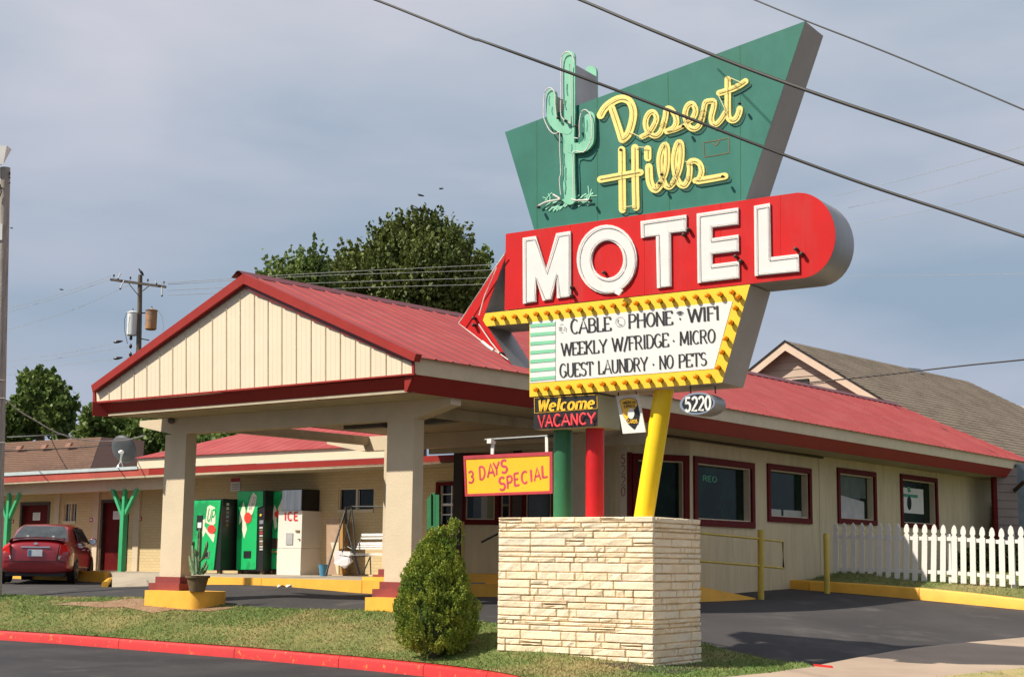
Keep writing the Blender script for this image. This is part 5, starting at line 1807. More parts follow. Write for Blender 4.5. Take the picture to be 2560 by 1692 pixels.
# ------------------------------------------------------------------ the lobby front
YF = 30.6
FF = Frame(V((0, YF, 0)), 90.0)
xl0, xl1 = FF.lx(1133, 1250)[0], FF.lx(1566, 1250)[0]
zsill = FF.lx(1200, 1311)[1]
zhead = FF.lx(1640, 1138)[1]
wl_ = [(1160, 1247), (1250, 1279), (1306, 1388)]
hs = []
for a, b in wl_:
    hs.append((FF.lx(a, 1250)[0] + .03, FF.lx(b, 1250)[0] - .03, (zsill + .1 if b < 1290 else 1.26), zhead - .1))
da, db = FF.lx(1432, 1250)[0], FF.lx(1472, 1250)[0]
hs.append((da, db, 1.24, zhead - .05))
wall_holes(FF, xl0, xl1, .6, ZR + .003, hs, .2, M['wall'], office_roof)
for k, (a, b) in enumerate(wl_):
    x0, x1 = FF.lx(a, 1250)[0], FF.lx(b, 1250)[0]
    zb_ = zsill if k < 2 else 1.22
    w_, (c0_, c1_, c2_, c3_) = window(FF, x0 - (.02 if k else .06), x1 + .02, zb_, zhead, office_roof, fw=.10 if k != 1 else .05, glass='glass')
    if k == 0:  # coloured strips paint what this pane reflects, built as flat panels
        MB().box(FF, c0_ + .12, c0_ + .28, .150, .156, c2_, c3_ - .3).build('window_panel', M['bluegray'], w_)
        MB().box(FF, c0_ + .28, c0_ + .40, .150, .156, c2_, c3_ - .2).build('window_panel', M['blind'], w_)
        MB().box(FF, c0_ + .40, c1_, .152, .156, c2_, c3_ - .1).build('wall_or_reflection', M['yell_panel'], w_)
    if k == 1:
        for zq in (.24, .62):
            MB().box(FF, c0_, c1_, .145, .157, c2_ + (c3_ - c2_) * zq, c2_ + (c3_ - c2_) * zq + .05).build('glazing_bar', M['soffit'], w_)
    if k == 2:
        MB().box(FF, c0_ + .02, c1_ - .02, .150, .157, zsill + .18, c3_ - .3).build('wall_or_reflection', M['bluegray'], w_)  # blue-grey sheet stands in for the bluish reflection on this glass
for a, b, m_ in ((1133, 1156, 'dark_wood'), (1281, 1304, 'dark_wood'), (1390, 1430, 'dark_wood'), (1474, 1510, 'dark_wood')):
    MB().box(FF, FF.lx(a, 1250)[0], FF.lx(b, 1250)[0], -.07, -.001, 1.2, ZR).build('timber_post', M[m_], office_roof)
dr = MB().box(FF, da + .01, db - .01, .06, .11, 1.24, zhead - .06).build('door', M['dark_wood'], office_roof)
MB().box(FF, da + .09, db - .07, .045, .059, 1.5, zhead - .2).build('door_pane', M['bluegray'], dr)
MB().lathe(FF.w(db - .05, .04, 2.2), -FF.y, [(.02, 0), (.03, .03), (.02, .05)], 8).build('handle', M['steel'], dr)
MB().box(FF, xl0 + .02, xl0 + .25, .2, 3.4, .8, ZR).build('side_wall', M['dark_wood'], office_roof)
# chamfered window wall
pa, pb_ = FF.w(xl1, 0, 0), OF.w(xw0, 0, 0)
GFr = Frame(pa, math.degrees(math.atan2((pb_ - pa).x, (pb_ - pa).y)))
gx1 = (pb_ - pa).length
g0, g1 = GFr.lx(1580, 1250)[0], GFr.lx(1722, 1250)[0]
gz1 = GFr.lx(1704, 1138)[1]
gz0 = winb[0][2]
wall_holes(GFr, .0, gx1, .6, ZR + .001, [(g0 + .1, g1 - .1, gz0 + .1, gz1 - .1)], .18, M['wall'], office_roof)
window(GFr, g0, g1, gz0, gz1, office_roof, fw=.12)
MB().box(GFr, GFr.lx(1568, 1250)[0], GFr.lx(1579, 1250)[0], -.03, .0, 1.2, gz1 + .02).build('timber_post', M['maroon'], office_roof)
# number strip beside the column
sx0, sx1 = FF.lx(1551, 1250, -.5)[0], FF.lx(1566, 1250, -.5)[0]
strip = MB().box(FF, sx0, sx1, -.5, -.47, 1.3, FF.lx(1558, 1108, -.5)[1]).build('number_board', M['stucco'], office_roof)
mb = MB()
for k, ch_ in enumerate('5220'):
    y0 = 1136 + k * 27
    text_mesh(mb, ch_, [(1552.5, y0), (1563.5, y0), (1563.5, y0 + 22), (1552.5, y0 + 22)], lambda px, py: FF.hit(px, py, -.505), None, .15)
mb.build('lettering', mat('faded_red_numerals', (.34, .13, .11), .7), strip, fix=False)
# lobby interior gloom
MB().box(FF, xl0 + .3, xl1 + 1.0, 2.5, 2.6, .9, ZR).build('wall_or_reflection', M['wall'], office_roof)

# porch, steps and ramp
zp = 1.5 - .28
porch = thing('entrance_porch', 'raised office porch with amber painted steps and ramp edge under the canopy', 'porch', FF.w(0, -1, .6))
xp0, xp1 = FF.lx(1150, 1460, -1.3)[0], FF.lx(1735, 1450, -1.0)[0]
MB().box(FF, xp0, xp1, -1.0, -.002, .4, zp).build('floor_slab', M['yellow_curb'], porch)
MB().box(FF, xp0, xp1 - .3, -1.35, -1.002, .4, zp - .19).build('step', M['yellow_curb'], porch)
yo = -1.15
rx0 = OF.lx(1740, 1480, yo)[0]
rx1 = OF.lx(1890, 1484, yo)[0]
rz0 = OF.lx(1749, 1464, yo)[1]
rp = [OF.w(rx0 - .6, yo, rz0 + .02), OF.w(rx0 + .1, yo, rz0), OF.w(rx1, yo, zs(*OF.w(rx1, yo, 0)[:2]) - .01)]
dn = V((0, 0, -.5))
mb = MB()
inner = [p + OF.y * (-yo - .01) for p in rp]
vs = rp + inner + [p + dn for p in rp] + [p + dn for p in inner]
mb.add(vs, [(0, 1, 4, 3), (1, 2, 5, 4), (0, 6, 7, 1), (1, 7, 8, 2), (2, 8, 11, 5), (0, 3, 9, 6), (3, 4, 10, 9), (4, 5, 11, 10)])
mb.build('ramp', M['yellow_curb'], porch)

# railings
rail = thing('ramp_railing', 'yellow pipe railing with a looped end along the office ramp', 'railing', OF.w(rx1 + .2, yo, .7))
yr_ = -1.22
rp_ = lambda x, y: OF.hit(x, y, yr_)
a, b = rp_(1902, 1324), rp_(1902, 1491)
MB().tube([a, b + V((0, 0, -.2))], .066, 12).build('post', M['yellow_pipe'], rail, smooth='auto')
MB().tube([rp_(1650, 1321.5), rp_(1750, 1332), rp_(1896, 1346)], .024, 8).build('top_rail', M['yellow_pipe'], rail, smooth='auto')
MB().tube([rp_(1650, 1393), rp_(1750, 1402), rp_(1896, 1413.5)], .024, 8).build('lower_rail', M['yellow_pipe'], rail, smooth='auto')
MB().tube([rp_(1908, 1348), rp_(1957, 1353), rp_(1958.5, 1420), rp_(1908, 1414.5)], .024, 8).build('loop', M['yellow_pipe'], rail, smooth='auto')
for px in (1700, 1800):
    MB().tube([rp_(px, 1327 + (px - 1700) * .1), rp_(px, 1440)], .02, 6).build('baluster', M['yellow_pipe'], rail) if px < 1740 else None
bo = thing('bollard', 'single yellow pipe bollard standing at the yellow kerb by the picket fence', 'bollard', at(2068, 1478, 33.4))
p = at(2068, 1478, 33.4)
tp = at(2068, 1333, 33.4)
MB().tube([V((p.x, p.y, p.z - .2)), V((p.x, p.y, tp.z - .02)), V((p.x, p.y, tp.z))], [.062, .062, .05], 14).build('pipe', M['yellow_pipe'], bo, smooth='auto')
hr = thing('handrail', 'short black sloping handrail on the porch left of the stone base', 'handrail', FF.hit(1225, 1400, -.9))
MB().tube([FF.hit(1203, 1355, -1.1), FF.hit(1262, 1325, -1.0), FF.hit(1300, 1325, -.5)], .02, 8).build('rail', M['swing_metal'], hr)
MB().tube([FF.hit(1262, 1325, -1.0), FF.hit(1262, 1440, -1.0)], .018, 8).build('post', M['swing_metal'], hr)
MB().tube([FF.hit(1300, 1325, -.5), FF.hit(1300, 1436, -.5)], .018, 8).build('post', M['swing_metal'], hr)
yp = thing('porch_post', 'thin yellow pipe post at the porch corner just behind the clipped shrub', 'post', FF.hit(1157, 1440, -1.2))
MB().tube([FF.hit(1157, 1308, -1.2), FF.hit(1157, 1470, -1.2)], .026, 8).build('pipe', M['yellow_pipe'], yp, smooth='auto')
MB().lathe(FF.hit(1157, 1307, -1.2), V((0, 0, 1)), [(.03, -.01), (.036, .01), (.02, .03)], 10).build('cap', M['yellow_pipe'], yp, smooth=True)

# ------------------------------------------------------------------ picket fence
fence = thing('picket_fence', 'white vinyl picket fence running right from the office wall across the side lawn', 'fence', fence_l)
fdir = (fence_r - fence_l)
fdir.z = 0
Lf = fdir.length
FE = Frame(fence_l, math.degrees(math.atan2(fdir.x, fdir.y)))
z8f = lambda x, y: (1960 + x / 3.955, 1280 + y / 3.955)
tops = [(508, 105), (593, 102), (681, 103), (767, 103), (853, 103), (945, 107), (1030, 108), (1120, 108), (1211, 110), (1300, 112), (1391, 115), (1484, 117), (1573, 120), (1680, 125), (1770, 130), (1862, 135), (1957, 140), (2053, 147), (2147, 153), (2240, 128), (2340, 138)]
bots = [(512, 600), (597, 600), (684, 600), (770, 602), (853, 605), (940, 650), (1030, 655), (1118, 662), (1208, 670), (1293, 676), (1385, 681), (1476, 684), (1570, 688), (1685, 695), (1775, 703), (1870, 708), (1965, 717), (2062, 725), (2160, 732), (2255, 712), (2350, 722)]
w2 = .062
for (tx, ty), (bx_, by_) in zip(tops, bots):
    x0, zb_ = FE.lx(*z8f(bx_, by_))
    x1, zt_ = FE.lx(*z8f(tx, ty))
    H = zt_ - zb_
    sh = (x1 - x0)
    prof = [(-w2, 0), (w2, 0), (w2, H - .30), (w2 * .96, H - .25), (w2 * .62, H - .225), (w2 * .62, H - .205), (w2 * .98, H - .175), (w2 * .95, H - .11), (w2 * .6, H - .04), (0, H)]
    prof = prof + [(-a, b) for a, b in reversed(prof[2:-1])]
    P = [FE.w(x0 + sh * b / H + a, 0, zb_ + b) for a, b in prof]
    MB().prism(P, FE.y * .022).build('picket', M['white_fence'], fence)
x = FE.lx(*z8f(2340, 138))[0]
for k in range(1, 5):
    zb_ = FE.lx(*z8f(2350, 722))[1] - .015 * k
    prof2 = [(a, b) for a, b in prof]
    P = [FE.w(x + .125 * 1.75 * k + a, 0, zb_ + b) for a, b in prof2]
    MB().prism(P, FE.y * .022).build('picket', M['white_fence'], fence)
for pts in (((490, 240), (1150, 252), (1700, 265), (2225, 298)), ((490, 562), (1150, 575), (1700, 600), (2225, 640)), ((2275, 285), (2373, 290), (2700, 312)), ((2275, 600), (2373, 612), (2700, 640))):
    for a, b in zip(pts[:-1], pts[1:]):
        xa, za_ = FE.lx(*z8f(*a), .024)
        xb, zb_ = FE.lx(*z8f(*b), .024)
        MB().hexa([FE.w(xa, .024, za_ - .04), FE.w(xb, .024, zb_ - .04), FE.w(xb, .065, zb_ - .04), FE.w(xa, .065, za_ - .04), FE.w(xa, .024, za_ + .04), FE.w(xb, .024, zb_ + .04), FE.w(xb, .065, zb_ + .04), FE.w(xa, .065, za_ + .04)]).build('rail', M['white_fence'], fence)
for (x_, yt, yb_) in ((1622, 215, 705), (2240, 190, 735)):
    xa, za_ = FE.lx(*z8f(x_, yt), .07)
    _, zb_ = FE.lx(*z8f(x_, yb_), .07)
    MB().box(FE, xa - .03, xa + .05, .068, .15, zb_ - .2, za_).build('fence_post', M['white_fence'], fence)

# ================================================================== ROOM WING
_o = at(640, 1400, 37.9)
WF = Frame(_o, 128.2)
wing = thing('room_wing', 'low cream brick motel wing with dark red doors at the left, behind the parked car', 'building', WF.w(-6, 0, 1.0))
ZW = 1.085                                             # walkway level
ysof = -1.45
def wx(px, y=0.0):
    return WF.lx(px, 1300, y)[0]
xa_, xb_ = wx(-420), wx(1140)
zso = WF.lx(700, 1171, ysof)[1]
ZWs = zso
d1 = (wx(252), wx(322), ZW, WF.lx(290, 1248)[1])
d2 = (wx(50), wx(124), ZW, WF.lx(90, 1255)[1])
wn1 = (wx(159), wx(190), WF.lx(170, 1303)[1], WF.lx(170, 1256)[1])
wv = (wx(845), wx(934), WF.lx(890, 1274)[1], WF.lx(890, 1219)[1])
wr = (wx(1092), wx(1150), WF.lx(1100, 1315)[1], WF.lx(1100, 1207)[1])
d3 = (wx(-260), wx(-190), ZW, d2[3])
W0 = wall_holes(WF, xa_, xb_, .7, zso + .25, [d1, d2, wn1, wv, wr, d3], .2, M['brick'], wing)
def uv_planar(o, fr):
    me = o.data
    uv = me.uv_layers.new(name='UVMap')
    base_ = wpos(o.parent) if o.parent else V((0, 0, 0))
    for l in me.loops:
        x, y, z = fr.loc(me.vertices[l.vertex_index].co + base_)
        uv.data[l.index].uv = (x + y, z)
uv_planar(W0, WF)
for d, lab in ((d1, 'dark red room door behind the green post'), (d2, 'dark red room door above the parked car'), (d3, None)):
    mb = MB()
    mb.box(WF, d[0] - .0, d[0] + .09, -.02, .19, ZW, d[3])
    mb.box(WF, d[1] - .09, d[1] + .0, -.02, .19, ZW, d[3])
    mb.box(WF, d[0] + .09, d[1] - .09, -.02, .19, d[3] - .08, d[3])
    fr_ = mb.build('door_frame', M['dark_wood'], wing)
    dd_ = MB().box(WF, d[0] + .092, d[1] - .092, .08, .13, ZW + .01, d[3] - .082).build('door', M['door_red'], wing, label=lab)
    w_ = d[1] - d[0]
    MB().box(WF, d[0] + w_ * .36, d[0] + w_ * .60, .070, .079, ZW + 1.38, ZW + 1.60).build('notice', M['white_paint'], dd_)
    for q in range(4):
        MB().box(WF, d[0] + w_ * .40, d[0] + w_ * .56, .066, .0695, ZW + 1.42 + q * .045, ZW + 1.432 + q * .045).build('notice_line', M['print_gray'], dd_)
    MB().lathe(WF.w(d[1] - .16, .07, ZW + .98), -WF.y, [(.015, 0), (.03, .02), (.03, .05), (.015, .06)], 8).build('handle', M['steel'], dd_, smooth=True)
def slider(b, par, fm='cream', gl='glass'):
    x0, x1, z0, z1 = b
    f_ = MB()
    t = .035
    f_.box(WF, x0, x1, -.03, .06, z0 - .07, z0 + .01)
    f_.box(WF, x0, x1, .02, .07, z1 - t, z1)
    f_.box(WF, x0, x0 + t, .02, .07, z0 + .01, z1 - t)
    f_.box(WF, x1 - t, x1, .02, .07, z0 + .01, z1 - t)
    xm = (x0 + x1) / 2
    f_.box(WF, xm - .03, xm + .03, .02, .07, z0 + .01, z1 - t)
    o = f_.build('window', M[fm], par)
    MB().box(WF, x0 + t, xm - .03, .075, .09, z0, z1).build('pane', M[gl], o)
    MB().box(WF, xm + .03, x1 - t, .075, .09, z0, z1).build('pane', M[gl], o)
    return o
slider(wv, wing)
w_ = slider(wn1, wing)
for q in range(4):
    x = wn1[0] + (wn1[1] - wn1[0]) * (.15 + .22 * q)
    MB().box(WF, x, x + .07, .071, .074, wn1[2] + .02, wn1[3] - .03).build('blind_slat', M['blind'], w_)
# right window with white glazing bars and maroon trim
x0, x1, z0, z1 = wr
mb = MB()
mb.box(WF, x0 - .02, x0 + .07, -.04, .01, z0 - .02, z1 + .02)
mb.box(WF, x0 + .07, x1, -.04, .01, z1 - .06, z1 + .02)
mb.box(WF, x0 + .07, x1, -.04, .01, z0 - .02, z0 + .05)
w_ = mb.build('window', M['maroon'], wing)
MB().box(WF, x0 + .05, x1, .1, .12, z0, z1).build('pane', M['glass'], w_)
for q in (.02, .27, .50, .74, .97):
    MB().box(WF, x0 + .09, x1, .05, .085, z0 + (z1 - z0) * q - .012 - (.015 if q == .5 else 0), z0 + (z1 - z0) * q + .012 + (.015 if q == .5 else 0)).build('glazing_bar', M['white_paint'], w_)
for q in (.12, .55, .98):
    MB().box(WF, x0 + (x1 - x0) * q, x0 + (x1 - x0) * q + .03, .045, .084, z0 + .02, z1 - .03).build('glazing_bar', M['white_paint'], w_)
# number plates
for px, py in ((229, 1299), (351, 1296), (31, 1303)):
    x, z = WF.lx(px, py)
    pl = MB().box(WF, x - .07, x + .07, -.016, -.001, z - .055, z + .055).build('number_plate', M['frame_red'], wing)
    MB().box(WF, x - .035, x + .035, -.018, -.0155, z - .025, z + .025).build('number_field', M['panel_white'], pl)
# pilasters
for px in (236, 338, 138):
    x = wx(px)
    MB().box(WF, x, x + .22, -.05, -.001, .8, zso).build('pilaster', M['stucco'], wing)
# wall notice over the machines
x, z = WF.lx(590, 1210)
nt_ = MB().box(WF, x - .18, x + .18, -.02, -.001, z - .17, z + .17).build('wall_notice', M['white_paint'], wing)
MB().box(WF, x - .17, x + .17, -.024, -.0205, z + .06, z + .16).build('notice_band', M['frame_red'], nt_)
for q in range(3):
    MB().box(WF, x - .13, x + .13, -.024, -.0205, z - .13 + q * .055, z - .108 + q * .055).build('notice_line', M['print_gray'], nt_)
# eave: soffit, red fascia, pale metal edge
def fp(px, py, y=ysof):
    return WF.hit(px, py, y)
xs0 = wx(-480, ysof)
def lin(px, p0, p1):
    return p0[1] + (px - p0[0]) * (p1[1] - p0[1]) / (p1[0] - p0[0])
lo_b = lambda px: lin(px, (11, 1207.5), (402, 1186.5))
lo_t = lambda px: lin(px, (11, 1189.5), (345, 1172.5))
hi_b = lambda px: lin(px, (402, 1186.5), (956, 1163.5))
hi_t = lambda px: lin(px, (402, 1170.5), (956, 1144.5))
MB().prism([fp(-420, lo_b(-420)), fp(372, lo_b(372)), fp(372, lo_t(372) - .2), fp(-420, lo_t(-420))], WF.y * .05).build('fascia_board', M['red_fascia_old'], wing)
MB().prism([fp(372.5, hi_b(372.5)), fp(1145, hi_b(1145)), fp(1145, hi_t(1145)), fp(372.5, hi_t(372.5))], WF.y * .05).build('fascia_board', M['red_fascia'], wing)
MB().prism([fp(-420, lo_t(-420), ysof - .03), fp(343, lo_t(343), ysof - .03), fp(343, lo_t(343) - 7.5, ysof - .03), fp(-420, lo_t(-420) - 9.5, ysof - .03)], WF.y * .5).build('roof_edge', M['flash'], wing)
sl_ = MB()
sl_.hexa([fp(-420, lo_b(-420)), fp(1145, hi_b(1145)), WF.w(xb_, .1, zso + .0), WF.w(xa_, .1, zso - .1),
          fp(-420, lo_b(-420)) + V((0, 0, .05)), fp(1145, hi_b(1145)) + V((0, 0, .05)), WF.w(xb_, .1, zso + .05), WF.w(xa_, .1, zso - .05)])
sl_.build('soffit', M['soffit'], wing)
# flat roof behind the edge
zr_ = fp(100, lo_t(100) - 8)[2]
MB().box(WF, xs0 - 2, wx(343, ysof), ysof + .47, 7.0, zr_ - .22, zr_ - .05).build('flat_roof', M['flash'], wing)
# beam on the posts
yb_ = -1.05
bm_ = lambda px, py: WF.hit(px, py, yb_)
MB().prism([bm_(-420, 1255), bm_(410, 1221), bm_(410, 1192), bm_(-420, 1226)], WF.y * .15).build('beam', M['stucco'], wing)
# raised front: cream fascia and small hipped metal roof
f0, f1 = 343, 1000
cz_b = lambda px: lin(px, (345, 1171.5), (956, 1143.5))
cz_t = lambda px: lin(px, (345, 1146.5), (884, 1117))
MB().prism([fp(f0, cz_b(f0)), fp(f1, cz_b(f1)), fp(f1, cz_t(f1)), fp(f0, cz_t(f0))], WF.y * .06).build('fascia_board', M['cream_panel'], wing)
zt_ = fp(600, cz_t(600))[2]
xe0, xe1 = WF.lx(f0, cz_t(f0), ysof)[0] - .05, wx(1100, ysof)
ya_ = 0.0
for _ in range(60):                                  # 45 degree hip whose top shows at this spot
    ya_ += .5 * ((WF.lx(632, 1079, ya_)[0] - xe0) - (ya_ - ysof)) / 2.2
ap = WF.hit(632, 1079, ya_)
apx = WF.loc(ap)
MB().box(WF, xe0 + .05, xe0 + .11, ysof + .061, 7, zt_ - .5, zt_ - .02).build('fascia_board', M['cream'], wing)
n_ = int((xe1 - xe0) / .36)
for i in range(n_):
    u0, u1 = xe0 + (xe1 - xe0) * i / n_, xe0 + (xe1 - xe0) * (i + 1) / n_
    def topof(u):
        k = min(1, (u - xe0) / (apx[0] - xe0))
        return WF.w(u, ysof - .06 + k * (ya_ - ysof), zt_ + k * (apx[2] - zt_))
    b0_, b1_ = WF.w(u0, ysof - .06, zt_), WF.w(u1, ysof - .06, zt_)
    t0, t1 = topof(u0), topof(u1)
    if i == 0:
        t0 = b0_ + V((0, .01, .001))
    up = V((0, 0, 1))
    mb = MB()
    mb.prism([b0_ + up * .01, b1_ + up * .01, t1 + up * .01, t0 + up * .01], -up * .012)
    vs = [b0_ + WF.x * x + up * h_ for x, h_ in ((0, .008), (.020, .018), (.040, .018), (.06, .008))] + [t0 + WF.x * x + up * h_ for x, h_ in ((0, .008), (.020, .018), (.040, .018), (.06, .008))]
    mb.add(vs, [(0, 1, 5, 4), (1, 2, 6, 5), (2, 3, 7, 6), (0, 3, 2, 1), (4, 5, 6, 7)])
    mb.build('roof_panel', M['red_roof'], wing)
hipo = MB().add([WF.w(xe0, ysof - .06, zt_), ap, WF.w(xe0, 2 * ya_ - ysof, zt_)], [(0, 1, 2)]).build('hip_slope', M['red_roof'], wing)
# walkway slabs and yellow kerbs
k1 = WF.loc(at(700, 1452, 32.2))
yk1 = k1[1]
yk0 = -1.75
zk = 1.05
walk = MB()
xm_ = wx(288, -1.75)
xr_ = WF.lx(1160, 1450, yk1)[0]
walk.box(WF, xs0 - 2, xb_, yk0, -.002, .5, ZW)
xq = WF.lx(404, 1450, yk1)[0]
walk.hexa([WF.w(xq, yk1 + .15, .5), WF.w(xr_, yk1 + .15, .5), WF.w(xr_, yk0 - .001, .5), WF.w(xq - 1.2, yk0 - .001, .5),
           WF.w(xq, yk1 + .15, zk), WF.w(xr_, yk1 + .15, zk), WF.w(xr_, yk0 - .001, ZW), WF.w(xq - 1.2, yk0 - .001, ZW)])
wk = walk.build('walkway', M['concrete'], kind='structure')
yc3 = bpy.data.objects.new('walkway_curb', None)
COL.objects.link(yc3)
yc3['kind'] = 'structure'
def kb(x0, x1, y0, y1, z1):
    MB().box(WF, x0, x1, y0, y1, .5, z1).build('curb_segment', M['yellow_curb'], yc3)
xx = [xq, WF.lx(653, 1455, yk1)[0], WF.lx(905, 1455, yk1)[0], xr_]
for a, b in zip(xx[:-1], xx[1:]):
    kb(a + .008, b - .008, yk1, yk1 + .149, zk + .006)
xk_ = WF.lx(262, 1450, yk0 - .15)[0]
for i in range(5):
    kb(xk_ - 3.2 * (i + 1) + .01, xk_ - 3.2 * i - .01, yk0 - .15, yk0 - .002, ZW + .006)
# sloping concrete ramp between the two kerbs
rp0 = at(280, 1463, 36.0)
MB().add([WF.w(xq - .02, yk1 + .1, zs(*WF.w(xq, yk1 + .1, 0)[:2]) - .03), WF.w(xq - .02, yk1 + .16, zk), WF.w(xq - 1.2, yk0 - .01, ZW), WF.w(xk_ + .3, yk0 - .16, ZW - .01), V((rp0.x, rp0.y, zs(rp0.x, rp0.y) - .03))], [(0, 1, 2, 3, 4)]).build('walkway_ramp', M['concrete'], kind='structure')
MB().tube([at(286, 1449, 38.0), at(272, 1453, 37.2), at(262, 1461, 36.3)], .085, 10).build('curb_segment', M['yellow_curb'], yc3, smooth='auto')

# green Y posts
def ypost(px, pytop_stem, pybot, name_label, wst=20):
    yy = yb_ - .0
    b = WF.lx(px, pybot, yy)
    t = WF.lx(px, pytop_stem, yy)
    zt = WF.lx(px + 2, 1222 + (300 - px) * .035, yy)[1]
    P = thing('green_post', name_label, 'post', WF.w(b[0], yy, ZW), group='green posts holding up the wing eave')
    hw = .07
    MB().box(WF, b[0] - hw, b[0] + hw, yy - hw, yy + hw, ZW, t[1]).build('post', M['post_green'], P)
    for s in (-1, 0, 1):
        x1_ = b[0] + s * .50
        n_ = .05
        MB().hexa([WF.w(b[0] - n_ + s * .05, yy - .05 + .003 * s, t[1] - .1 * abs(s) - .001), WF.w(b[0] + n_ + s * .05, yy - .05 + .003 * s, t[1] - .1 * abs(s) - .001), WF.w(b[0] + n_ + s * .05, yy + .05 + .003 * s, t[1] - .1 * abs(s) - .001), WF.w(b[0] - n_ + s * .05, yy + .05 + .003 * s, t[1] - .1 * abs(s) - .001),
                   WF.w(x1_ - n_, yy - .05 + .003 * s, zt), WF.w(x1_ + n_, yy - .05 + .003 * s, zt), WF.w(x1_ + n_, yy + .05 + .003 * s, zt), WF.w(x1_ - n_, yy + .05 + .003 * s, zt)]).build('brace', M['post_green'], P)
ypost(303, 1277, 1437, 'green Y topped post in front of the dark red door, right of the car')
ypost(12, 1287, 1445, 'green Y topped post at the far left behind the burgundy car')

# satellite dish on the flat roof
Yd = 41.5
ds = thing('satellite_dish', 'dark grey round satellite dish on the flat roof of the room wing', 'satellite dish', at(302, 1168, Yd))
c_ = at(310, 1122, Yd)
ax_ = V((.35, .85, .35)).normalized()
MB().lathe(c_, -ax_, [(.02, .12), (.22, .10), (.36, .05), (.40, 0), (.385, -.012), (.2, .06), (.02, .09)], 26).build('reflector', M['dish'], ds, smooth=True)
MB().tube([at(296, 1168, Yd - .3), at(302, 1150, Yd - .25), c_], .03, 8).build('mast', M['steel'], ds)
MB().tube([at(302, 1150, Yd - .3), at(303, 1134, Yd - .5)], .02, 6).build('feed_arm', M['steel'], ds)
MB().lathe(at(303, 1130, Yd - .5), V((0, 0, -1)), [(.02, -.06), (.07, -.03), (.08, 0), (.05, .04)], 10).build('feed_horn', M['white_paint'], ds, smooth=True)
for px in (290, 308):
    MB().tube([at(px, 1169, Yd - .3), at(303, 1152, Yd - .27)], .014, 6).build('strut', M['steel'], ds)

# ------------------------------------------------------------------ things on the walkway
def vend(label, px0, px1, ptop, yfront, depth, x_px_y, kind_, w=None):
    x0 = WF.lx(px0, 1350, yfront)[0]
    x1 = WF.lx(px1, 1350, yfront)[0]
    zt = WF.lx(px1, ptop, yfront)[1]
    T = thing('vending_machine', label, 'vending machine', WF.w((x0 + x1) / 2, yfront + depth / 2, ZW), group='soft drink machines against the wing wall')
    b = MB().box(WF, x0, x1, yfront, yfront + depth, ZW + .08, zt)
    b.build('cabinet', M['vend_black'], T)
    for a in (x0 + .06, x1 - .14):
        for y in (yfront + .05, yfront + depth - .13):
            MB().box(WF, a, a + .08, y, y + .08, ZW, ZW + .0795).build('foot', M['rust'], T)
    return T, x0, x1, zt
# machine 1 with slanted front
yf1 = WF.loc(at(545, 1435, 36.9))[1]
T, x0, x1, zt = vend('leftmost green drinks machine, its front slanting, behind the potted cactus', 487, 553, 1246, yf1, .82, 0, 1)
fw = x1 - x0
VP = lambda px, py, o_=0: WF.hit(px, py, yf1 - o_)
zv = lambda x, y: (480 + x / 5.6, 1200 + y / 5.6)
MB().prism([VP(*zv(30, 285), .03), VP(*zv(402, 278), .03), VP(*zv(300, 1255), .03), VP(*zv(-20, 1262), .03)], WF.y * .028).build('front_panel', M['vend_green'], T)
def prt(par, pts, m_, zfn, o_=.034):
    MB().prism([VPx(*zfn(*p), o_) for p in pts], WF.y * .003).build('logo_print', M[m_], par)
VPx = VP
prt(T, [(140, 560), (190, 540), (175, 640), (215, 700), (320, 760), (300, 870), (190, 720), (150, 800)], 'vend_logo', zv)
prt(T, [(215, 370), (255, 345), (320, 380), (330, 470), (325, 600), (290, 640), (190, 590), (200, 480)], 'vend_logo', zv, .035)
mb = MB()
text_mesh(mb, 'UP', [zv(235, 390), zv(335, 420), zv(300, 600), zv(205, 560)], lambda x, y: VP(x, y, .039), None, .16)
mb.build('lettering', M['vend_green'], T, fix=False)
MB().prism([VP(*zv(272 + 56 * math.cos(t), 685 + 62 * math.sin(t)), .041) for t in [k * math.pi / 10 for k in range(20)]], WF.y * .003).build('logo_dot', M['vend_red'], T)
MB().prism([VP(*zv(*p), .045) for p in ((70, 490), (148, 490), (140, 700), (60, 700))], WF.y * .014).build('coin_panel', M['black'], T)
MB().prism([VP(*zv(*p), .049) for p in ((80, 590), (132, 590), (128, 665), (76, 665))], WF.y * .003).build('sticker', M['panel_white'], T)
MB().prism([VP(*zv(*p), .045) for p in ((185, 990), (240, 990), (232, 1090), (170, 1090))], WF.y * .014).build('delivery_hatch', M['steel'], T)
MB().prism([VP(*zv(*p), .049) for p in ((190, 1005), (222, 1005), (218, 1075), (180, 1075))], WF.y * .003).build('hatch_opening', M['black'], T)
for k in range(6):
    x = x1 + .003
    z = zt - .16 - k * .10
    MB().box(WF, x, x + .006, yf1 + .12, yf1 + .20, z, z + .06).build('selection_button', M[('blind', 'print_gray', 'bluegray', 'bucket_blue', 'bluegray', 'rust')[k]], T)
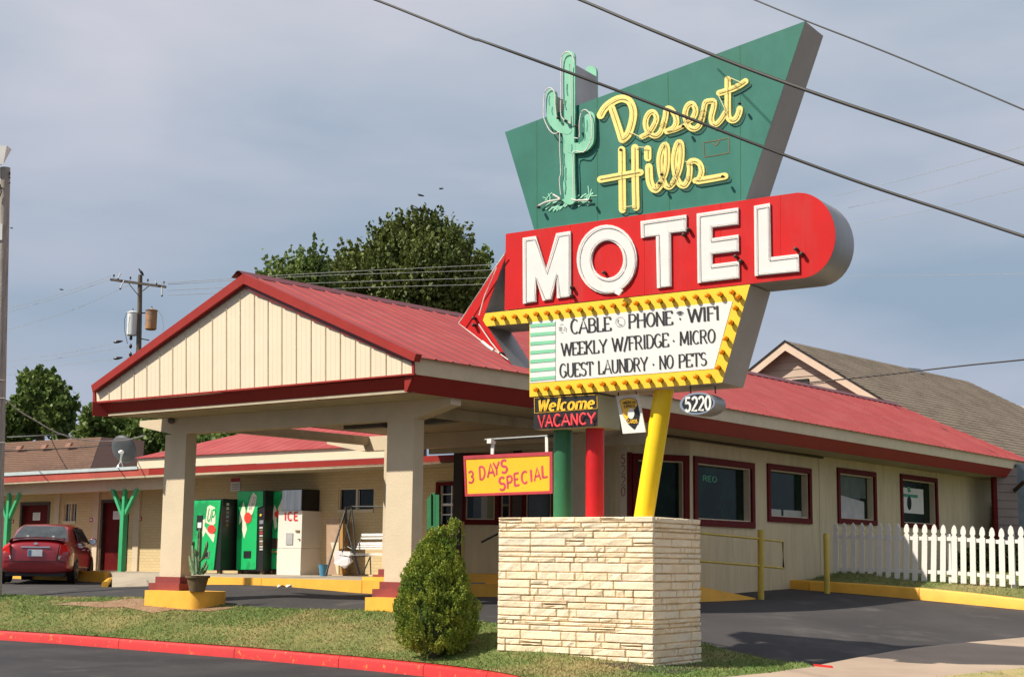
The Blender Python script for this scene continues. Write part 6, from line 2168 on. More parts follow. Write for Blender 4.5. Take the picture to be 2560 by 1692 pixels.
# machine 2
yf2 = WF.loc(at(655, 1434, 36.6))[1]
T, x0, x1, zt = vend('tall middle green drinks machine with a bright logo and button column', 592, 659, 1225.5, yf2, .85, 0, 2)
VPx = lambda px, py, o_=0: WF.hit(px, py, yf2 - o_)
MB().prism([VPx(*zv(*p), .025) for p in ((640, 155), (992, 152), (990, 358), (915, 380), (892, 1245), (620, 1250))], WF.y * .023).build('front_panel', M['vend_green'], T)
prt(T, [(720, 300), (750, 420), (745, 560), (770, 680), (728, 820), (700, 690), (705, 560), (660, 620), (665, 500)], 'vend_logo', zv, .029)
prt(T, [(860, 165), (905, 220), (890, 330), (845, 470), (800, 510), (765, 440), (790, 340), (825, 230)], 'vend_logo', zv, .030)
mb = MB()
text_mesh(mb, 'UP', [zv(835, 215), zv(890, 250), zv(850, 430), zv(790, 390)], lambda x, y: VPx(x, y, .034), None, .14)
mb.build('lettering', M['print_gray'], T, fix=False)
MB().prism([VPx(*zv(780 + 52 * math.cos(t), 525 + 76 * math.sin(t)), .036) for t in [k * math.pi / 10 for k in range(20)]], WF.y * .003).build('logo_dot', M['vend_red'], T)
MB().prism([VPx(*zv(*p), .038) for p in ((722, 990), (822, 988), (818, 1085), (720, 1088))], WF.y * .012).build('delivery_hatch', M['black'], T)
for k in range(9):
    y = 650 + k * 38
    MB().prism([VPx(*zv(*p), .012) for p in ((945, y), (990, y - 1), (989, y + 24), (944, y + 25))], WF.y * .01).build('selection_button', M[('blind', 'rust', 'frame_red', 'blind', 'rust', 'blind', 'rust', 'blind', 'blind')[k]], T)
MB().prism([VPx(*zv(*p), .012) for p in ((945, 560), (998, 558), (996, 610), (944, 612))], WF.y * .01).build('note_slot', M['steel'], T)
MB().lathe(VPx(*zv(968, 490), .0), -WF.y, [(.03, 0), (.03, .02), (.02, .025)], 10).build('coin_slot', M['gold'], T)
# machine 3 set back between the tall machine and the ice maker
yf3 = yf2 + .30
T, x0, x1, zt = vend('green drinks machine half hidden between the tall machine and the ice maker', 679, 735, 1227.5, yf3, .62, 0, 3)
VPx = lambda px, py, o_=0: WF.hit(px, py, yf3 - o_)
MB().prism([VPx(*zv(*p), .02) for p in ((1112, 160), (1400, 150), (1400, 1240), (1098, 1240))], WF.y * .018).build('front_panel', M['vend_green'], T)
prt(T, [(1160, 340), (1190, 440), (1180, 560), (1190, 640), (1162, 690), (1140, 560), (1110, 500)], 'vend_logo', zv, .024)
prt(T, [(1270, 240), (1300, 300), (1270, 440), (1220, 500), (1200, 400)], 'vend_logo', zv, .025)
MB().prism([VPx(*zv(1200 + 45 * math.cos(t), 475 + 50 * math.sin(t)), .03) for t in [k * math.pi / 8 for k in range(16)]], WF.y * .003).build('logo_dot', M['vend_red'], T)

# ice maker
zi = lambda x, y: (690 + x / 6.03, 1200 + y / 6.03)
yf4 = WF.loc(at(750, 1435, 36.0))[1]
IM = lambda px, py, o_=0: WF.hit(px, py, yf4 - o_)
ice = thing('ice_machine', 'white ice dispenser with red ICE lettering and a steel compressor on top', 'ice machine', WF.hit(722, 1435, yf4))
x0, x1 = WF.lx(694, 1350, yf4)[0], WF.lx(753, 1350, yf4)[0]
zt = WF.lx(750, 1276, yf4)[1]
dpt = WF.loc(WF.hit(812, 1430, yf4 + 1.2))
dep = .86
MB().box(WF, x0, x1, yf4, yf4 + dep, ZW, ZW + .62).build('lower_cabinet', M['ice_white'], ice)
MB().box(WF, x0, x1, yf4 + .006, yf4 + dep, ZW + .626, zt).build('upper_cabinet', M['ice_white'], ice)
x2, x3 = WF.lx(706.6, 1250, yf4 + .08)[0], WF.lx(763, 1250, yf4 + .08)[0]
zt2 = WF.lx(760, 1221.6, yf4 + .08)[1]
MB().box(WF, x2, x3 - .1, yf4 + .08, yf4 + .80, zt + .002, zt2).build('compressor', M['black'], ice)
MB().box(WF, x2 + .01, x3 - .11, yf4 + .06, yf4 + .079, zt + .01, zt2 - .02).build('compressor_front', M['steel'], ice)
mb = MB()
text_mesh(mb, 'ICE', [zi(125, 482), zi(335, 482), zi(330, 600), zi(125, 605)], lambda x, y: IM(x, y, .004), None, .2, gap=.22)
mb.build('lettering', M['ice_red'], ice, fix=False)
MB().prism([IM(*zi(*p), .012) for p in ((150, 795), (252, 795), (246, 968), (146, 968))], WF.y * .011).build('chute_window', M['print_gray'], ice)
MB().prism([IM(*zi(*p), .014) for p in ((290, 752), (352, 752), (346, 785), (292, 780))], WF.y * .013).build('coin_box', M['rust'], ice)
MB().prism([IM(*zi(*p), .03) for p in ((322, 880), (348, 880), (346, 892), (322, 892))], WF.y * .029).build('handle', M['rust'], ice)
# small wooden table with a microwave
tb = thing('side_table', 'small turned wooden table beside the white ice dispenser', 'table', WF.hit(682, 1434, yf4 + .2))
yt_ = yf4 + .12
tx0, tx1 = WF.lx(670, 1400, yt_)[0], WF.lx(694, 1400, yt_)[0]
ztb = WF.lx(680, 1377, yt_)[1]
MB().box(WF, tx0, tx1, yt_, yt_ + .4, ztb - .03, ztb).build('table_top', M['wood'], tb)
MB().box(WF, tx0 + .05, tx1, yt_ + .03, yt_ + .37, ztb - .11, ztb - .031).build('apron', M['wood'], tb)
for xx_ in (tx0 + .09, tx1 - .05):
    for y in (yt_ + .05, yt_ + .33):
        MB().lathe(WF.w(xx_, y, ZW), V((0, 0, 1)), [(.02, 0), (.025, .06), (.018, .12), (.035, .25), (.022, .36), (.036, ztb - ZW - .16), (.034, ztb - ZW - .112)], 8).build('leg', M['wood'], tb, smooth=True)
mw = thing('microwave_oven', 'grey microwave oven on the small wooden table', 'microwave', WF.w(tx0 + .1, yt_, ztb))
MB().box(WF, tx0 + .04, tx1 + .1, yt_ + .03, yt_ + .34, ztb + .001, ztb + .36).build('case', M['print_gray'], mw)
MB().box(WF, tx0 + .10, tx1 + .06, yt_ + .012, yt_ + .029, ztb + .06, ztb + .31).build('oven_door', M['dark_wood'], mw)
# boards, bucket, cloth and swing seat
def leaning(name, label, cat, pts, yy, th, m_, kids=()):
    ob = MB().prism([WF.hit(x, y, yy) for x, y in pts], WF.y * th).build(name, M[m_])
    tag(ob, label, cat)
    return ob
leaning('brown_board', 'tall brown board propped behind the ice dispenser and the swing frame', 'board', [(816, 1296), (848, 1296), (848, 1436), (816, 1436)], -.45, .3, 'board_brown')
leaning('pale_board', 'narrow pale wooden board standing behind the swing leg', 'board', [(826, 1355), (847, 1355), (846, 1434), (842, 1434), (836, 1400)], -.62, .03, 'cream')
leaning('ochre_board', 'narrow ochre board standing at the edge of the brown board', 'board', [(849, 1296), (857, 1296), (856, 1435), (849, 1435)], -.47, .1, 'board_ochre')
cl = MB()
cpts = [(838, 1376), (876, 1378), (872, 1392), (879, 1402), (868, 1412), (860, 1420), (852, 1414), (842, 1410), (835, 1408)]
cl.prism([WF.hit(x, y, -.85 + .03 * (i % 2)) for i, (x, y) in enumerate(cpts)], WF.y * .06)
tag(cl.build('draped_cloth', M['cloth']), 'pale grey cloth draped low beside the swing seat', 'cloth')
bk_ = thing('bucket', 'small blue plastic bucket by the foot of the swing frame', 'bucket', WF.hit(809, 1434, -1.4))
cb_ = WF.loc(WF.hit(809, 1434, -1.35))
MB().lathe(WF.w(cb_[0], cb_[1], ZW), V((0, 0, 1)), [(.085, 0), (.118, .24), (.125, .245), (.125, .26), (.11, .26), (.08, .02)], 18).build('pail', M['bucket_blue'], bk_, smooth='auto')
MB().tube([WF.w(cb_[0] + .12 * math.cos(R(a)), cb_[1] - .05, ZW + .24 - .07 * math.sin(R(a))) for a in range(0, 181, 20)], .005, 5).build('handle', M['steel'], bk_)
swg = thing('porch_swing', 'white slatted garden swing seat on a dark A frame by the wing wall', 'swing seat', WF.hit(880, 1436, -1.5))
zs5 = zi
ysA, ysB = -1.7, -.75
def sp_(x, y, yy):
    return WF.hit(*zi(x, y), yy)
def leg3(a, b, ya, yb2, name='leg', r_=.022):
    MB().tube([sp_(*a, ya), sp_(*b, yb2)], r_, 8).build(name, M['swing_metal'], swg, smooth='auto')
leg3((1050, 440), (750, 1425), -1.3, -1.75)
leg3((1050, 640), (1262, 1415), -1.3, -1.5)
leg3((1140, 400), (1000, 1085), -.9, -1.0, r_=.016)
leg3((1140, 400), (1200, 1060), -.9, -1.0, r_=.016)
leg3((1420, 1150), (1305, 1420), -1.0, -1.0, r_=.014)
leg3((1420, 1150), (1430, 1420), -1.0, -1.0, r_=.014)
leg3((1050, 440), (1050, 660), -1.3, -1.3, 'frame', .03)
leg3((1040, 420), (1140, 395), -1.3, -.9, 'top_bar')
leg3((1140, 395), (1640, 395), -.9, -.9, 'top_bar', .016)
for y0, y1, x0, x1, yy in ((800, 840, 1285, 1640, -1.0), (855, 885, 1280, 1640, -1.02), (930, 975, 1240, 1640, -1.1), (980, 1005, 1225, 1640, -1.13), (1012, 1038, 1212, 1640, -1.16), (1098, 1112, 960, 1640, -1.4), (1116, 1130, 980, 1640, -1.45)):
    MB().prism([sp_(x0, y0 + 4, yy), sp_(x1, y0, yy), sp_(x1, y1, yy), sp_(x0 - 6, y1 + 2, yy)], WF.y * .025).build('slat', M['white_paint'], swg)
MB().tube([sp_(1010, 1020, -1.3), sp_(1080, 1000, -1.3), sp_(1150, 1040, -1.3), sp_(1220, 1055, -1.2)], .014, 6).build('armrest', M['swing_metal'], swg)
MB().tube([sp_(965, 1125, -1.42), sp_(1080, 1150, -1.42), sp_(1160, 1160, -1.42), sp_(1560, 1120, -1.42)], .012, 6).build('seat_frame', M['swing_metal'], swg)
MB().tube([sp_(1285, 880, -1.05), sp_(1225, 1060, -1.15)], .014, 6).build('seat_frame', M['swing_metal'], swg)
# green chair seen past the column
gc = thing('green_chair', 'green shell backed metal garden chair by the white barred window', 'chair', WF.hit(1080, 1436, -1.0))
gx = lambda x, y, yy: WF.hit(x, y, yy)
yy = -1.1
mb = MB()
for a, b, t_, m__ in ((1067, 1078, 1234, .0), (1078, 1088, 1232, .04), (1088, 1098, 1236, .02)):
    mb.prism([gx(a + .3, 1436, yy + m__), gx(b - .3, 1436, yy + m__), gx(b - .3, t_, yy + m__), gx(a + .3, t_ + (14 if a < 1070 else 0), yy + m__)], WF.y * .05)
mb.build('back_shell', M['pole_green'], gc)
MB().prism([gx(1064, 1370, yy - .4), gx(1100, 1368, yy - .4), gx(1100, 1362, yy), gx(1066, 1362, yy)], V((0, 0, -.04))).build('seat', M['pole_green'], gc)
for x in (1067, 1096):
    MB().tube([gx(x, 1368, yy - .38), gx(x, 1436, yy - .38)], .015, 6).build('leg', M['pole_green'], gc)

# ------------------------------------------------------------------ potted cactus on the island
cz_ = zI[0]
pc = CF.hit(493, 1472, .75)
pot = thing('potted_cactus', 'branching green cactus in a brown pot beside the left canopy column', 'potted plant', V((pc.x, pc.y, cz_)))
o_ = V((pc.x, pc.y, cz_))
hp = (CF.lx(493, 1438, .75)[1] - cz_)
MB().lathe(o_, V((0, 0, 1)), [(.13, 0), (.19, hp * .85), (.215, hp * .86), (.22, hp), (.19, hp), (.18, hp * .93), (.01, hp * .93)], 20).build('pot', M['terracotta'], pot, smooth='auto')
MB().lathe(o_ + V((0, 0, hp * .93)), V((0, 0, 1)), [(.175, 0), (.01, .004)], 16).build('soil', M['soil'], pot)
for pts, w in (([(495, 1436), (497, 1400), (499, 1345), (500, 1320)], .042), ([(488, 1436), (484, 1400), (482, 1362), (484, 1352)], .034), ([(497, 1405), (508, 1395), (516, 1368), (518, 1352)], .030), ([(500, 1436), (508, 1418), (516, 1400)], .028), ([(486, 1434), (478, 1412), (473, 1388)], .028), ([(502, 1434), (514, 1424), (520, 1410)], .024), ([(492, 1430), (490, 1390), (489, 1372)], .028), ([(505, 1436), (512, 1430), (517, 1418)], .022), ([(482, 1434), (477, 1422), (474, 1404)], .022)):
    P = [CF.hit(x, y, .75 + rnd.uniform(-.05, .05)) for x, y in pts]
    xy = []
    for i in range(len(P) - 1):
        for k in range(3):
            xy.append(P[i] + (P[i + 1] - P[i]) * k / 3)
    xy.append(P[-1])
    rr = [w * (1 if i < len(xy) - 2 else .8 if i < len(xy) - 1 else .35) for i in range(len(xy))]
    # ribbed section
    mb = MB()
    n = 14
    vs = []
    for i, p in enumerate(xy):
        for k in range(n):
            a = 2 * math.pi * k / n
            q = rr[i] * (1 if k % 2 else .78)
            vs.append(p + V((math.cos(a) * q, math.sin(a) * q, 0)))
    fs = [(i * n + k, i * n + (k + 1) % n, (i + 1) * n + (k + 1) % n, (i + 1) * n + k) for i in range(len(xy) - 1) for k in range(n)]
    fs.append(tuple((len(xy) - 1) * n + k for k in range(n)))
    mb.add(vs, fs)
    mb.build('stem', M['cactus'], pot)
# litter on the drive
lt_ = at(711, 1472, 31.2)
mb = MB()
c = V((lt_.x, lt_.y, zs(lt_.x, lt_.y) - .01))
pts = [c + V((-.15 + .05 * (i % 7) + rnd.uniform(-.02, .02), -.05 + .06 * (i // 7) + rnd.uniform(-.02, .02), rnd.uniform(0, .07))) for i in range(21)]
mb.add(pts, [(i + 7 * j, i + 1 + 7 * j, i + 8 + 7 * j, i + 7 + 7 * j) for j in range(2) for i in range(6)])
tag(mb.build('crumpled_paper', M['crumple'], fix=False), 'scrap of white paper lying on the dark drive under the canopy', 'litter')

# ------------------------------------------------------------------ parked car
car = thing('parked_car', 'burgundy four door saloon with a boot spoiler parked nose in at the room wing', 'car')
cp = at(84, 1457, 37.1)
car_z = zs(cp.x, cp.y + 1.5) - .03
HEAD = -7.5
CR = Frame(V((cp.x, cp.y, 0)), 90 + HEAD)
car.location = CR.w(0, 2.2, car_z)
def cw_(x, y, z):
    return CR.w(x, y, z + car_z)
# body loft: stations along the length
sta = [(-.02, .74, .30, .62, .76), (.06, .82, .22, .80, .98), (.30, .86, .20, .90, 1.06), (.75, .875, .19, .93, 1.07), (1.35, .88, .18, .93, 1.0), (2.3, .88, .18, .92, .98), (3.2, .87, .18, .90, .97), (3.75, .85, .20, .84, .90), (4.2, .78, .24, .72, .76), (4.42, .60, .32, .56, .60)]
mb = MB()
ring = []
for y, hw, zb_, zbelt, zdeck in sta:
    half = [(hw * .90, zb_), (hw * .985, zb_ + .10), (hw, (zb_ + zbelt) * .55), (hw * .985, zbelt - .05), (hw * .93, zbelt), (hw * .72, zdeck - .015), (hw * .35, zdeck + .01)]
    full = [(a, b) for a, b in half] + [(0, zdeck + .015)] + [(-a, b) for a, b in reversed(half)]
    ring.append([cw_(a, y, b) for a, b in full])
n = len(ring[0])
vs = [p for r_ in ring for p in r_]
fs = [(i * n + k, i * n + k + 1, (i + 1) * n + k + 1, (i + 1) * n + k) for i in range(len(ring) - 1) for k in range(n - 1)]
fs += [(i * n + n - 1, i * n, (i + 1) * n, (i + 1) * n + n - 1) for i in range(len(ring) - 1)]
fs += [tuple(range(n)), tuple((len(ring) - 1) * n + k for k in reversed(range(n)))]
mb.add(vs, fs)
body = mb.build('body', M['car_red'], car, smooth=True)
sd_ = body.modifiers.new('sub', 'SUBSURF')
sd_.levels = sd_.render_levels = 2
# cabin
gh = [(.62, .70, .98, 1.02), (1.12, .60, .98, 1.36), (1.45, .585, .98, 1.435), (2.3, .59, .98, 1.455), (2.75, .60, .98, 1.42), (3.45, .70, .96, .98)]
mb = MB()
ring = []
for y, hwt, zb_, zt_ in gh:
    hb = .80 if y > .9 else .78
    ring.append([cw_(hb, y, zb_ - .06), cw_(hwt + (.06 if zt_ > 1.2 else .02), y, zt_ - .07), cw_(hwt - .05, y, zt_ - .01), cw_(0, y, zt_ + .012), cw_(-hwt + .05, y, zt_ - .01), cw_(-hwt - (.06 if zt_ > 1.2 else .02), y, zt_ - .07), cw_(-hb, y, zb_ - .06)])
n = 7
vs = [p for r_ in ring for p in r_]
fs = [(i * n + k, i * n + k + 1, (i + 1) * n + k + 1, (i + 1) * n + k) for i in range(len(ring) - 1) for k in range(n - 1)]
mb.add(vs, fs)
cab = mb.build('roof', M['car_red'], car, smooth='auto')
# rear window set on the cabin slope
def on(y, f_):
    return f_
rw = [(-.64, .66, 1.055), (.64, .66, 1.055), (.50, 1.10, 1.355), (-.50, 1.10, 1.355)]
P = [cw_(x, y - .02, z + .03) for x, y, z in rw]
MB().prism([p - CR.y * .03 for p in P], CR.y * .01).build('rear_window', M['car_glass'], car)
for x in (-.32, .30):
    MB().lathe(cw_(x, .78, 1.04) - CR.y * .03, V((0, 0, 1)), [(.01, .005), (.10, .02), (.11, .06), (.07, .10), (.01, .11)], 10).build('head_restraint', M['interior'], car, smooth=True)
for s in (1, -1):
    for (ya, yb2, za, zb2, yc, yd) in ((1.25, 2.05, 1.00, 1.33, 1.42, 2.05), (2.12, 3.15, 1.00, 1.35, 2.12, 2.68)):
        P = [cw_(s * .805, ya, za), cw_(s * .805, yb2, za), cw_(s * .67, yd, zb2), cw_(s * .67, yc, zb2)]
        MB().prism([p + CR.x * s * .02 for p in P], -CR.x * s * .012).build('side_window', M['car_glass'], car)
# boot lid lines, bumper, lights
def rear(pts, yy, name, m_, th=.02):
    return MB().prism([cw_(x, yy, z) for x, z in pts], CR.y * th).build(name, M[m_], car, smooth=False)
for s in (-1, 1):
    lens = [(s * .56, .66), (s * .80, .66), (s * .82, .78), (s * .70, .93), (s * .60, .92)]
    P = [cw_(x, -.015 + (.10 if abs(x) > .68 else 0), z) for x, z in lens]
    o = MB().prism(P, CR.y * .10).build('tail_light', M['tail_red'], car)
    lens = [(s * .54, .575), (s * .81, .575), (s * .805, .655), (s * .555, .655)]
    P = [cw_(x, -.02 + (.10 if abs(x) > .68 else 0), z) for x, z in lens]
    MB().prism(P, CR.y * .10).build('reverse_lamp', M['tail_white'], car)
# spoiler
mb = MB()
prof = [(-.66, .985), (-.58, 1.055), (-.3, 1.085), (0, 1.095), (.3, 1.085), (.58, 1.055), (.66, .985)]
for (a, za), (b, zb2) in zip(prof[:-1], prof[1:]):
    mb.hexa([cw_(a, .10, za - .015), cw_(b, .10, zb2 - .015), cw_(b, .34, zb2 - .02), cw_(a, .34, za - .02), cw_(a, .08, za + .012), cw_(b, .08, zb2 + .012), cw_(b, .34, zb2 + .02), cw_(a, .34, za + .02)])
mb.build('spoiler', M['car_red'], car)
rear([(-.34, .845), (.34, .845), (.34, .875), (-.34, .875)], -.012, 'chrome_strip', 'chrome', .05)
rear([(-.17, .64), (.17, .64), (.17, .80), (-.17, .80)], -.035, 'licence_plate', 'plate', .02)
rear([(-.16, .65), (-.09, .65), (-.09, .79), (-.16, .79)], -.038, 'plate_print', 'plate_blue', .002)
mb = MB()
text_mesh(mb, 'AMP', [(0, 0)] * 4, lambda a, b: V((0, 0, 0)), None) if False else None
MB().prism([cw_(-.0 + .05 * math.cos(t), -.012, .945 + .028 * math.sin(t)) for t in [k * math.pi / 8 for k in range(16)]], CR.y * .03).build('badge', M['chrome'], car)
rear([(-.72, .515), (.72, .515), (.72, .53), (-.72, .53)], -.035, 'bumper_seam', 'black', .02)
rear([(-.56, .55), (-.54, .55), (-.60, .92), (-.62, .92)], -.03, 'boot_seam', 'black', .03)
rear([(.50, .55), (.52, .55), (.58, .92), (.56, .92)], -.03, 'boot_seam', 'black', .03)
MB().box(Frame(CR.w(0, 0, 0), 90 + HEAD), -.70, .70, .15, 4.0, car_z + .16, car_z + .26).build('underbody', M['black'], car)
# wheels and arches
for s in (-1, 1):
    for y in (.82, 3.45):
        c = cw_(s * .79, y, .30)
        ax_ = CR.x * s
        w_ = MB().lathe(c - ax_ * .10, ax_, [(.20, 0), (.29, .0), (.305, .03), (.305, .165), (.285, .195), (.20, .195)], 26).build('wheel', M['tyre'], car, smooth='auto')
        MB().lathe(c + ax_ * .06, ax_, [(.205, .028), (.19, .038), (.06, .02), (.05, .035), (.01, .04)], 20).build('rim', M['rim'], w_, smooth='auto')
        MB().lathe(c + ax_ * .085, ax_, [(.34, -.03), (.345, -.002), (.30, 0)], 24).build('wheel_arch', M['black'], car)
    mc = cw_(s * .96, 2.85, 1.03)
    MB().tube([cw_(s * .82, 2.88, .98), mc], .02, 6).build('mirror_stalk', M['black'], car)
    mr_ = MB().lathe(mc + CR.y * .04, -CR.y, [(.03, -.02), (.085, 0), (.095, .05), (.085, .085)], 12).build('door_mirror', M['car_red'], car, smooth=True)
    MB().lathe(mc - CR.y * .047, -CR.y, [(.078, 0), (.078, .004)], 12).build('mirror_glass', M['chrome'], mr_)
    for y in (1.95, 3.0):
        MB().box(CR, s * .885 - .01, s * .885 + .01, y, y + .16, car_z + .80, car_z + .825).build('handle', M['chrome'], car) if s > 0 else None

# ================================================================== SHRUB, TREES
import mathutils.noise as mnoise
def ellipsoid_pts(c, r, n, rs, shell=.75):
    d = rs.normal(size=(n, 3))
    d /= np.linalg.norm(d, axis=1)[:, None]
    q = (shell + (1 - shell) * rs.rand(n)) ** 1.0
    return np.array(c) + d * np.array(r) * q[:, None], d

shp = at(1088, 1585, 20.6)
shrub = thing('clipped_shrub', 'dense yellow green conical evergreen shrub on the lawn left of the stone base', 'shrub', (shp.x, shp.y, zs(shp.x, shp.y)))
rs = np.random.RandomState(5)
sb = shrub.location
Hs, Rs = 1.52, .53
N = 2900
cl_p, cl_d = [], []
prof_z = [0, .06, .16, .3, .45, .6, .75, .88, 1.0]
prof_r = [.60, .84, .97, 1.0, .93, .79, .60, .38, .10]
for i in range(N):
    t = rs.rand() ** .9
    a = rs.rand() * 2 * math.pi
    lump = 1 + .06 * math.sin(a * 3 + 7 * t) + .05 * math.sin(a * 7 - 11 * t) + .03 * rs.normal() + .16 * mnoise.noise(V((math.cos(a) * 3.0, math.sin(a) * 3.0, t * 6.5)))
    lean = .10 * math.sin(a * 2.0)
    r = np.interp(t, prof_z, prof_r) * Rs * lump * (1 - .28 * rs.rand() ** 2)
    z = t * Hs * (1 + .05 * math.sin(a * 2 + 1) * t)
    cl_p.append((sb.x + math.cos(a) * r, sb.y + math.sin(a) * r, sb.z + .02 + z))
    cl_d.append((math.cos(a) * .5, math.sin(a) * .5, 1.0))
# two leader tips as in the picture
for tx, ty in ((1130, 1302), (1083, 1330), (1105, 1318)):
    p = at(tx, ty, 20.6)
    for k in range(36):
        f_ = rs.rand()
        cl_p.append((p.x + rs.normal() * .035 * (1 + f_), p.y + rs.normal() * .04, p.z - f_ * .30))
        cl_d.append((rs.normal() * .2, rs.normal() * .2, 1))
cl_p, cl_d = np.array(cl_p), np.array(cl_d)
cl_d /= np.linalg.norm(cl_d, axis=1)[:, None]
pts, dirs = [], []
for p, d in zip(cl_p, cl_d):
    k = 24
    s_ = rs.rand(k)
    side = rs.normal(size=(k, 3)) * .017
    pts.append(p + d * (s_[:, None] * .085 - .03) + side * (1.3 - s_[:, None]))
    dirs.append(np.repeat(d[None], k, 0) + side * 14)
leaf_mesh('foliage', np.concatenate(pts), .016, M['leaf_arb'], shrub, dirs=np.concatenate(dirs), aspect=2.0, seed=3)
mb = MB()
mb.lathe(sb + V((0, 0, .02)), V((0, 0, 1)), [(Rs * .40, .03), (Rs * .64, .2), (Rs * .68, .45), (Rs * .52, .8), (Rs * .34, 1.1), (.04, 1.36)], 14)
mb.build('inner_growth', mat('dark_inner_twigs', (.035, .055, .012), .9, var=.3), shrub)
MB().tube([sb + V((0, 0, -.1)), sb + V((0, 0, .3))], .05, 8).build('trunk', M['bark'], shrub)

def tree(name, label, cx, base_py, Y, blobs, nshoot, leaf, m_, seed, group='trees standing behind the motel', shoot=1.2, per=16, up=.6, base_z=1.0, trunk=.3, spread=.16):
    """blobs: (px, py, rx_px, ry_px) crown masses traced at depth Y"""
    rs = np.random.RandomState(seed)
    T = thing(name, label, 'tree', (at(cx, base_py, Y).x, Y, base_z), group=group)
    s = Y / F_PX
    tot = sum(b[2] * b[3] for b in blobs)
    P, D = [], []
    lims = []
    for bx_, by_, rx, ry in blobs:
        c = at(bx_, by_, Y + rs.uniform(-.6, .6))
        n = int(nshoot * rx * ry / tot)
        d = rs.normal(size=(n, 3))
        d /= np.linalg.norm(d, axis=1)[:, None]
        d[:, 1] *= 1.0
        q = .35 + .65 * rs.rand(n) ** .55
        org = np.array(c) + d * np.array([rx * s, min(rx * s, 2.8), ry * s])[None] * q[:, None]
        sd = d * .8 + rs.normal(size=(n, 3)) * .3
        sd[:, 2] += up
        sd /= np.linalg.norm(sd, axis=1)[:, None]
        L_ = shoot * rs.uniform(.4, 1.1, n)
        for i in range(n):
            k = per
            t = rs.rand(k)
            w = rs.normal(size=(k, 3)) * spread * (1.15 - t[:, None])
            P.append(org[i] + sd[i] * (t[:, None] * L_[i] - L_[i] * .5) + w)
            D.append(np.repeat(sd[i][None], k, 0) * .6 + rs.normal(size=(k, 3)) * .5)
        lims.append(c)
    leaf_mesh('crown', np.concatenate(P), leaf, m_, T, dirs=np.concatenate(D), aspect=1.5, seed=seed)
    b0_ = V((at(cx, base_py, Y).x, Y, base_z - .3))
    mid = b0_ + (lims[0] - b0_) * .45
    tk = MB().tube([b0_, mid, lims[0]], [trunk, trunk * .75, trunk * .35], 10).build('trunk', M['bark'], T, smooth='auto')
    for c in lims[1:]:
        MB().tube([mid, mid + (c - mid) * .5 + V((0, 0, .3)), c], [trunk * .45, trunk * .3, trunk * .08], 7).build('limb', M['bark'], tk, smooth='auto')
    return T
tree('maple_tree', 'tall dense dark green tree directly behind the canopy roof', 1060, 1200, 60,
     [(1050, 725, 150, 115), (1000, 645, 70, 72), (1095, 645, 75, 70), (900, 735, 85, 75), (1160, 715, 50, 65), (1045, 595, 45, 38), (960, 830, 150, 60), (1130, 800, 85, 80), (885, 675, 34, 32)],
     3000, .13, M['leaf_dark'], 21, shoot=2.1, per=38, up=1.5, spread=.11)
tree('young_tree', 'thinner tree with upright shoots at the left of the tall dark one', 750, 1150, 57,
     [(740, 720, 75, 60), (785, 670, 24, 42), (690, 700, 30, 38), (800, 750, 50, 40)], 260, .13, M['leaf_mid'], 22, shoot=1.7, per=30, up=1.2, trunk=.15, spread=.12)
tree('slender_tree', 'slender light green tree poking out beside the red arrow', 1210, 1150, 64,
     [(1210, 690, 24, 60), (1190, 760, 40, 50)], 110, .17, M['leaf_mid'], 23, shoot=1.3, per=14, up=.8, trunk=.12)
tree('broadleaf_tree', 'rounded broadleaf tree above the brown roof at far left', 105, 1180, 62,
     [(105, 1010, 60, 62), (90, 962, 33, 26), (145, 1045, 36, 42), (50, 1050, 50, 45), (160, 1010, 16, 15)], 750, .17, M['leaf_mid'], 24, shoot=1.0, per=34, up=.35)
tree('shade_tree', 'dark tree mass at the left edge behind the wooden pole', -30, 1180, 66,
     [(-20, 1060, 70, 50), (30, 1075, 55, 35)], 420, .22, M['leaf_dark'], 25, shoot=1.1, per=18, up=.3)
tree('leafy_tree', 'bright leafy tree between the satellite dish and the canopy', 280, 1200, 58,
     [(248, 1050, 32, 26), (300, 1078, 52, 42), (370, 1095, 60, 40), (240, 1090, 40, 40), (430, 1110, 60, 40), (520, 1115, 60, 25), (600, 1110, 50, 22)], 650, .17, M['leaf_mid'], 26, shoot=1.0, per=26, up=.3)
tree('garden_shrub', 'bright green shrub between the office corner and the neighbouring house', 2510, 1400, 46,
     [(2500, 1310, 25, 40), (2545, 1335, 38, 32), (2600, 1330, 40, 40)], 220, .15, M['leaf_bright'], 27, shoot=.6, per=16, up=.4, group=None, trunk=.05)
bpy.data.objects['garden_shrub']['category'] = 'shrub'
hedge = tree('low_shrub', 'dark low shrub row seen between the fence pickets', 2500, 1430, 42,
     [(2440, 1400, 40, 25), (2520, 1395, 50, 28), (2600, 1395, 50, 28)], 200, .12, M['leaf_dark'], 28, shoot=.5, per=16, up=.4, group=None, trunk=.04)
bpy.data.objects['low_shrub']['category'] = 'shrub'

# ================================================================== NEIGHBOURING HOUSES
YH = 52.0
hs_ = thing('neighbour_house', 'pinkish sided house with a weathered tan shingle roof rising behind the office', 'house', at(2200, 1300, YH))
hr_az = 38.0
h_apex = at(1980, 856, YH)
HF_ = Frame(h_apex, 128.0)
rdir = HF_.y
r_end = HF_.o  # ridge end from the picture
ra, rb_ = h_apex, at_z(2421, 954, h_apex.z)
rdir = (rb_ - ra)
rdir.z = 0
rl = rdir.length
rdir.normalize()
HF_ = Frame(h_apex, math.degrees(math.atan2(rdir.x, rdir.y)) + 90)
za_ = h_apex.z
run = 6.4
el = HF_.lx(2240, 1012, 0)
slope = (za_ - el[1]) / el[0]
ez = za_ - slope * run
def hp(x, y, dz=0):
    return HF_.w(x, y, za_ - slope * abs(x) + dz)
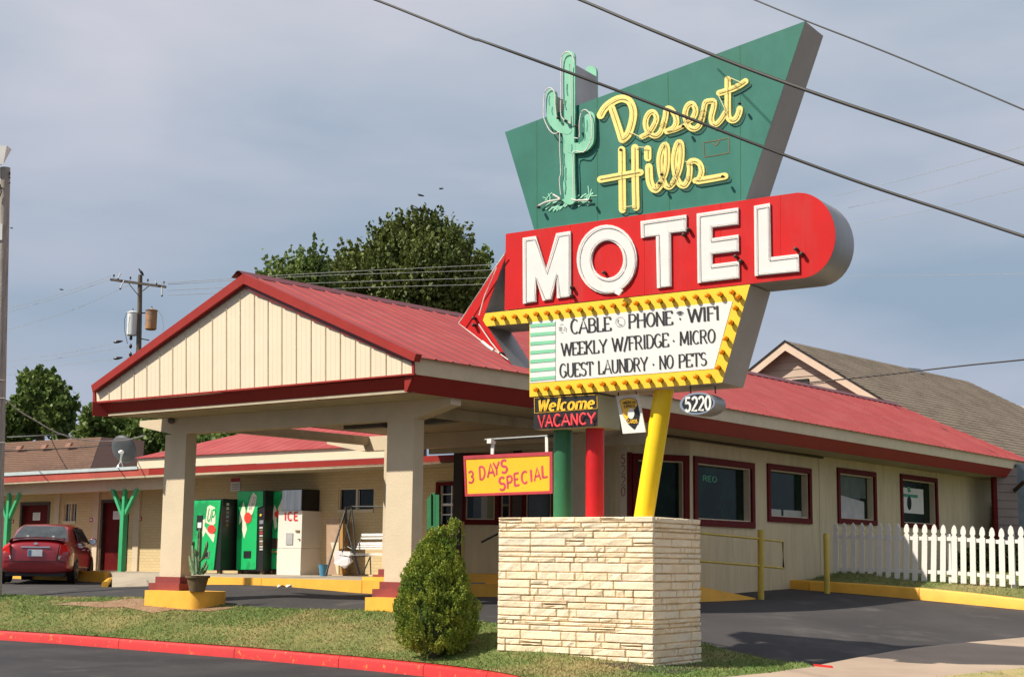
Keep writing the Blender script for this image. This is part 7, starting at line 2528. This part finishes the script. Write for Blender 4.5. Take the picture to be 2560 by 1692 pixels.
# roof planes in shingle courses joined as geometry
def shingle_plane(nm, A, B, C_, D_, m_, par, rows=26, th=.015):
    """A-B eave, D-C ridge"""
    mb = MB()
    up = (B - A).cross(D_ - A)
    if up.z < 0:
        up = -up
    up.normalize()
    for k in range(rows):
        a, b = k / rows, (k + 1) / rows
        p0, p1 = A + (D_ - A) * a, B + (C_ - B) * a
        q0, q1 = A + (D_ - A) * (b + .001), B + (C_ - B) * (b + .001)
        mb.add([p0 + up * th, p1 + up * th, q1 + up * .004, q0 + up * .004, p0, p1], [(0, 1, 2, 3), (4, 5, 1, 0)])
    o = mb.build(nm, m_, par)
    o['kind'] = 'stuff'
    return o
ov_ = -.45
ry_e = rl
R0_, R1_ = HF_.w(0, ov_, za_), HF_.w(0, ry_e, za_)
e0, e1 = HF_.w(run, ov_, ez), HF_.w(run, ry_e + run * .8, ez)
shingle_plane('shingle_courses', e0, e1, R1_, R0_, M['shingle_tan'], hs_, 30)
l0, l1 = HF_.w(-run, ov_, ez), HF_.w(-run, ry_e + run * .8, ez)
shingle_plane('shingle_courses', l1, l0, R0_, R1_, M['shingle_tan'], hs_, 12)
MB().add([R1_, e1, l1], [(0, 1, 2)]).build('hip_slope', M['shingle_tan'], hs_)
# barge boards
for s in (1, -1):
    a, b = HF_.w(s * .0, ov_ - .02, za_ - .03), HF_.w(s * run, ov_ - .02, ez - .03)
    dn = V((0, 0, -.30))
    MB().prism([a, b, b + dn, a + dn], HF_.y * .04).build('barge_board', M['trim_cream'], hs_)
    MB().prism([a + V((0, 0, .06)) - HF_.y * .03, b + V((0, 0, .06)) - HF_.y * .03, b + V((0, 0, -.01)) - HF_.y * .03, a + V((0, 0, -.01)) - HF_.y * .03], HF_.y * .05).build('roof_edge', M['dark'], hs_)
# siding boards in the gable
bh_ = .27
z = ez - .2
k = 0
while z < za_ - .25:
    hw = (za_ - .1 - z) / slope
    hw2 = (za_ - .1 - min(z + bh_, za_ - .1)) / slope
    y_ = ov_ + .42
    MB().hexa([HF_.w(-hw, y_ - .025, z), HF_.w(hw, y_ - .025, z), HF_.w(hw, y_ + .06, z), HF_.w(-hw, y_ + .06, z),
               HF_.w(-hw2, y_, z + bh_ - .004), HF_.w(hw2, y_, z + bh_ - .004), HF_.w(hw2, y_ + .06, z + bh_ - .004), HF_.w(-hw2, y_ + .06, z + bh_ - .004)]).build('siding_board', M['siding'], hs_)
    z += bh_
    k += 1
vx, vz = HF_.lx(1998, 955, ov_ + .35)
MB().box(HF_, vx - .28, vx + .35, ov_ + .34, ov_ + .42, vz - .3, vz + .1).build('gable_vent', M['dark'], hs_)
MB().box(HF_, -run + .6, run - .6, .05, ry_e + run * .5, 1.0, ez + .1).build('wall', M['siding_gray'], hs_)
# lower siding boards seen at the right of the office, and rafter ends
xw_ = run - .598
zz = 1.3
Yq = HF_.loc(at(2500, 1250, 50))
while zz < ez - .1:
    MB().box(HF_, xw_, xw_ + .03, .05, ry_e + run * .5, zz, zz + .20).build('siding_board', M['siding_gray'], hs_)
    zz += .215
for k in range(14):
    y = .5 + k * .75
    MB().hexa([HF_.w(xw_, y, ez - .05), HF_.w(run - .02, y, ez - .12), HF_.w(run - .02, y + .07, ez - .12), HF_.w(xw_, y + .07, ez - .05),
               HF_.w(xw_, y, ez + .15), HF_.w(run - .02, y, ez + .01 - .02), HF_.w(run - .02, y + .07, ez - .01), HF_.w(xw_, y + .07, ez + .15)]).build('rafter_end', M['siding_gray'], hs_)
vt = hp(.25, HF_.loc(at_z(2265, 921, za_))[1])
MB().prism([vt + V((-.3, 0, 0)), vt + V((.3, .15, -.05)), vt + V((.3, .15, .14)), vt + V((-.25, 0, .16))], V((.05, .3, 0))).build('roof_vent', M['steel'], hs_)
# lap-sided lean-to at the right edge
ln = thing('lean_to_house', 'grey brown lap sided wall with a bracket, right of the office corner', 'house', at(2520, 1400, 44))
LF = Frame(at(2494, 1300, 44.0), 80.0)
for k in range(14):
    z0_ = 1.0 + k * .235
    MB().hexa([LF.w(0, -.02, z0_), LF.w(LF.lx(2546, 1300)[0], -.02, z0_), LF.w(LF.lx(2546, 1300)[0], .1, z0_), LF.w(0, .1, z0_),
               LF.w(0, 0, z0_ + .23), LF.w(LF.lx(2546, 1300)[0], 0, z0_ + .23), LF.w(LF.lx(2546, 1300)[0], .1, z0_ + .23), LF.w(0, .1, z0_ + .23)]).build('siding_board', M['siding_gray'], ln)
MB().box(LF, -.12, -.002, -.04, .1, .8, 4.4).build('corner_board', M['maroon'], ln)
MB().box(LF, LF.lx(2546, 1300)[0], 3.5, .0, .1, .8, 4.4).build('end_wall', M['bluegray'], ln)
a, b = LF.hit(2536, 1226, -.1), LF.hit(2562, 1202, -.5)
MB().tube([a, b], .06, 6).build('bracket', M['dark_wood'], ln)
wb2 = thing('white_building', 'sliver of a white flat roofed building at the far right edge', 'building', at(2580, 1100, 90))
q = [at(2530, 1017, 90), at(2700, 1004, 90), at(2700, 1100, 90), at(2530, 1100, 90)]
MB().prism([p + V((0, 0, -1.0)) for p in q], V((0, 6, 0))).build('wall', M['siding'], wb2)
MB().prism([at(2529, 1016, 89.9), at(2700, 1003, 89.9), at(2700, 1022, 89.9), at(2529, 1028, 89.9)], V((0, 6.2, 0))).build('parapet', M['white_paint'], wb2)

# brown roofed house behind the room wing
br = thing('brown_roof_house', 'low house with a brown shingle roof and three tan vents behind the room wing', 'house', at(120, 1300, 54))
yq = 54.0
A_, B_ = at(-200, 1215, 50.5), at(213, 1190, 50.5)
C2, D2 = at(254, 1092.5, 55), at(-200, 1119, 55)
B_.z = A_.z = (A_.z + B_.z) / 2
shingle_plane('shingle_courses', A_, B_, C2, D2, M['shingle_brown'], br, 22)
MB().add([B_, C2, B_ + V((1.0, 8, 0)), ], [(0, 1, 2)]).build('gable_wall', M['dark'], br)
dk = MB().add([B_, C2, C2 + V((1.2, 1.5, 0)), C2 + V((1.4, 1.5, -2.2)), B_ + V((1.6, 1, -.2))], [(0, 1, 2, 3, 4)]).build('gable_wall', mat('dark_brown_gable', (.045, .018, .014), .9), br)
MB().prism([A_ + V((0, .6, 0)), B_ + V((-.3, .6, 0)), B_ + V((-.3, .6, -3)), A_ + V((0, .6, -3))], V((0, .2, 0))).build('wall', M['siding_gray'], br)
for px, py in ((48, 1119), (110, 1116), (171, 1111.5)):
    c = at(px, py, 53.8)
    MB().hexa([c + V(p) for p in ((-.10, -.12, -.10), (.06, -.12, -.08), (.10, .12, -.02), (-.06, .12, -.03), (-.05, -.10, .06), (.13, -.10, .07), (.15, .10, .08), (-.02, .10, .07))]).build('roof_vent', M['vent_tan'], br)

# ================================================================== POLES, WIRES, BIRDS
Yp = 31.0
lp_ = thing('wooden_pole', 'weathered wooden light pole cut by the left edge of the picture', 'pole', at(-12, 1470, Yp))
a, b = at(13, 420, Yp), at(-14, 1480, Yp)
MB().tube([a, a + (b - a) * .5, b + (b - a) * .05], [.105, .125, .145], 18).build('pole', M['pole_wood'], lp_, smooth='auto')
MB().prism([at(-14, 560, Yp - .13), at(6, 560, Yp - .13), at(5, 600, Yp - .13), at(-14, 600, Yp - .13)], V((0, .02, 0))).build('tag_plate', M['white_paint'], lp_)
MB().tube([at(26, 570, Yp), at(32, 570.5, Yp)], .012, 6).build('bolt', M['ceramic'], lp_)
for y in (432, 436, 444, 457):
    MB().lathe(at(22, y, Yp - .1), V((1, 0, 0)), [(.02, 0), (.02, .03)], 6).build('bolt', M['ceramic'], lp_)
for y in (950, 995, 1106):
    MB().tube([at(-12, y + .5, Yp - .135), at(12, y, Yp - .12)], .010, 6).build('cable_band', M['wire_gray'], lp_)
MB().tube([at(-20, 455, Yp - .1), at(0, 462, Yp - .14), at(3, 480, Yp - .14), at(-4, 500, Yp - .14)], .015, 6).build('cable_loop', M['ceramic'], lp_)
fl_ = thing('floodlight', 'grey box floodlight held out above the wooden pole at top left', 'light', at(0, 395, Yp))
MB().hexa([at(-30, 412, Yp - .2), at(8, 411, Yp - .2), at(10, 408, Yp + .15), at(-30, 410, Yp + .15), at(-30, 365, Yp - .2), at(17, 364, Yp - .2), at(29, 374, Yp + .15), at(-30, 372, Yp + .15)]).build('lamp_housing', M['white_paint'], fl_)
MB().tube([at(-30, 400, Yp), at(-40, 440, Yp), at(-10, 450, Yp)], .03, 8).build('arm', M['steel'], fl_)
MB().hexa([at(-28, 413.5, Yp - .18), at(4, 412.5, Yp - .18), at(6, 410, Yp + .12), at(-28, 411, Yp + .12), at(-28, 411.8, Yp - .18), at(4, 411.2, Yp - .18), at(6, 408.8, Yp + .12), at(-28, 409.6, Yp + .12)]).build('lens', M['print_gray'], fl_)

Yu = 63.0
up_ = thing('utility_pole', 'dark wooden utility pole with a tilted crossarm and two transformers behind the canopy', 'utility pole', at(345, 1300, Yu))
zu = lambda x, y: (260 + x / 6.533, 660 + y / 6.533)
au = lambda x, y, dy=0: at(*zu(x, y), Yu + dy)
MB().tube([au(592, 180), au(582, 700), au(565, 1500), at(343, 1310, Yu)], [.095, .105, .115, .13], 12).build('pole', M['pole_dark'], up_, smooth='auto')
a, b = au(100, 250, -.14), au(1010, 372, -.14)
t = (b - a).normalized()
n_ = V((-t.z, 0, t.x))
MB().prism([a + n_ * .05, b + n_ * .05, b - n_ * .05, a - n_ * .05], V((0, .1, 0))).build('crossarm', M['pole_dark'], up_)
for p, q in (((405, 320), (545, 495)), ((735, 355), (632, 440))):
    MB().tube([au(*p, -.16), au(*q, -.12)], .022, 6).build('brace', M['pole_dark'], up_)
for x, y in ((160, 190), (430, 228), (715, 265), (978, 302)):
    MB().lathe(au(x, y + 38, -.1), V((0, 0, 1)), [(.012, 0), (.012, .06), (.04, .07), (.045, .10), (.03, .12), (.035, .14), (.02, .16)], 10).build('insulator', M['insulator'], up_, smooth=True)
for p, q in (((275, 140), (228, 240)), ((330, 265), (265, 400)), ((945, 375), (948, 515)), ((850, 270), (858, 320))):
    MB().tube([au(*p, -.2), au(*q, -.2)], .028, 8).build('cutout_fuse', M['trans_white'], up_, smooth='auto')
    MB().lathe(au(*q, -.2), V((0, 0, -1)), [(.035, -.02), (.04, .02), (.02, .05)], 8).build('fuse_cap', M['insulator'], up_)
for x0, x1, y0, y1, m_, nm in ((365, 540, 780, 1165, 'trans_white', 'pale transformer'), (665, 862, 745, 1070, 'trans_rust', 'rusty transformer')):
    c = au((x0 + x1) / 2, y1, -.05)
    ht = (au(0, y0).z - au(0, y1).z)
    r_ = (au(x1, 900).x - au(x0, 900).x) / 2
    tr = MB().lathe(c, V((0, 0, 1)), [(r_ * .7, -.02), (r_ * .93, .02), (r_ * .95, ht * .93), (r_ * 1.03, ht * .94), (r_ * 1.03, ht * .97), (r_ * .6, ht * 1.02)], 20).build('transformer', M[m_], up_, smooth='auto', label=nm)
    MB().lathe(c + V((0, 0, ht)), V((0, 0, 1)), [(.02, 0), (.035, .03), (.02, .06), (.03, .09), (.01, .16)], 8).build('bushing', M['insulator'], tr)
MB().tube([au(540, 800), au(640, 800), au(700, 800)], .03, 6).build('bracket', M['ceramic'], up_)
MB().tube([au(370, 800, -.3), au(335, 900, -.3), au(340, 1100, -.3), au(385, 1300, -.2)], .012, 5).build('jumper_wire', M['wire'], up_)
MB().tube([au(880, 760, -.2), au(950, 860, -.2), au(968, 1000, -.2), au(960, 1100, -.2)], .010, 5).build('jumper_wire', M['wire_far'], up_)
for x, y in ((235, 1272), (235, 1540)):
    c = au(x, y)
    MB().lathe(c + V((-.22, 0, -.02)), V((1, 0, .15)), [(.01, 0), (.055, .08), (.065, .20), (.04, .34), (.01, .42)], 8).build('strain_insulator', M['insulator'], up_, smooth=True)
for x, y in ((435, 1340), (432, 1475), (440, 1205)):
    MB().lathe(au(x, y, -.1), V((0, 0, 1)), [(.03, -.1), (.07, -.03), (.06, .05), (.02, .1)], 8).build('insulator', M['insulator'], up_, smooth=True)
MB().tube([au(610, 1220), au(740, 1245)], .025, 6).build('bracket', M['ceramic'], up_)

def wire(label, pts, Y0, Y1, r_, m_='wire', sag=.0, group='overhead wires'):
    """pts in pixels, depth running from Y0 to Y1"""
    n = len(pts)
    xs = smooth_path([(x, y) for x, y in pts], 8)
    P = [at(x, y, Y0 + (Y1 - Y0) * i / (len(xs) - 1)) for i, (x, y) in enumerate(xs)]
    if Y0 < 20:                                     # the street lines go on well beyond the picture
        P = [P[0] + (P[0] - P[1]).normalized() * 4] + P + [P[-1] + (P[-1] - P[-2]).normalized() * 12]
    o = MB().tube(P, r_, 6, caps=False).build('overhead_wire', M[m_], smooth=True)
    tag(o, label, 'wire', group)
    return o
wire('lowest black cable crossing over the cactus and the lettering down to the right edge', [(760, -62), (930, -3), (1060, 48), (1180, 96), (1230, 112), (1560, 233), (1900, 365), (2160, 460), (2390, 535), (2560, 591), (2760, 655)], 14.5, 10.0, .0135)
wire('middle and thickest black cable crossing the green panel top', [(1300, -60), (1450, 0), (1620, 72), (1850, 165), (2070, 245), (2300, 322), (2560, 411), (2760, 482)], 13.5, 10.0, .016)
wire('uppermost thin cable grazing the top right tip of the green panel', [(1800, -38), (1886, 0), (2018, 54), (2200, 125), (2380, 199), (2560, 275), (2760, 362)], 15.0, 12.0, .0085)
wire('thin service cable sloping over the tan shingle roof', [(1900, 968), (2016, 957), (2200, 938), (2400, 915), (2560, 899), (2700, 884)], 48, 38, .022)
wire('pale service cable drooping from the wooden pole past the satellite dish', [(16, 1001), (45, 1025), (90, 1052), (140, 1080), (200, 1098), (250, 1102), (310, 1100), (358, 1089)], 31, 40, .016, 'wire_gray')
wire('straight dark cable across the brown roof', [(12, 1127), (150, 1121), (235, 1116), (278, 1112)], 33, 41, .014)
wire('thin pale cable over the left trees', [(16, 1092), (60, 1090), (105, 1088), (160, 1085)], 40, 60, .014, 'wire_gray')
for i, (ya, yb2) in enumerate(((686, 663), (692, 676), (710, 695), (725, 711))):
    wire(('topmost', 'second', 'third', 'lowest')[i] + ' of four pale lines strung in front of the tall dark tree', [(400 if i == 0 else 420, ya + 22 - i * 3), (740, ya), (980, (ya + yb2) / 2 - 1), (1205, yb2), (1260, yb2 - 4)], 55.5, 54, .010, 'wire_far')
for i, pts in enumerate(([(276, 690), (140, 738), (15, 772)], [(278, 697), (150, 742), (15, 782)], [(320, 714), (180, 775), (15, 826)], [(296, 855), (150, 885), (15, 902)], [(320, 866), (160, 893), (15, 920)], [(322, 893), (160, 912), (15, 938)])):
    wire(('topmost', 'second', 'third', 'fourth', 'fifth', 'lowest')[i] + ' of the faint lines running left from the transformer pole', pts, 63, 75, .0075, 'wire_far')
for i, pts in enumerate(([(2090, 490), (2300, 438), (2560, 366)], [(2120, 520), (2350, 470), (2560, 410)], [(2130, 563), (2350, 520), (2560, 470)], [(2120, 690), (2350, 688), (2560, 684)])):
    wire(('topmost', 'second', 'third', 'lowest')[i] + ' of the hair thin lines right of the red MOTEL panel', pts, 80, 70, .009, 'wire_far')

# birds
def bird(label, px, py, Y, s, wings, group='birds near the tall tree'):
    B = thing('bird', label, 'bird', at(px, py, Y), group=group)
    c = at(px, py, Y)
    MB().lathe(c + V((-.16 * s, 0, 0)), V((1, .1, -.15)), [(.005, 0), (.035 * s, .05 * s), (.06 * s, .15 * s), (.04 * s, .26 * s), (.03 * s, .32 * s), (.004, .38 * s)], 10).build('body', M['bird'], B, smooth=True)
    for q in wings:
        MB().add([c, c + V(q[0]) * s, c + V(q[1]) * s, c + V((.08, .05, 0)) * s], [(0, 1, 2, 3), (3, 2, 1, 0)]).build('wing', M['bird'], B, fix=False)
bird('black bird landing with raised wings on top of the tall dark tree', 1046, 523, 60, 1.0, [((-.35, 0, .22), (-.1, 0, .1)), ((.1, .1, .16), (.14, .1, -.1))])
bird('small dark bird gliding just above the tall dark tree', 1051, 487, 62, .8, [((-.25, 0, .12), (-.1, 0, .06)), ((.16, 0, -.12), (.12, 0, -.02))])
bird('faint small bird flying highest right of the tree', 1102, 471, 66, .6, [((.22, 0, .06), (.1, 0, .05)), ((-.1, 0, -.14), (-.05, 0, -.02))])
bird('tiny dark bird flying at left between the poles', 153, 723, 70, .55, [((-.16, 0, .05), (-.1, 0, .02)), ((.18, 0, .04), (.12, 0, 0))])
cr_ = thing('bird', 'black bird perched on top of the utility pole', 'bird', au(600, 180), group='birds near the tall tree')
c = au(605, 165)
MB().lathe(c + V((.13, 0, -.08)), V((-.62, 0, .8)), [(.004, 0), (.03, .06), (.06, .16), (.055, .25), (.03, .30), (.035, .34), (.02, .38), (.004, .42)], 10).build('body', M['bird'], cr_, smooth=True)
MB().tube([c + V((.02, 0, -.02)), c + V((.015, 0, -.10))], .006, 5).build('leg', M['bird'], cr_)
